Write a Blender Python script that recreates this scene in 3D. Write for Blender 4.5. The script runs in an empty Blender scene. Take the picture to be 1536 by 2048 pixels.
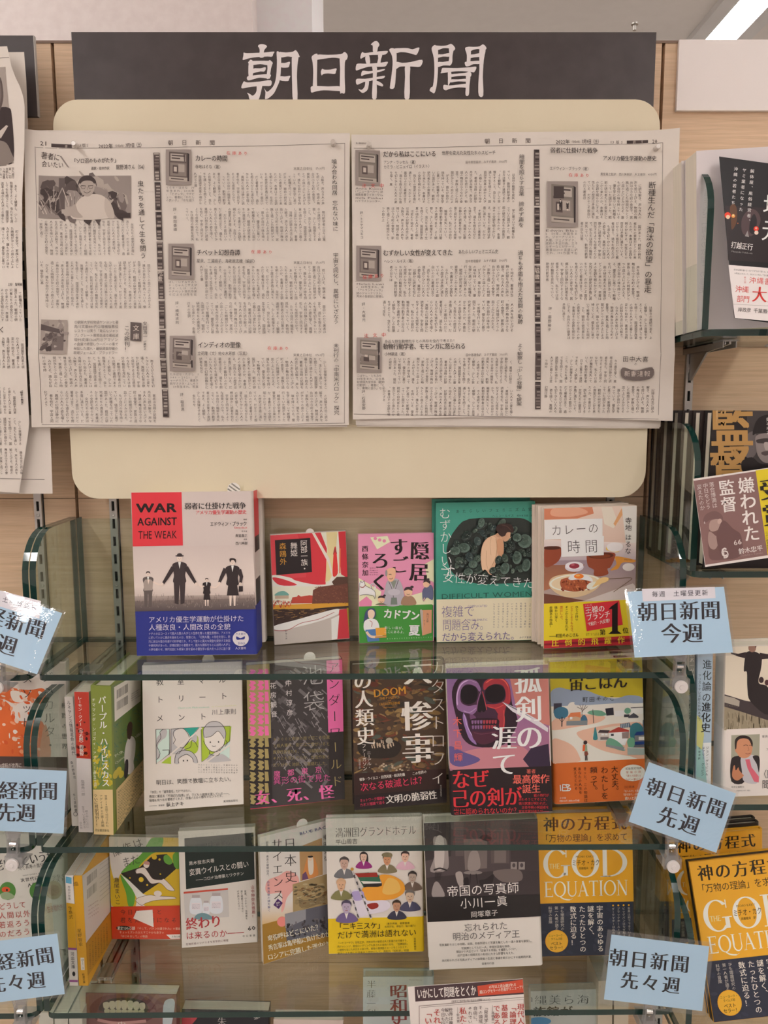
import bpy, math, random
import numpy as np
from mathutils import Matrix, Vector
from mathutils.geometry import tessellate_polygon

S = bpy.context.scene
COL = S.collection
random.seed(7)
# ---------------------------------------------------------------- camera
F_PX, PITCH, ROLL, YAW, ZC = 1542.4, math.radians(7.383), math.radians(-.139), math.radians(.316), 1.45
_fw = np.array([math.sin(YAW)*math.cos(PITCH), math.cos(YAW)*math.cos(PITCH), -math.sin(PITCH)])
_rt = np.array([math.cos(YAW), -math.sin(YAW), 0.]); _up = np.cross(_rt, _fw)
_r2 = _rt*math.cos(ROLL)+_up*math.sin(ROLL); _u2 = -_rt*math.sin(ROLL)+_up*math.cos(ROLL)
CAM = np.array([0., 0., ZC])
cd = bpy.data.cameras.new('camera'); cam = bpy.data.objects.new('camera', cd); COL.objects.link(cam)
cd.sensor_fit = 'VERTICAL'; cd.sensor_height = 24.0; cd.lens = 24.0*F_PX/2048; cd.clip_start = .01
m = Matrix.Identity(4)
for i in range(3):
    m[i][0] = _r2[i]; m[i][1] = _u2[i]; m[i][2] = -_fw[i]; m[i][3] = CAM[i]
cam.matrix_world = m
S.camera = cam
# ---------------------------------------------------------------- world, exposure, lights
w = bpy.data.worlds.new('room_air'); S.world = w; w.use_nodes = True
w.node_tree.nodes['Background'].inputs[0].default_value = (1, .97, .95, 1)
w.node_tree.nodes['Background'].inputs[1].default_value = .22
S.view_settings.view_transform = 'Standard'; S.view_settings.look = 'None'
S.view_settings.gamma = 1; S.view_settings.use_curve_mapping = False
S.view_settings.exposure = 0.05
S.cycles.transparent_max_bounces = 24
S.cycles.max_bounces = 10
LAMP_TINT = (1, .965, .935)
LAMP_STRENGTH = 34.0
CEIL = 2.72
# ---------------------------------------------------------------- helpers
WALL = 1.076; FRONT = .913
K = .74
def lin(v): return v/12.92 if v <= .04045 else ((v+.055)/1.055)**2.4
def c(h, k=None):
    k = k or K
    return tuple(min(.93, lin(int(h[i:i+2], 16)/255)/k) for i in (0, 2, 4))
def rays(P):
    P = np.asarray(P, float).reshape(-1, 2)
    return _fw*F_PX + np.outer(P[:, 0]-768, _r2) - np.outer(P[:, 1]-1024, _u2)
def atY(x, y, Y): d = rays([(x, y)])[0]; return CAM+d*(Y/d[1])
def atZ(x, y, Z): d = rays([(x, y)])[0]; return CAM+d*((Z-ZC)/d[2])
def atX(x, y, X): d = rays([(x, y)])[0]; return CAM+d*(X/d[0])

MATS = {}
def mat(name, base=(.5, .5, .5), rough=.5, metal=0, spec=.5, emit=None, es=0):
    if name in MATS: return MATS[name]
    m = bpy.data.materials.new(name); m.use_nodes = True
    b = m.node_tree.nodes['Principled BSDF']
    b.inputs['Base Color'].default_value = (*base, 1); b.inputs['Roughness'].default_value = rough
    b.inputs['Metallic'].default_value = metal; b.inputs['Specular IOR Level'].default_value = spec
    if emit: b.inputs['Emission Color'].default_value = (*emit, 1); b.inputs['Emission Strength'].default_value = es
    MATS[name] = m; return m
def printmat(name, rough, spec=.5, bump=0):
    m = mat(name, (.8, .8, .8), rough, spec=spec); nt = m.node_tree
    a = nt.nodes.new('ShaderNodeAttribute'); a.attribute_name = 'ink'
    nt.links.new(a.outputs['Color'], nt.nodes['Principled BSDF'].inputs['Base Color'])
    if bump:
        n = nt.nodes.new('ShaderNodeTexNoise'); n.inputs['Scale'].default_value = 900; n.inputs['Detail'].default_value = 3
        tc = nt.nodes.new('ShaderNodeTexCoord'); bp = nt.nodes.new('ShaderNodeBump')
        bp.inputs['Strength'].default_value = bump; bp.inputs['Distance'].default_value = .0004
        nt.links.new(tc.outputs['Object'], n.inputs['Vector']); nt.links.new(n.outputs['Fac'], bp.inputs['Height'])
        nt.links.new(bp.outputs['Normal'], nt.nodes['Principled BSDF'].inputs['Normal'])
    return m
GLOSS = printmat('glossy_print', .32, .4); MATTE = printmat('matte_print', .7, .25, .1); NEWS = printmat('newsprint_ink', .9, .1)

def glassmat(name, tint, rough=0.0, k=.93, ior=1.5):
    m = bpy.data.materials.new(name); m.use_nodes = True; nt = m.node_tree
    for n in list(nt.nodes): nt.nodes.remove(n)
    o = nt.nodes.new('ShaderNodeOutputMaterial'); mx = nt.nodes.new('ShaderNodeMixShader')
    t = nt.nodes.new('ShaderNodeBsdfTransparent'); g = nt.nodes.new('ShaderNodeBsdfGlossy')
    f = nt.nodes.new('ShaderNodeFresnel'); gm = nt.nodes.new('ShaderNodeNewGeometry'); mr = nt.nodes.new('ShaderNodeMapRange'); mr.inputs['To Min'].default_value = ior; mr.inputs['To Max'].default_value = 1/ior
    nt.links.new(gm.outputs['Backfacing'], mr.inputs['Value']); nt.links.new(mr.outputs[0], f.inputs['IOR'])
    t.inputs[0].default_value = (*tint, 1); g.inputs['Roughness'].default_value = rough; g.inputs[0].default_value = (k, k, k, 1)
    nt.links.new(f.outputs[0], mx.inputs[0]); nt.links.new(t.outputs[0], mx.inputs[1]); nt.links.new(g.outputs[0], mx.inputs[2])
    nt.links.new(mx.outputs[0], o.inputs[0]); MATS[name] = m; return m
CLEAR = glassmat('clear_glass', (.93, .965, .945))
FILM = glassmat('laminate_film', (.97, .975, .98), .05, 1., 1.6)
PLAST = glassmat('clear_plastic', (.80, .80, .81), .08)
def _plast():
    nt = PLAST.node_tree; o = [n for n in nt.nodes if n.type == 'OUTPUT_MATERIAL'][0]; src = o.inputs[0].links[0].from_socket
    mx = nt.nodes.new('ShaderNodeMixShader'); d = nt.nodes.new('ShaderNodeBsdfPrincipled'); mx.inputs[0].default_value = .2
    d.inputs['Base Color'].default_value = (.8, .79, .78, 1); d.inputs['Roughness'].default_value = .12; d.inputs['Specular IOR Level'].default_value = 1
    nt.links.new(src, mx.inputs[1]); nt.links.new(d.outputs[0], mx.inputs[2]); nt.links.new(mx.outputs[0], o.inputs[0])
_plast()
EDGE = mat('green_glass_edge', (.004, .034, .028), .06, spec=.8)
PAGES = mat('page_edges', c('b9b1a3'), .85, spec=.1)
def _pages():
    nt = PAGES.node_tree; tc = nt.nodes.new('ShaderNodeTexCoord'); mp = nt.nodes.new('ShaderNodeMapping')
    mp.inputs['Scale'].default_value = (3, 1800, 3); n = nt.nodes.new('ShaderNodeTexNoise'); n.inputs['Scale'].default_value = 1
    r = nt.nodes.new('ShaderNodeMapRange'); r.inputs['To Min'].default_value = .72; r.inputs['To Max'].default_value = 1.12
    mx = nt.nodes.new('ShaderNodeVectorMath'); mx.operation = 'SCALE'; mx.inputs[0].default_value = c('cbc3b5')
    nt.links.new(tc.outputs['Object'], mp.inputs[0]); nt.links.new(mp.outputs[0], n.inputs['Vector']); nt.links.new(n.outputs['Fac'], r.inputs['Value'])
    nt.links.new(r.outputs[0], mx.inputs['Scale']); nt.links.new(mx.outputs[0], nt.nodes['Principled BSDF'].inputs['Base Color'])
_pages()

def tag(o, label=None, cat=None, group=None, kind=None):
    if label: o['label'] = label
    if cat: o['category'] = cat
    if group: o['group'] = group
    if kind: o['kind'] = kind
    return o
def empty(name, loc=(0, 0, 0), label=None, cat=None, group=None, M=None):
    o = bpy.data.objects.new(name, None); COL.objects.link(o); o.empty_display_size = .01
    if M is not None: o.matrix_world = M
    else: o.location = loc
    return tag(o, label, cat, group)
def mesh(name, V, Fc, mats, parent=None, mi=None, smooth=False, ink=None):
    me = bpy.data.meshes.new(name); me.from_pydata([tuple(v) for v in V], [], Fc)
    for m in (mats if isinstance(mats, (list, tuple)) else [mats]): me.materials.append(m)
    if mi is not None: me.polygons.foreach_set('material_index', mi)
    if smooth: me.polygons.foreach_set('use_smooth', [True]*len(me.polygons))
    o = bpy.data.objects.new(name, me); COL.objects.link(o)
    if parent: o.parent = parent
    return o
class MB:
    def __init__(s): s.v = []; s.f = []; s.mi = []
    def add(s, V, Fc, mi=0):
        n = len(s.v); s.v += [tuple(v) for v in V]; s.f += [tuple(i+n for i in f) for f in Fc]; s.mi += [mi]*len(Fc); return s
    def box(s, x0, x1, y0, y1, z0, z1, mi=0, b=0):
        if b:
            P = [(x0+b, y0), (x1-b, y0), (x1, y0+b), (x1, y1-b), (x1-b, y1), (x0+b, y1), (x0, y1-b), (x0, y0+b)]
            return s.prism(P, z0, z1, 'z', mi)
        return s.add([(x0, y0, z0), (x1, y0, z0), (x1, y1, z0), (x0, y1, z0), (x0, y0, z1), (x1, y0, z1), (x1, y1, z1), (x0, y1, z1)],
            [(0, 3, 2, 1), (4, 5, 6, 7), (0, 1, 5, 4), (1, 2, 6, 5), (2, 3, 7, 6), (3, 0, 4, 7)], mi)
    def prism(s, P, a, b, ax='z', mi=0, mside=None):
        f = {'z': lambda p, t: (p[0], p[1], t), 'y': lambda p, t: (p[0], t, p[1]), 'x': lambda p, t: (t, p[0], p[1])}[ax]
        n = len(P); k = len(s.v); s.v += [f(p, a) for p in P]+[f(p, b) for p in P]
        s.f += [tuple(range(k, k+n)), tuple(range(k+2*n-1, k+n-1, -1))]; s.mi += [mi, mi]
        for i in range(n): s.f.append((k+i, k+(i+1) % n, k+n+(i+1) % n, k+n+i)); s.mi.append(mi if mside is None else mside)
        return s
    def lathe(s, prof, ax=(0, 0, 0), n=20, mi=0, d='z'):
        k = len(s.v)
        for r, h in prof:
            for i in range(n):
                a = 2*math.pi*i/n; x, y = r*math.cos(a), r*math.sin(a)
                p = {'z': (x, y, h), 'y': (x, h, y), 'x': (h, x, y)}[d]
                s.v.append((ax[0]+p[0], ax[1]+p[1], ax[2]+p[2]))
        for j in range(len(prof)-1):
            for i in range(n): s.f.append((k+j*n+i, k+j*n+(i+1) % n, k+(j+1)*n+(i+1) % n, k+(j+1)*n+i)); s.mi.append(mi)
        s.f.append(tuple(range(k, k+n))); s.mi.append(mi); s.f.append(tuple(range(k+(len(prof)-1)*n, k+len(prof)*n))); s.mi.append(mi)
        return s
    def build(s, name, mats, parent=None, smooth=False):
        o = mesh(name, s.v, s.f, mats, parent, s.mi)
        import bmesh
        bm = bmesh.new(); bm.from_mesh(o.data); bmesh.ops.recalc_face_normals(bm, faces=bm.faces); bm.to_mesh(o.data); bm.free()
        if smooth:
            o.data.polygons.foreach_set('use_smooth', [len(p.vertices) < 5 for p in o.data.polygons])
        return o

# ---------------------------------------------------------------- flat print: polygons and lettering on a plane
class Fr:
    """a plane: origin O, U right, V up, N towards the viewer; local axes of the object are x=U, y=-N, z=V"""
    fix = None
    def __init__(s, O, U, V):
        s.O = np.array(O, float); s.U = np.array(U, float)/np.linalg.norm(U); V = np.array(V, float)
        V = V-s.U*(V@s.U); s.V = V/np.linalg.norm(V); s.N = np.cross(s.U, s.V)
    def uv(s, P):
        d = rays(P); t = ((s.O-CAM)@s.N)/(d@s.N); q = CAM+d*t[:, None]-s.O; r = np.stack([q@s.U, q@s.V], 1)
        return s.fix(r) if s.fix else r
    def px(s, u, v, w=0):
        q = s.O+s.U*u+s.V*v+s.N*w-CAM; d = q@_fw; return (768+F_PX*(q@_r2)/d, 1024-F_PX*(q@_u2)/d)
    def M(s):
        m = Matrix.Identity(4)
        for i in range(3): m[i][0] = s.U[i]; m[i][1] = -s.N[i]; m[i][2] = s.V[i]; m[i][3] = s.O[i]
        return m
GL = {}
def glyph(ch, off, res):
    k = (ch, off, res)
    if k in GL: return GL[k]
    cu = bpy.data.curves.new('g', 'FONT'); cu.body = ch; cu.resolution_u = res; cu.offset = off; cu.fill_mode = 'FRONT'
    o = bpy.data.objects.new('g', cu); me = bpy.data.meshes.new_from_object(o)
    n = len(me.vertices); v = np.zeros(n*3); me.vertices.foreach_get('co', v); v = v.reshape(-1, 3)[:, :2]
    me.calc_loop_triangles(); t = np.zeros(len(me.loop_triangles)*3, int); me.loop_triangles.foreach_get('vertices', t)
    adv = 1.0 if ord(ch) > 0x2e80 or ch in '“”…―—' else ((v[:, 0].max()+.06) if n else .3)
    bpy.data.objects.remove(o); bpy.data.curves.remove(cu); bpy.data.meshes.remove(me)
    GL[k] = (v, t.reshape(-1, 3), adv); return GL[k]
ROT = set('ー〜―—（）()「」『』〈〉【】…=－-')
STY = {'g': (0, [(0, 0)]), 'b': (-.01, [(-.025, -.018), (.025, -.018), (-.025, .018), (.025, .018)]), 'B': (-.01, [(-.04, -.03), (0, -.03), (.04, -.03), (-.04, .03), (0, .03), (.04, .03), (-.04, 0), (.04, 0)]),
       't': (-.012, [(0, 0)]), 'm': (-.012, [(-.036, 0), (-.012, 0), (.012, 0), (.036, 0)]), 'M': (-.012, [(-.05, 0), (-.02, 0), (.02, 0), (.05, 0)]), 's': (-.02, [(-.012, 0), (.012, 0)])}
def subdiv(P, tri, col, thr):
    P = [tuple(p) for p in P]; C = [tuple(q) for q in col] if col.ndim > 1 else None; T = [tuple(t) for t in tri]
    for _ in range(5):
        o = []; ch = False; mid = {}
        def m(a, b):
            k = (min(a, b), max(a, b))
            if k not in mid:
                P.append(((P[a][0]+P[b][0])/2, (P[a][1]+P[b][1])/2)); mid[k] = len(P)-1
                if C is not None: C.append(tuple((x+y)/2 for x, y in zip(C[a], C[b])))
            return mid[k]
        for a, b, d in T:
            if max(math.dist(P[a], P[b]), math.dist(P[b], P[d]), math.dist(P[d], P[a])) > thr:
                x, y, z = m(a, b), m(b, d), m(d, a); o += [(a, x, z), (x, b, y), (z, y, d), (x, y, z)]; ch = True
            else: o.append((a, b, d))
        T = o
        if not ch: break
    return np.array(P), T, (np.array(C) if C is not None else col)
class Art:
    def __init__(s, fr, root, mat_=None, bump=None, w0=.00012, dw=1.8e-5, xf=None):
        s.fr = fr; s.root = root; s.m = mat_ or GLOSS; s.bump = bump; s.w = w0; s.dw = dw; s.xf = xf; s.o = np.zeros(2); s.k = 1.; s.clip = None; s.reset()
    def view(s, ox, oy, k):
        """measurements that follow are taken from an enlargement: origin ox, oy, magnified k times"""
        s.o = np.array([ox, oy], float); s.k = float(k); return s
    def reset(s): s.V = []; s.T_ = []; s.C = []; s.n = 0
    def emit(s, P, tri, col, lift=True, w=None):
        P = np.asarray(P, float)
        if s.bump and len(P) < 80:
            P, tri, col = subdiv(P, tri, np.asarray(col, float), 14*s.k)
        uv = s.fr.uv(P/s.k+s.o); s.emituv(uv, tri, col, lift)
    def emituv(s, uv, tri, col, lift=True, dwa=None):
        if lift: s.w += s.dw
        if s.clip is not None:
            uv = np.stack([np.clip(uv[:, 0], .0001, s.clip[0]-.0001), np.clip(uv[:, 1], .0001, s.clip[1]-.0001)], 1)
        ww = np.full(len(uv), s.w) if dwa is None else s.w+dwa
        if s.bump: ww = ww+s.bump(uv[:, 0], uv[:, 1])
        s.V.append(np.stack([uv[:, 0], -ww, uv[:, 1]], 1)); s.T_.append(np.asarray(tri)+s.n); s.n += len(uv)
        col = np.asarray(col, float); s.C.append(np.tile(col, (len(uv), 1)) if col.ndim == 1 else col)
    def poly(s, P, col, lift=True):
        if isinstance(col, str): col = c(col)
        t = tessellate_polygon([[Vector((p[0], p[1], 0)) for p in P]]); s.emit(P, t, col, lift)
    def grad(s, P4, ctop, cbot, n=1):
        s.emit(P4, [(0, 1, 2), (0, 2, 3)], np.array([c(ctop), c(ctop), c(cbot), c(cbot)]))
    def sm(s, P, col, k=4, lift=True):
        P = np.asarray(P, float); n = len(P); Q = []
        for i in range(n):
            a, b, d, e = P[i-1], P[i], P[(i+1) % n], P[(i+2) % n]
            for j in range(k):
                t = j/k; Q.append(.5*((2*b)+(-a+d)*t+(2*a-5*b+4*d-e)*t*t+(-a+3*b-3*d+e)*t**3))
        s.poly([tuple(q) for q in Q], col, lift)
    def el(s, x, y, rx, ry, col, rot=0, n=24, lift=True):
        a = np.arange(n)*2*math.pi/n; r = math.radians(rot); X = rx*np.cos(a); Y = ry*np.sin(a)
        P = np.stack([x+X*math.cos(r)-Y*math.sin(r), y+X*math.sin(r)+Y*math.cos(r)], 1)
        if isinstance(col, str): col = c(col)
        s.emit(P, [(0, i, i+1) for i in range(1, n-1)], col, lift)
    def rect(s, x0, y0, x1, y1, col, lift=True): s.poly([(x0, y0), (x1, y0), (x1, y1), (x0, y1)], col, lift)
    def ln(s, P, wd, col, lift=True, closed=False):
        if isinstance(col, str): col = c(col)
        P = [np.array(p, float) for p in P]
        if closed: P.append(P[0])
        if not isinstance(wd, (list, tuple)): wd = [wd]*len(P)
        Q = []; T = []
        for i, p in enumerate(P):
            a = P[max(i-1, 0)]; b = P[min(i+1, len(P)-1)]; d = b-a; d = d/(np.linalg.norm(d)+1e-9); nn = np.array([-d[1], d[0]])*wd[i]/2
            Q += [p-nn, p+nn]
            if i: k = 2*i; T += [(k-2, k-1, k+1), (k-2, k+1, k)]
        s.emit(np.array(Q), T, col, lift)
    def cv(s, P, wd, col, k=5, lift=True):
        P = np.asarray(P, float); n = len(P); Q = []
        for i in range(n-1):
            a, b, d, e = P[max(i-1, 0)], P[i], P[i+1], P[min(i+2, n-1)]
            for j in range(k):
                t = j/k; Q.append(.5*((2*b)+(-a+d)*t+(2*a-5*b+4*d-e)*t*t+(-a+3*b-3*d+e)*t**3))
        Q.append(P[-1]); s.ln(Q, wd, col, lift)
    def T(s, tx, a, b, h, col, v=0, st='g', lift=True, sx=None, jit=0):
        """lettering whose centre line runs from a to b, h high (em); v=1 sets it vertically"""
        if isinstance(col, str): col = c(col)
        off, sh = STY[st]; hp = h/s.k; res = 1 if hp < 13 else (2 if hp < 30 else 4)
        if hp < 19: off, sh = 0, ([(-.014, 0), (.014, 0)] if st in 'bBMm' else [(0, 0)])
        a = np.array(a, float); b = np.array(b, float); L = np.linalg.norm(b-a); d = (b-a)/L
        dn = np.array([-d[1], d[0]])            # "down" for horizontal text
        if v: ex, ey = np.array([d[1], -d[0]]), d
        else: ex, ey = d, dn
        gs = [glyph(ch, off, res) if ch not in ' 　' else None for ch in tx]
        adv = [1. if v else (g[2] if g else (1. if ch == '　' else .3)) for g, ch in zip(gs, tx)]
        tot = sum(adv); cjk = any(ord(ch) > 0x2e80 for ch in tx)
        if cjk or v: pit = L/tot; sc = min(1, pit/h*1.02) if sx is None else sx
        else: pit = L/tot; sc = pit/h
        if lift: s.w += s.dw
        pos = 0; Ps = []; Ts = []; Ws = []; n = 0
        for ch, g, ad in zip(tx, gs, adv):
            if g is not None and len(g[0]):
                V = g[0].copy(); cx = .5 if (cjk or v) and ad == 1. else ad/2
                X = V[:, 0]-cx; Y = .38-V[:, 1]        # y down, centred
                if v and ad == 1. and not (ord(ch) > 0x2e80): X = V[:, 0]-(V[:, 0].max()+V[:, 0].min())/2
                if v and ch in '。、': X = X+.6; Y = Y-.6
                if v and ch in ROT: X, Y = -Y, X
                m_ = pos+ad/2
                for qi, (q, r) in enumerate(sh):
                    XX = X+q; YY = Y+r
                    if v: px = a+np.outer(XX*h, ex)+np.outer(m_*pit+YY*h*sc, ey)
                    else: px = a+np.outer(m_*pit+XX*h*sc, ex)+np.outer(YY*h, ey)
                    if jit: px = px+np.array([random.uniform(-jit, jit), random.uniform(-jit, jit)])
                    Ps.append(px); Ts.append(g[1]+n); n += len(px); Ws.append(np.full(len(px), qi*2e-5))
            pos += ad
        if not Ps: return
        P = np.concatenate(Ps); uv = s.fr.uv(P/s.k+s.o); s.emituv(uv, np.concatenate(Ts), col, False, np.concatenate(Ws)); s.w += 2e-5*(len(sh)-1) if len(sh) > 1 and lift else 0
    def body(s, x0, y0, x1, y1, nc, nr, col, h=None, dx=0, short=0, dy=0, tilt=0):
        """newspaper body copy: nc vertical columns, nr characters each, from the right edge leftwards"""
        h = h or (y1-y0)/nr*1.02; p = random.randrange(len(COPY))
        for i in range(nc):
            x = x1-(i+.5)*(x1-x0)/nc; k = nr
            if short and i == nc-1: k = max(2, int(nr*.5))
            tx = ''.join(COPY[(p+i*nr+j) % len(COPY)] for j in range(k)); yo = dy*(x-x0)/(x1-x0)
            if i % 7 == 0: tx = '　'+tx[1:]
            s.T(tx, (x, y0+yo), (x+dx, y0+yo+(y1-y0)*k/nr), h, col, 1, 't', i == 0)
    def rows(s, tx, x0, y0, x1, y1, n, col, h=None, dy=0, st='g'):
        """n short horizontal lines of small print"""
        L = len(tx)//n; h = h or (y1-y0)/n*.8
        for i in range(n):
            y = y0+(i+.5)*(y1-y0)/n; s.T(tx[i*L:(i+1)*L], (x0, y), (x1, y+dy), h, col, 0, st, i == 0)
    def end(s, name, parent=None, m=None, label=None):
        if not s.V: return None
        V = np.concatenate(s.V); T = np.concatenate(s.T_); C = np.concatenate(s.C)
        if s.xf is not None: V = s.xf(V)
        me = bpy.data.meshes.new(name); me.vertices.add(len(V)); me.vertices.foreach_set('co', V.ravel())
        nt = len(T); me.loops.add(nt*3); me.loops.foreach_set('vertex_index', T.ravel()); me.polygons.add(nt)
        me.polygons.foreach_set('loop_start', np.arange(nt)*3)
        at = me.color_attributes.new('ink', 'FLOAT_COLOR', 'POINT'); at.data.foreach_set('color', np.hstack([C, np.ones((len(C), 1))]).ravel())
        me.update(); me.materials.append(m or s.m)
        o = bpy.data.objects.new(name, me); COL.objects.link(o); o.parent = parent or s.root
        if label: o['label'] = label
        s.reset(); return o
COPY = ('国語国字改革の頃から人びとの暮らしは変わり始めた。著者は当時の記録を丹念に読み解き、声なき人の声を拾い上げる。'
 '物語の舞台は小さな町の食堂で、家族と過ごした時間がひとつの皿の上によみがえる。誰もが自分の味を持っている。'
 '優生学に基づいて断種を行っていた国があった。戦前の研究者たちの資金がどこから来たのか、本書はその全貌を明らかにする。'
 '女性たちの歴史は矛盾に満ちている。だからこそ面白いのだと著者は言う。過ちを抱えながらも道を切りひらいた人々の姿を描く。'
 '異郷の幻想は静かに読者を包む。宇宙と同化するような感覚のなかで、私たちは自分の輪郭を見失っていく。'
 '動物行動学者の日々は驚きの連続である。よく観察し、少しの我慢をすること。虫たちを通して生を問うこと。')
# ---------------------------------------------------------------- the room
def noise_mat(name, a, b, scale=(1, 1, 1), ns=3, rough=.8, bump=0, detail=5, spec=.3, cr=(.35, .65), bd=.002):
    m = mat(name, a, rough, spec=spec); nt = m.node_tree; B = nt.nodes['Principled BSDF']
    tc = nt.nodes.new('ShaderNodeTexCoord'); mp = nt.nodes.new('ShaderNodeMapping'); mp.inputs['Scale'].default_value = scale
    n = nt.nodes.new('ShaderNodeTexNoise'); n.inputs['Scale'].default_value = ns; n.inputs['Detail'].default_value = detail
    r = nt.nodes.new('ShaderNodeValToRGB'); r.color_ramp.elements[0].color = (*a, 1); r.color_ramp.elements[1].color = (*b, 1)
    r.color_ramp.elements[0].position, r.color_ramp.elements[1].position = cr
    L = nt.links.new; L(tc.outputs['Object'], mp.inputs[0]); L(mp.outputs[0], n.inputs['Vector']); L(n.outputs['Fac'], r.inputs[0]); L(r.outputs[0], B.inputs['Base Color'])
    if bump:
        bp = nt.nodes.new('ShaderNodeBump'); bp.inputs['Strength'].default_value = bump; bp.inputs['Distance'].default_value = bd
        L(n.outputs['Fac'], bp.inputs['Height']); L(bp.outputs[0], B.inputs['Normal'])
    return m
WOOD = noise_mat('oak_laminate', c('bda184'), c('c8ad92'), (3, 3, 110), 2.2, .55, .03, 6)
def _wood2():
    nt = WOOD.node_tree; B = nt.nodes['Principled BSDF']; L = nt.links.new
    tc = nt.nodes.new('ShaderNodeTexCoord'); mp = nt.nodes.new('ShaderNodeMapping'); mp.inputs['Scale'].default_value = (14, 14, 700)
    n = nt.nodes.new('ShaderNodeTexNoise'); n.inputs['Scale'].default_value = 2; n.inputs['Detail'].default_value = 2
    r = nt.nodes.new('ShaderNodeMapRange'); r.inputs['From Min'].default_value = .3; r.inputs['From Max'].default_value = .7; r.inputs['To Min'].default_value = .9; r.inputs['To Max'].default_value = 1.05
    v = nt.nodes.new('ShaderNodeVectorMath'); v.operation = 'SCALE'; src = B.inputs['Base Color'].links[0].from_socket
    L(tc.outputs['Object'], mp.inputs[0]); L(mp.outputs[0], n.inputs['Vector']); L(n.outputs['Fac'], r.inputs['Value']); L(src, v.inputs[0]); L(r.outputs[0], v.inputs['Scale']); L(v.outputs[0], B.inputs['Base Color'])
_wood2()
PAINT = noise_mat('white_wall_paint', c('d3c9c6'), c('d8cfcc'), (1, 1, 1), 60, .8, .15, 3)
PAINT2 = noise_mat('corner_wall_paint', c('dcd4d6'), c('dfd8da'), (1, 1, 1), 60, .8, .1, 3)
CEILM = noise_mat('ceiling_paint', (.86, .82, .78), (.88, .84, .8), (1, 1, 1), 25, .9, .1)
FLOORM = noise_mat('floor_tile', (.48, .44, .4), (.54, .5, .45), (1, 1, 1), 9, .4)
STEEL = mat('brushed_steel', (.5, .49, .47), .38, .8); DARK = mat('slot_dark', (.02, .018, .016), .8)
CHROME = mat('chrome', (.8, .8, .8), .15, 1.0)
LAMPM = mat('lamp_diffuser', (.9, .9, .9), .5, emit=LAMP_TINT, es=LAMP_STRENGTH); HOUS = mat('lamp_housing', (.8, .79, .77), .4)

def sbox(name, x0, x1, y0, y1, z0, z1, m, kind='structure', parent=None, b=0):
    o = MB().box(x0, x1, y0, y1, z0, z1, 0, b).build(name, m, parent)
    if kind and not parent: o['kind'] = kind
    return o
o = sbox('floor', -3, 3.2, -3.2, 6.4, -.05, 0, FLOORM); tag(o, 'grey floor of the shop under the shelving', 'floor')
o = sbox('ceiling', -3, 3.2, -3.2, 6.4, CEIL, CEIL+.05, CEILM); tag(o, 'grey beige ceiling above the shelving', 'ceiling')
for n, a in (('wall_left', (-3.05, -3, -3.2, 3.6)), ('wall_right', (3.2, 3.25, -3.2, 3.6)), ('wall_front', (-3, 3.2, -3.25, -3.2)), ('wall_far', (-3, 3.2, 6.4, 6.45))):
    o = sbox(n, *a, 0, CEIL, PAINT); tag(o, {'wall_left': 'plain white wall on the left side of the shop', 'wall_right': 'plain white wall on the right side of the shop', 'wall_front': 'plain white wall across the aisle, facing the shelves', 'wall_far': 'plain wall behind the shelving unit at the far side'}[n], 'wall')
XC = atY(624, 30, 1.45)[0]; XD = atY(505, 30, 1.40)[0]
o = sbox('wall_column', -3, XD, 1.40, 1.75, 0, CEIL, PAINT); tag(o, 'broad white column face above the left end of the unit', 'wall')
o = sbox('wall_corner', XD, XC, 1.45, 1.75, 0, CEIL, PAINT2); tag(o, 'narrow brighter white wall strip beside the broad column', 'wall')
# ceiling lamps, running away from the unit
def lamp(x0, x1, y0, y1, lab):
    t = empty('ceiling_lamp', ((x0+x1)/2, (y0+y1)/2, CEIL), lab, 'ceiling light', 'ceiling lamps')
    X = (x1-x0)/2; Y = (y1-y0)/2
    MB().box(-X-.05, -X, -Y-.05, Y+.05, -.02, 0).box(X, X+.05, -Y-.05, Y+.05, -.02, 0).box(-X, X, -Y-.05, -Y, -.02, 0).box(-X, X, Y, Y+.05, -.02, 0).build('lamp_frame', HOUS, t)
    MB().box(-X, X, -Y, Y, -.012, -.002).build('lamp_diffuser', LAMPM, t)
LY1 = 2.81
lamp(1.11, 1.215, LY1-2.5, LY1, 'bright strip lamp on the ceiling above the right bay')
lamp(1.11, 1.215, -2.9, -.35, 'strip lamp on the ceiling behind the camera to the right')
lamp(-1.33, -1.225, -2.9, -.35, 'strip lamp on the ceiling behind the camera to the left')
lamp(-1.33, -1.225, -.15, 1.3, 'added short fill lamp on the ceiling over the left bay, out of view')  # unseen fill lamp, added in line with the left strip lamp
lamp(1.11, 1.215, 3.1, 5.6, 'added unseen lamp behind the unit to the right, brightening the ceiling by bounce'); lamp(-1.33, -1.225, 3.1, 5.6, 'added unseen lamp behind the unit to the left, brightening the ceiling by bounce')  # hidden lamps added so light off the far floor lifts the ceiling
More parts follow.
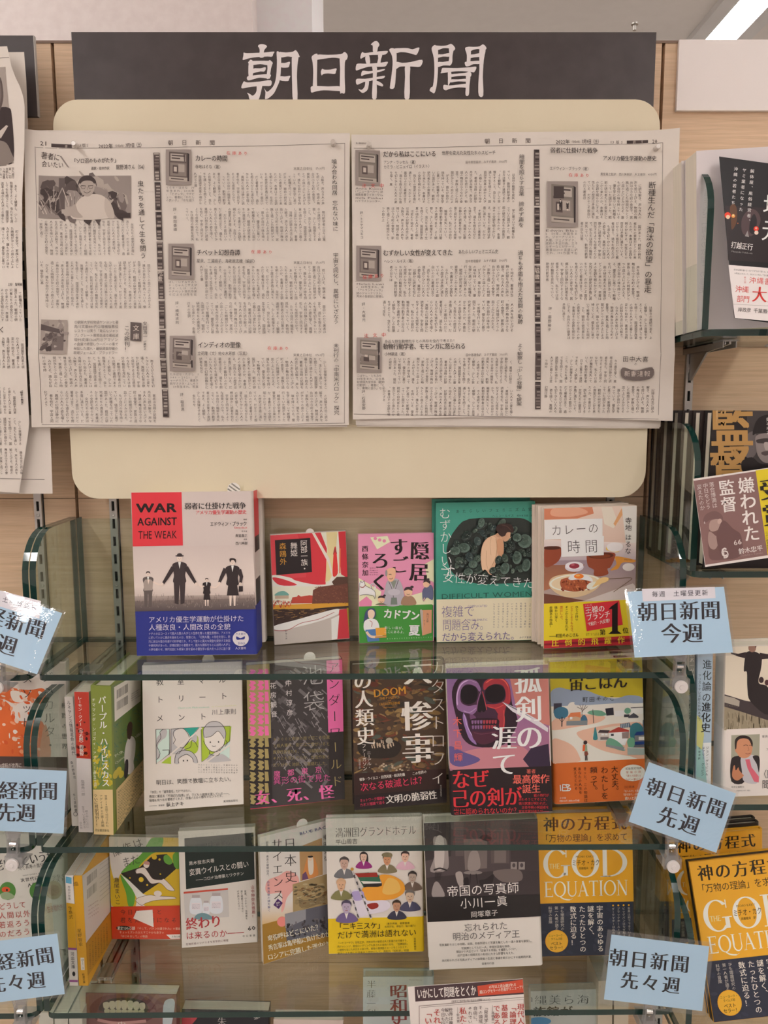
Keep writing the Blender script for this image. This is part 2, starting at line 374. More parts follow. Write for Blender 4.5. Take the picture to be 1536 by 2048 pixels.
# ---------------------------------------------------------------- the unit
TOPZ = 1.93; SL, SR = -.4245, .3730
unit = MB().box(-1.30, 1.25, WALL+.022, WALL+.06, .05, TOPZ-.004).build('wall_back', mat('panel_backing', (.10, .045, .03), .8)); tag(unit, 'back wall of the shelving unit clad in pale oak laminate', 'wall', kind='structure')
for x0, x1 in ((-1.29, SL-.0022), (SL+.0022, SR-.0022), (SR+.0022, 1.24)):
    z = .05
    for z1 in (.62, 1.331, TOPZ-.001):
        MB().box(x0, x1, WALL, WALL+.02, z+.0004, z1-.0004).build('panel', WOOD, unit); z = z1
MB().box(-1.30, 1.25, WALL-.001, WALL+.06, TOPZ-.003, TOPZ).build('top_trim', mat('trim_brown', (.20, .12, .08), .5), unit)
def upright(x, lab):
    t = empty('slotted_upright', (x, WALL, .1), lab, 'shelf upright', 'slotted steel uprights'); z1 = ZC+.245-.1
    b = MB(); W = .0052; s = .0019; y = -.006
    b.box(-W, -s, y, 0, 0, z1).box(s, W, y, 0, 0, z1)
    z0 = atY(235, 1046.4, WALL)[2]-.1; n0 = int(z0/.025); z = z0-n0*.025; k = 0
    while z < z1-.01:
        b.box(-s, s, y, -.001, z+.0068, z+.0182); z += .025
    b.build('rail', STEEL, t)
    MB().box(-s, s, -.0008, -.0002, 0, z1).build('slot_back', DARK, t)
    for z in [z0-n0*.025+.0125+.025*k for k in range(3, 70, 4)]:
        if z < z1: MB().lathe([(.0026, y-.0002), (.0026, y-.0008), (.0016, y-.0012), (.0005, y-.0008)], (0, 0, z), 12, d='y').build('screw', STEEL, t)
    sb = MB().box(W, W+.0014, -.0004, -.0001, 0, z1).build('groove', DARK, t)
UL = {-.477: 'slotted steel upright of the left bay, beside the panel joint', -.3722: 'slotted steel upright at the left end of the middle bay', .3232: 'slotted steel upright at the right end of the middle bay', .4255: 'slotted steel upright of the right bay, below the top glass shelf'}
for x, l in UL.items(): upright(x, l)
# glass
TH = .0076
def slab(name, x0, x1, y0, y1, zt, lab, group=None, r=.012):
    P = [(x0, y1)]
    for cx, a0 in ((x0+r, 180), (x1-r, 270)):
        for i in range(5): a = math.radians(a0+i*22.5); P.append((cx+r*math.cos(a), y0+r+r*math.sin(a)))
    P.append((x1, y1)); t = MB().prism(P, zt-TH, zt, 'z', 0, 1).build(name, [CLEAR, EDGE])
    return tag(t, lab, 'shelf', group)
def guard(x, zb, h, lab, r=.055, y0=None, y1=WALL-.008, t=.0076):
    y0 = y0 or YF[min(YF, key=lambda q: abs(q-zb))]+.003
    P = [(y1, zb), (y1, zb+h)]
    for i in range(9): a = math.radians(90+i*11.25); P.append((y0+r+r*math.cos(a), zb+h-.004*0-r+r*math.sin(a)))
    P.append((y0, zb)); o = MB().prism(P, x, x+t, 'x', 0, 1).build('glass_side_guard', [CLEAR, EDGE])
    return tag(o, lab, 'glass panel', 'glass side guards')
Z1, Z2, Z3 = ZC-.318, ZC-.5285, ZC-.745; Z4 = ZC-.975
ZA, ZB, ZD = ZC+.0945, ZC-.1922, ZC-.4787
YF = {Z1: .913, Z2: .888, Z3: .879, Z4: .872, ZA: .913, ZB: .913, ZD: .890, Z4-.03: .872}   # the lower shelves are a little deeper
names = {Z1: 'upper', Z2: 'middle', Z3: 'lower', Z4: 'lowest'}
for z, n in names.items():
    slab('glass_shelf', SL+.003, SR-.003, YF[z], WALL-.002, z, n+' glass shelf of the middle bay, edged in green', 'glass shelves')
    slab('glass_shelf', -1.2, SL-.006, YF[z], WALL-.002, z, n+' glass shelf of the left bay', 'glass shelves')
    if z != Z4:
        guard(SL+.0012, z+.0002, .174, n+' rounded glass guard standing at the left end of the middle bay')
        guard(SR-.0088, z+.0002, .174, n+' rounded glass guard standing at the right end of the middle bay')
        guard(SL-.0078, z+.0002, .174, n+' rounded glass guard of the left bay, behind the left guard')
        o = MB().box(SL+.01, SR-.01, WALL-.0125, WALL-.0075, z+.0003, z+.172).build('glass_back_guard', [CLEAR, EDGE]); tag(o, n+' upright glass sheet along the back of the middle bay', 'glass panel', 'glass back guards')
for z, n, h in ((ZA, 'top', .190), (ZB, 'second', .178), (ZD, 'third', .174), (Z4-.03, 'bottom', 0)):
    slab('glass_shelf', SR+.006, 1.2, YF[z], WALL-.002, z, n+' glass shelf of the right bay', 'glass shelves')
    if h: guard(SR+.0025, z+.0002, h, n+' rounded glass guard at the left end of the right bay')
def bracket(x, z, lab):
    t = empty('shelf_bracket', (x, WALL, z), lab, 'bracket', 'shelf brackets')
    P = [(0, -.001), (-.125, -.001), (-.125, -.006), (-.06, -.011), (-.012, -.045), (0, -.045)]
    MB().prism(P, -.0012, .0012, 'x').box(-.0085, .0085, -.124, 0, -.0026, -.001).box(-.0085, -.0073, -.124, 0, -.010, -.001).box(.0073, .0085, -.124, 0, -.010, -.001).build('arm', STEEL, t)
    MB().box(-.011, .011, -.128, -.098, -.003, -.0002, 0, .003).build('pad', PLAST, t)
    MB().lathe([(.004, -.0032), (.004, -.0055), (.002, -.006)], (0, -.112, 0), 12).build('screw', CHROME, t)
for x, side in ((-.3722, 'left end'), (.3232, 'right end')):
    for z, n in names.items(): bracket(x, z-TH-.0002, 'steel bracket under the %s glass shelf at its %s' % (n, side))
for z, n in ((ZA, 'top'), (ZB, 'second'), (ZD, 'third')): bracket(.4255, z-TH-.0002, 'steel bracket under the %s glass shelf of the right bay' % n)
for z, n in names.items(): bracket(-.477, z-TH-.0002, 'steel bracket under the %s glass shelf of the left bay' % n)
# ---------------------------------------------------------------- books
DIAG = []
def colmat(h, rough=.35):
    return mat('cover_'+h, c(h), rough, spec=.4)
def cshape(W, T, tb, r, n=4, side='R'):
    """cover seen from above: front board along y=0, round the spine, back board; x right, y back"""
    out = [(0, 0)]
    for i in range(n+1):
        a = -math.pi/2+i*math.pi/2/n; out.append((W-r+r*math.cos(a), r+r*math.sin(a)))
    for i in range(n+1):
        a = i*math.pi/2/n; out.append((W-r+r*math.cos(a), T-r+r*math.sin(a)))
    out.append((0, T)); inn = [(0, T-tb)]; q = max(r-tb, .0002)
    for i in range(n+1):
        a = math.pi/2-i*math.pi/2/n; inn.append((W-tb-q+q*math.cos(a), T-tb-q+q*math.sin(a)))
    for i in range(n+1):
        a = -i*math.pi/2/n; inn.append((W-tb-q+q*math.cos(a), tb+q+q*math.sin(a)))
    inn.append((0, tb)); P = out+inn
    if side == 'L': P = [(W-x, y) for x, y in P]
    return P
def cstrip(P, z0, z1, name, m, root):
    """the C shape is concave: two boards and a spine as quads between outer and inner lines"""
    n = len(P)//2; V = []; Fc = []
    for x, y in P: V += [(x, y, z0), (x, y, z1)]
    for i in range(n-1):
        a, b = i, i+1; d, e = 2*n-1-i, 2*n-2-i
        Fc += [(2*a, 2*b, 2*b+1, 2*a+1), (2*e, 2*d, 2*d+1, 2*e+1), (2*a+1, 2*b+1, 2*e+1, 2*d+1), (2*b, 2*a, 2*d, 2*e)]
    Fc += [(0, 1, 2*(2*n-1)+1, 2*(2*n-1)), (2*(n-1)+1, 2*(n-1), 2*n, 2*n+1)]
    o = mesh(name, V, Fc, m, root); return o
class Book:
    def __init__(s, label, q, base, lean=6, t=.02, hard=0, spine='R', cover='ffffff', back=None, group=None, Y=None, W=None, H=None, name='book', pages=True, roll=0, cat='book', mode='face', rough=.35):
        """q = tl, tr, br, bl of the front cover measured in the photograph; base = height of what it stands on"""
        tl, tr, br, bl = [np.array(p, float) for p in q]; L = math.radians(lean)
        zb = base+.0002+(t*math.sin(L) if mode == 'face' else .128*math.sin(L))
        if roll: A = atZ(*bl, zb) if Y is None else atY(*bl, Y); B = atY(*br, A[1])
        elif Y is None: A = atZ(*bl, zb); B = atZ(*br, zb)
        elif isinstance(Y, tuple): A = atY(*bl, Y[0]); B = atY(*br, Y[1])
        else: A = atY(*bl, Y); B = atY(*br, Y)
        if Y is not None and base is not None and not roll:
            A[2] = B[2] = zb
        U = (B-A)/np.linalg.norm(B-A); bk = np.cross(np.array([0, 0, 1.]), U)   # away from the viewer
        bk = bk/np.linalg.norm(bk); V = np.array([0, 0, 1.])*math.cos(L)+bk*math.sin(L)
        s.fr = Fr(A, U, V); uv = s.fr.uv([tl, tr, br, bl]); s.uvq = uv
        s.W = W or float(np.linalg.norm(B-A)); s.H = H or float((uv[0, 1]+uv[1, 1])/2); s.t = t
        a = uv[0, 0]/uv[0, 1] if W else ((uv[0, 0]+uv[1, 0]-s.W)/2)/s.H      # the book leans a little to one side
        if not roll and abs(a) > .006:
            a = max(-.06, min(.06, a)); U2 = s.fr.U*math.cos(a)-s.fr.V*math.sin(a); V2 = s.fr.V*math.cos(a)+s.fr.U*math.sin(a)
            if a > 0: A = A+np.array([0, 0, s.W*math.sin(a)])
            s.fr = Fr(A, U2, V2)
        uv = s.fr.uv([tl, tr, br, bl])
        def fix(r, q=uv.copy(), w=s.W, h=s.H, ww=W, hh=H):
            f = np.clip(r[:, 1]/h, -.2, 1.2); uL = q[3, 0]+(q[0, 0]-q[3, 0])*f; uR = uL+w if ww else q[2, 0]+(q[1, 0]-q[2, 0])*f
            g = np.clip(r[:, 0]/w, -.2, 1.2); vB = q[3, 1]+(0 if ww else q[2, 1]-q[3, 1])*g; vT = vB+h if hh else q[0, 1]+(0 if ww else q[1, 1]-q[0, 1])*g
            return np.stack([(r[:, 0]-uL)/(uR-uL)*w, (r[:, 1]-vB)/(vT-vB)*h], 1)
        s.fr.fix = fix
        DIAG.append((label[:30], 'W%.4f H%.4f/%.4f' % (s.W, uv[0, 1], uv[1, 1]), 'tlx %.4f trx %.4f' % (uv[0, 0], uv[1, 0]-s.W), 'A', A.round(3), 'B', B.round(3)))
        s.root = empty(name, label=label, cat=cat, group=group, M=s.fr.M()); s.root['size'] = 0; del s.root['size']
        s.mode = mode; s.hard = hard; s.build(spine, cover, back, pages, hard, rough)
        s.a = Art(s.fr, s.root); s.a.clip = (s.W, s.H)
    def build(s, spine, cover, back, pages, hard, rough):
        W, H, t = s.W, s.H, s.t; tb = .0022 if hard else .0006; m = colmat(cover, rough)
        if s.mode == 'face':
            P = cshape(W, t, tb, min(.004 if hard else .0012, t*.3), 4, spine)
            cstrip(P, 0, H, 'cover', m, s.root)
            g = .003 if hard else .0004; e = .003 if hard else .0003
            x0, x1 = (e, W-tb-.0003) if spine == 'R' else (tb+.0003, W-e)
            if pages: MB().box(x0, x1, tb+.0002, t-tb-.0002, g, H-g).build('page_block', PAGES, s.root)
        else:
            D = s.D = .128 if not hasattr(s, 'D') else s.D
            b = MB().box(0, tb, 0, D, 0, H).box(W-tb, W, 0, D, 0, H).box(tb, W-tb, 0, tb, 0, H); b.build('cover', m, s.root)
            g = .003 if hard else .0006
            MB().box(tb+.0002, W-tb-.0002, tb+.0003, D-g, g, H-g).build('page_block', PAGES, s.root)
    def band(s, ytop, col='ffffff', name='belly_band', spine='R', yl=None):
        """wrap-around paper band; ytop = height on the cover (px y at the left edge)"""
        a = s.fr.uv([(s.fr.px(0, 0)[0], ytop)])[0][1]; W, t = s.W+.0004, s.t+.0006
        P = cshape(W, t, .0003, min(.0045, t*.3), 4, spine); P = [(x-(.0002 if spine == 'L' else 0), y-.0003) for x, y in P]
        o = cstrip(P, .0004, a, name, colmat(col, .4), s.root); s.a.w = max(s.a.w, .00042); return o
    def side(s, rightside=True, D=None):
        """a print surface on the side of the book that runs back into the shelf"""
        fr = s.fr; bk = -fr.N
        if rightside: f2 = Fr(fr.O+fr.U*s.W, bk, fr.V); xf = lambda V: np.stack([s.W-V[:, 1], V[:, 0], V[:, 2]], 1)
        else: f2 = Fr(fr.O, -bk, fr.V); xf = lambda V: np.stack([V[:, 1], -V[:, 0], V[:, 2]], 1)
        a = Art(f2, s.root, xf=xf); a.clip = (getattr(s, 'D', None) or s.t, s.H) if s.mode == 'spine' else (s.t, s.H); return a
def copies(b, n, lab, group, cover, hard=1, spine='R', dz=0, dx=0, bandc=None, t=None):
    """further copies of the same title standing behind"""
    off = b.t+.0012; t = t or b.t
    for i in range(n):
        O = b.fr.O-b.fr.N*off+b.fr.U*dx*(i+1)+b.fr.V*dz
        M = b.fr.M(); 
        for k in range(3): M[k][3] = O[k]
        r = empty('book', label=lab[i] if isinstance(lab, (list, tuple)) else lab, cat='book', group=group, M=M)
        tb = .0022 if hard else .0006
        cstrip(cshape(b.W, t, tb, min(.004 if hard else .0012, t*.3), 4, spine), 0, b.H, 'cover', colmat(cover), r)
        g = .003 if hard else .0004; x0, x1 = (g, b.W-tb-.0003) if spine == 'R' else (tb+.0003, b.W-g)
        MB().box(x0, x1, tb+.0002, t-tb-.0002, g, b.H-g).build('page_block', PAGES, r)
        off += t+.0008
def slip(b, u, z, col1, r=.0085, stripes=True, y=None):
    """round tab of the order slip that pokes out of the pages"""
    y = b.t*.5 if y is None else y; P = [(u+r*math.cos(math.radians(a)), z+r*math.sin(math.radians(a))) for a in range(0, 360, 15)]
    o = MB().prism(P, y, y+.0003, 'y').build('order_slip', mat('slip_paper', c('d8d4cf'), .6), b.root)
    if stripes:
        V = []; Fc = []
        for k in range(-2, 3):
            d = k*r*.5; h = r*.11; q = math.sqrt(max(r*r*.96-d*d, 0)); n = len(V); e = np.array([.8, -.6]); f = np.array([.6, .8])
            for sx, sy in ((-1, -1), (1, -1), (1, 1), (-1, 1)):
                p = e*q*sx*.93+f*(d+h*sy); V.append((u+p[0], y-.0001, z+p[1]))
            Fc.append((n, n+1, n+2, n+3))
        mesh('stripes', V, Fc, mat('slip_ink', c('7d7a74'), .6), o)
    return o
def figure(a, x, y, h, hat=0, skirt=0, col='2b2325', skin='d8c8bd', arms=(-1, 1), aw=.30, shirt='e8dcd4'):
    """small printed standing figure seen from the front; x, y = feet, h = height"""
    w = h/7
    if skirt:
        a.poly([(x-.55*w, y-.55*h), (x+.55*w, y-.55*h), (x+.95*w, y-.22*h), (x-.85*w, y-.22*h)], col)
        a.poly([(x-.5*w, y-.22*h), (x-.1*w, y-.22*h), (x-.2*w, y), (x-.42*w, y)], skin); a.poly([(x+.1*w, y-.22*h), (x+.5*w, y-.22*h), (x+.42*w, y), (x+.2*w, y)], skin)
    else: a.poly([(x-.85*w, y-.5*h), (x+.85*w, y-.5*h), (x+.7*w, y-.02*h), (x+.15*w, y), (x, y-.4*h), (x-.15*w, y), (x-.7*w, y-.02*h)], col)
    a.sm([(x-.35*w, y-.86*h), (x+.35*w, y-.86*h), (x+1.05*w, y-.8*h), (x+.8*w, y-.6*h), (x+.85*w, y-.44*h), (x-.85*w, y-.44*h), (x-.8*w, y-.6*h), (x-1.05*w, y-.8*h)], col)
    a.poly([(x-.2*w, y-.86*h), (x+.2*w, y-.86*h), (x, y-.72*h)], shirt)
    a.el(x, y-.93*h, .36*w, .46*w, skin)
    if hat: a.el(x, y-.985*h, .62*w, .13*w, col); a.el(x, y-1.01*h, .36*w, .2*w, col)
    else: a.sm([(x-.4*w, y-.93*h), (x-.3*w, y-1.0*h), (x+.3*w, y-1.0*h), (x+.4*w, y-.93*h), (x+.2*w, y-.97*h), (x-.2*w, y-.97*h)], '2a2020')
# ---------------------------------------------------------------- name board, cream boards, newspapers
def rr_prism(x0, x1, z0, z1, y0, y1, rt, rb, name, m, parent=None, n=8):
    P = []
    for cx, cz, a0, r in ((x1-rt, z1-rt, 0, rt), (x0+rt, z1-rt, 90, rt), (x0+rb, z0+rb, 180, rb), (x1-rb, z0+rb, 270, rb)):
        for i in range(n+1): a = math.radians(a0+i*90/n); P.append((cx+r*math.cos(a), cz+r*math.sin(a)))
    return MB().prism(P, y0, y1, 'y').build(name, m, parent)
SIGNM = noise_mat('black_board', c('3b3434'), c('413a3a'), (1, 1, 1), 40, .42, 0)
CREAM = noise_mat('cream_board', c('c9bea6'), c('cdc3ab'), (1, 1, 1), 8, .6, 0)
yS = 1.035
a0 = atY(143, 75, yS); a1 = atY(1313, 61, yS); zb = atY(150, 205, yS)[2]
t = empty('newspaper_name_board', (0, 0, 0), 'long black board with white brush-style newspaper name above the cream board', 'sign')
MB().box(a0[0], a1[0], yS, yS+.005, zb-.02, a1[2]-.002).build('board', SIGNM, t)
MB().box(a0[0]+.02, a1[0]-.02, yS+.0052, WALL-.0002, zb-.015, zb+.0).build('mounting_rail', STEEL, t)
A = Art(Fr((0, yS, ZC), (1, 0, 0), (0, 0, 1)), t); W_ = 'd2cbcb'
A.xf = lambda V: V+np.array([0, yS, ZC])
A.view(470, 70, 5.908)
for P in ([(272, 135), (285, 115), (320, 108), (360, 118), (378, 138), (352, 170), (340, 205), (342, 262), (288, 262), (292, 190), (286, 155)],
    [(104, 207), (140, 215), (340, 208), (420, 200), (466, 198), (452, 225), (438, 256), (380, 255), (260, 262), (170, 275), (98, 296), (92, 280), (100, 240)],
    [(165, 312), (215, 318), (207, 500), (162, 500)], [(165, 312), (300, 305), (395, 305), (410, 296), (442, 322), (440, 345), (385, 358), (300, 345), (212, 356), (170, 350)],
    [(385, 330), (442, 330), (425, 400), (408, 505), (372, 512), (384, 400)], [(218, 398), (300, 395), (362, 382), (350, 430), (300, 432), (240, 445), (214, 450)],
    [(150, 490), (210, 480), (410, 462), (412, 510), (395, 517), (300, 505), (230, 520), (165, 538), (142, 522)],
    [(108, 548), (150, 562), (300, 550), (424, 536), (422, 600), (340, 604), (200, 612), (90, 632), (76, 612), (90, 575)],
    [(262, 590), (320, 590), (310, 660), (295, 720), (270, 770), (180, 770), (160, 710), (142, 684), (180, 700), (205, 718), (235, 700), (255, 660)],
    [(492, 205), (510, 194), (525, 206), (545, 215), (543, 400), (530, 530), (500, 610), (460, 690), (400, 745), (360, 760), (355, 740), (360, 680), (346, 632), (372, 668), (400, 662), (450, 610), (478, 540), (492, 430), (496, 300)],
    [(520, 206), (600, 208), (680, 200), (722, 182), (764, 255), (745, 262), (680, 262), (620, 255), (540, 265)], [(678, 240), (748, 240), (738, 360), (732, 500), (738, 770), (686, 770), (676, 600), (672, 400)],
    [(540, 335), (590, 332), (648, 318), (642, 360), (626, 385), (540, 382)], [(534, 490), (590, 492), (652, 484), (640, 520), (624, 546), (532, 536)],
    [(905, 265), (930, 235), (965, 222), (975, 235), (972, 300), (968, 520), (966, 640), (922, 640), (925, 450), (918, 330)], [(965, 236), (1100, 236), (1250, 228), (1285, 206), (1310, 210), (1332, 250), (1310, 300), (1240, 280), (1150, 270), (1000, 290), (960, 292)],
    [(1242, 260), (1315, 260), (1298, 330), (1296, 500), (1300, 680), (1262, 686), (1240, 670), (1242, 400)], [(1015, 440), (1030, 402), (1060, 412), (1130, 410), (1198, 396), (1192, 435), (1180, 460), (1100, 456), (1045, 462), (1025, 480)],
    [(900, 612), (960, 605), (1100, 610), (1250, 610), (1270, 660), (1200, 662), (1050, 655), (960, 668), (905, 682), (896, 650)]): A.sm(P, W_, 3)
A.view(720, 70, 5.908)
for P in ([(128, 115), (165, 80), (195, 74), (215, 88), (230, 120), (212, 150), (200, 200), (155, 200), (152, 150), (148, 125)],
    [(5, 255), (25, 205), (60, 215), (180, 200), (300, 190), (330, 196), (300, 232), (210, 236), (110, 240), (50, 262), (10, 282)], [(62, 262), (108, 245), (118, 345), (78, 345)], [(215, 235), (262, 232), (248, 290), (238, 340), (205, 335), (215, 280)],
    [(-20, 340), (80, 342), (240, 330), (326, 318), (318, 350), (290, 376), (200, 378), (100, 378), (0, 408), (-48, 420), (-45, 360)],
    [(145, 370), (200, 385), (196, 500), (196, 745), (144, 745), (150, 550), (152, 440)], [(30, 425), (100, 432), (200, 418), (292, 404), (275, 425), (200, 445), (140, 455), (60, 470), (14, 486)],
    [(-35, 520), (60, 520), (180, 502), (290, 484), (275, 515), (200, 525), (110, 548), (40, 560), (-30, 590), (-48, 560)], [(66, 545), (104, 545), (100, 610), (85, 655), (40, 686), (10, 676), (-20, 640), (20, 650), (55, 610)], [(195, 545), (240, 562), (272, 590), (268, 610), (240, 605), (198, 585)],
    [(345, 180), (375, 158), (410, 168), (430, 200), (432, 330), (425, 450), (408, 620), (358, 636), (355, 600), (372, 480), (385, 350), (378, 250)], [(395, 168), (480, 158), (560, 158), (620, 172), (680, 152), (702, 160), (672, 232), (640, 234), (560, 212), (480, 206), (425, 215)],
    [(425, 322), (500, 332), (600, 322), (735, 296), (712, 376), (620, 376), (540, 374), (470, 378), (425, 402)], [(533, 370), (590, 370), (588, 500), (584, 745), (526, 745), (532, 500)],
    [(845, 165), (880, 122), (900, 135), (922, 180), (920, 330), (920, 440), (905, 600), (880, 688), (850, 680), (822, 658), (840, 620), (862, 600), (878, 450), (872, 280)], [(885, 130), (960, 132), (1030, 125), (1078, 108), (1124, 158), (1100, 190), (1050, 162), (980, 160), (918, 180)],
    [(1052, 150), (1102, 170), (1092, 250), (1090, 320), (1070, 360), (1045, 355), (1055, 250)], [(918, 235), (980, 232), (1060, 215), (1060, 258), (980, 258), (918, 272)], [(920, 325), (980, 322), (1075, 312), (1068, 360), (980, 364), (920, 382)],
    [(1240, 165), (1265, 145), (1300, 150), (1310, 180), (1300, 335), (1262, 340), (1262, 240)], [(1270, 145), (1340, 144), (1410, 138), (1454, 114), (1494, 158), (1460, 190), (1400, 170), (1340, 178), (1300, 192)],
    [(1412, 150), (1482, 160), (1462, 300), (1450, 500), (1456, 716), (1402, 716), (1398, 560), (1410, 400)], [(1300, 238), (1350, 232), (1420, 218), (1420, 258), (1350, 268), (1300, 274)], [(1236, 330), (1262, 318), (1330, 312), (1420, 310), (1410, 345), (1340, 348), (1290, 370), (1250, 372)],
    [(958, 440), (970, 398), (1000, 392), (1150, 394), (1300, 384), (1374, 380), (1350, 442), (1310, 440), (1200, 432), (1080, 438), (960, 456)], [(1040, 430), (1075, 440), (1078, 520), (1062, 570), (1040, 600), (1038, 520)],
    [(1062, 470), (1150, 460), (1240, 452), (1290, 436), (1316, 462), (1300, 500), (1240, 486), (1150, 490), (1070, 500)], [(1255, 470), (1302, 480), (1292, 600), (1284, 712), (1246, 712), (1250, 600)],
    [(1065, 530), (1160, 528), (1260, 522), (1260, 555), (1160, 552), (1070, 565)], [(985, 600), (1005, 592), (1060, 600), (1160, 590), (1270, 582), (1272, 625), (1160, 624), (1060, 640), (1015, 658), (985, 640)]): A.sm(P, W_, 3)
A.end('lettering')
MB().lathe([(.0022, 0), (.0022, .0), (.0022, .006), (.0045, .0065), (.0045, .0085), (.0015, .009)], (atY(1269, 58, 1.05)[0], 1.05, atY(1269, 59, 1.05)[2]-.001), 12).build('wing_screw', STEEL, t)
def cboard(p0, p1, x0, x1, lab, Y=1.02):
    z1 = atY(*p0, Y)[2]; z0 = atY(*p1, Y)[2]; t = empty('cream_display_board', (0, 0, 0), lab, 'board')
    rr_prism(x0, x1, z0, z1, Y, Y+.012, .032, .034, 'board', CREAM, t)
    for x in (x0+.05, x1-.05): MB().box(x-.006, x+.006, Y+.0122, WALL-.0062, (z0+z1)/2, (z0+z1)/2+.12).build('hook', STEEL, t)
    return z0, z1
bz0, bz1 = cboard((700, 199), (700, 996), -.4066, .3532, 'cream board with rounded corners behind the two middle newspapers')
cboard((20, 205), (20, 991), -1.25, -.4950, 'cream board of the left bay, almost hidden behind newspapers')
t = empty('black_name_board', (0, 0, 0), 'dark blank end of the left bay name board', 'sign'); q = atY(66, 71, yS)
MB().box(-1.2, q[0], yS, yS+.005, atY(70, 233, yS)[2], q[2]).build('board', SIGNM, t); MB().box(q[0]+.0001, q[0]+.0012, yS, yS+.005, atY(70, 233, yS)[2], q[2]).build('edge_strip', mat('sign_edge', c('9a948f'), .4), t)
t = empty('white_placard', (0, 0, 0), 'blank white placard on the oak wall above the right bay', 'placard')
q = atY(1359, 79, 1.07); p = atY(1358, 221, 1.07); MB().box(q[0], 1.1, 1.07, 1.0755, p[2], q[2]).build('card', mat('placard_white', c('cfc7c4'), .5), t)

PAPER = noise_mat('newsprint', c('c6beb6'), c('ccc4bc'), (1, 1, 1), 14, .92, .12, 4, .05)
def interp(P, y):
    P = sorted(P, key=lambda p: p[1]); return float(np.interp(y, [p[1] for p in P], [p[0] for p in P]))
class Sheet:
    def __init__(s, name, label, Lp, Rp, Y, bump, top=None, bot=None, nx=26, ny=44, cat='newspaper', group=None, root=None, m=None):
        s.fr = Fr((0, Y, ZC), (1, 0, 0), (0, 0, 1)); s.bump = bump
        y0 = min(p[1] for p in Lp); y1 = max(p[1] for p in Lp); V = []; Fc = []
        for j in range(ny+1):
            f = j/ny
            for i in range(nx+1):
                g = i/nx; ya = y0+(y1-y0)*f; yb = min(p[1] for p in Rp)+(max(p[1] for p in Rp)-min(p[1] for p in Rp))*f
                y = ya*(1-g)+yb*g
                if top and f < .5: y += top(g)*(1-2*f)
                if bot and f > .5: y += bot(g)*(2*f-1)
                x = interp(Lp, ya)*(1-g)+interp(Rp, yb)*g; u, v = s.fr.uv([(x, y)])[0]; V.append((u, Y-bump(np.array([u]), np.array([v]))[0], ZC+v))
        for j in range(ny):
            for i in range(nx): k = j*(nx+1)+i; Fc.append((k, k+nx+1, k+nx+2, k+1))
        s.root = root or empty('newspaper_page' if cat == 'newspaper' else name, (0, 0, 0), label, cat, group)
        mesh('sheet', V, Fc, m or PAPER, s.root, smooth=True)
        s.a = Art(s.fr, s.root, NEWS, bump, w0=.0002, xf=lambda V: V+np.array([0, Y, ZC]))
vF = Fr((0, 1.012, ZC), (1, 0, 0), (0, 0, 1)).uv([(500, 712)])[0][1]
def mkbump(ph, x0, x1, a=.0018, curlL=0, curlR=0, f2=0):
    def b(u, v):
        h = .0035+a*np.sin(u*9+ph)*np.cos(v*7+ph)+.0011*np.sin(u*23+v*5+ph)
        h = h+.0035*np.exp(-np.abs(v-vF)/.05)+.0016*np.exp(-np.abs(v-vF)/.012)
        h = h+.0007*np.exp(-np.abs(u-(x0+x1)/2)/.01)
        if curlL: h = h+curlL*np.clip((x0+.05-u)/.05, 0, 1)**2
        if curlR: h = h+curlR*np.clip((u-x1+.05)/.05, 0, 1)**2
        return np.maximum(h, .0008)
    return b
INK = '443b3a'; INK2 = '665c58'; RED = 'c0605c'; GR = ['6d6360', '8b817c', 'a1978f', '59504e', '4a4241']
def gphoto(a, x0, y0, x1, y1, seed, n=60, base='8b817c'):
    a.rect(x0, y0, x1, y1, base); r = random.Random(seed)
    for i in range(n):
        w = (x1-x0)*r.uniform(.03, .16); h = (y1-y0)*r.uniform(.03, .2); x = r.uniform(x0+w, x1-w); y = r.uniform(y0+h, y1-h); a.el(x, y, w, h, r.choice(GR), r.uniform(0, 90), 7, i % 20 == 0)
def bookpic(a, x0, y0, x1, y1, seed):
    a.rect(x0, y0, x1, y1, '8f8580'); w = x1-x0; h = y1-y0; r = random.Random(seed); q = lambda u, v: (x0+w*(.13+.73*u), y0+h*(.06+.04*u+(.84-.0*u)*v))
    a.poly([q(0, 0), q(1, 0), q(1, .98), q(0, 1)], r.choice(['6d6360', '777069', '625855'])); a.poly([(x1-.14*w, y0+.1*h), (x1-.07*w, y0+.13*h), (x1-.08*w, y1-.1*h), (x1-.14*w, y1-.1*h)], '3f3838')
    P = lambda u0, v0, u1, v1, k, l=True: a.poly([q(u0, v0), q(u1, v0), q(u1, v1), q(u0, v1)], k, l)
    P(.08, .06, .92, .3, 'a89e96'); P(.14, .1, .86, .14, '4a4241'); P(.14, .19, .6, .23, '4a4241', False); P(.06, .36, .94, .8, '807670'); P(.2, .45, .5, .72, '574d4b'); P(.5, .4, .84, .66, 'a1978f', False); P(.26, .5, .42, .66, 'b5aaa1'); P(.0, .84, 1, .98, 'a39990'); P(.1, .89, .8, .92, '4a4241')
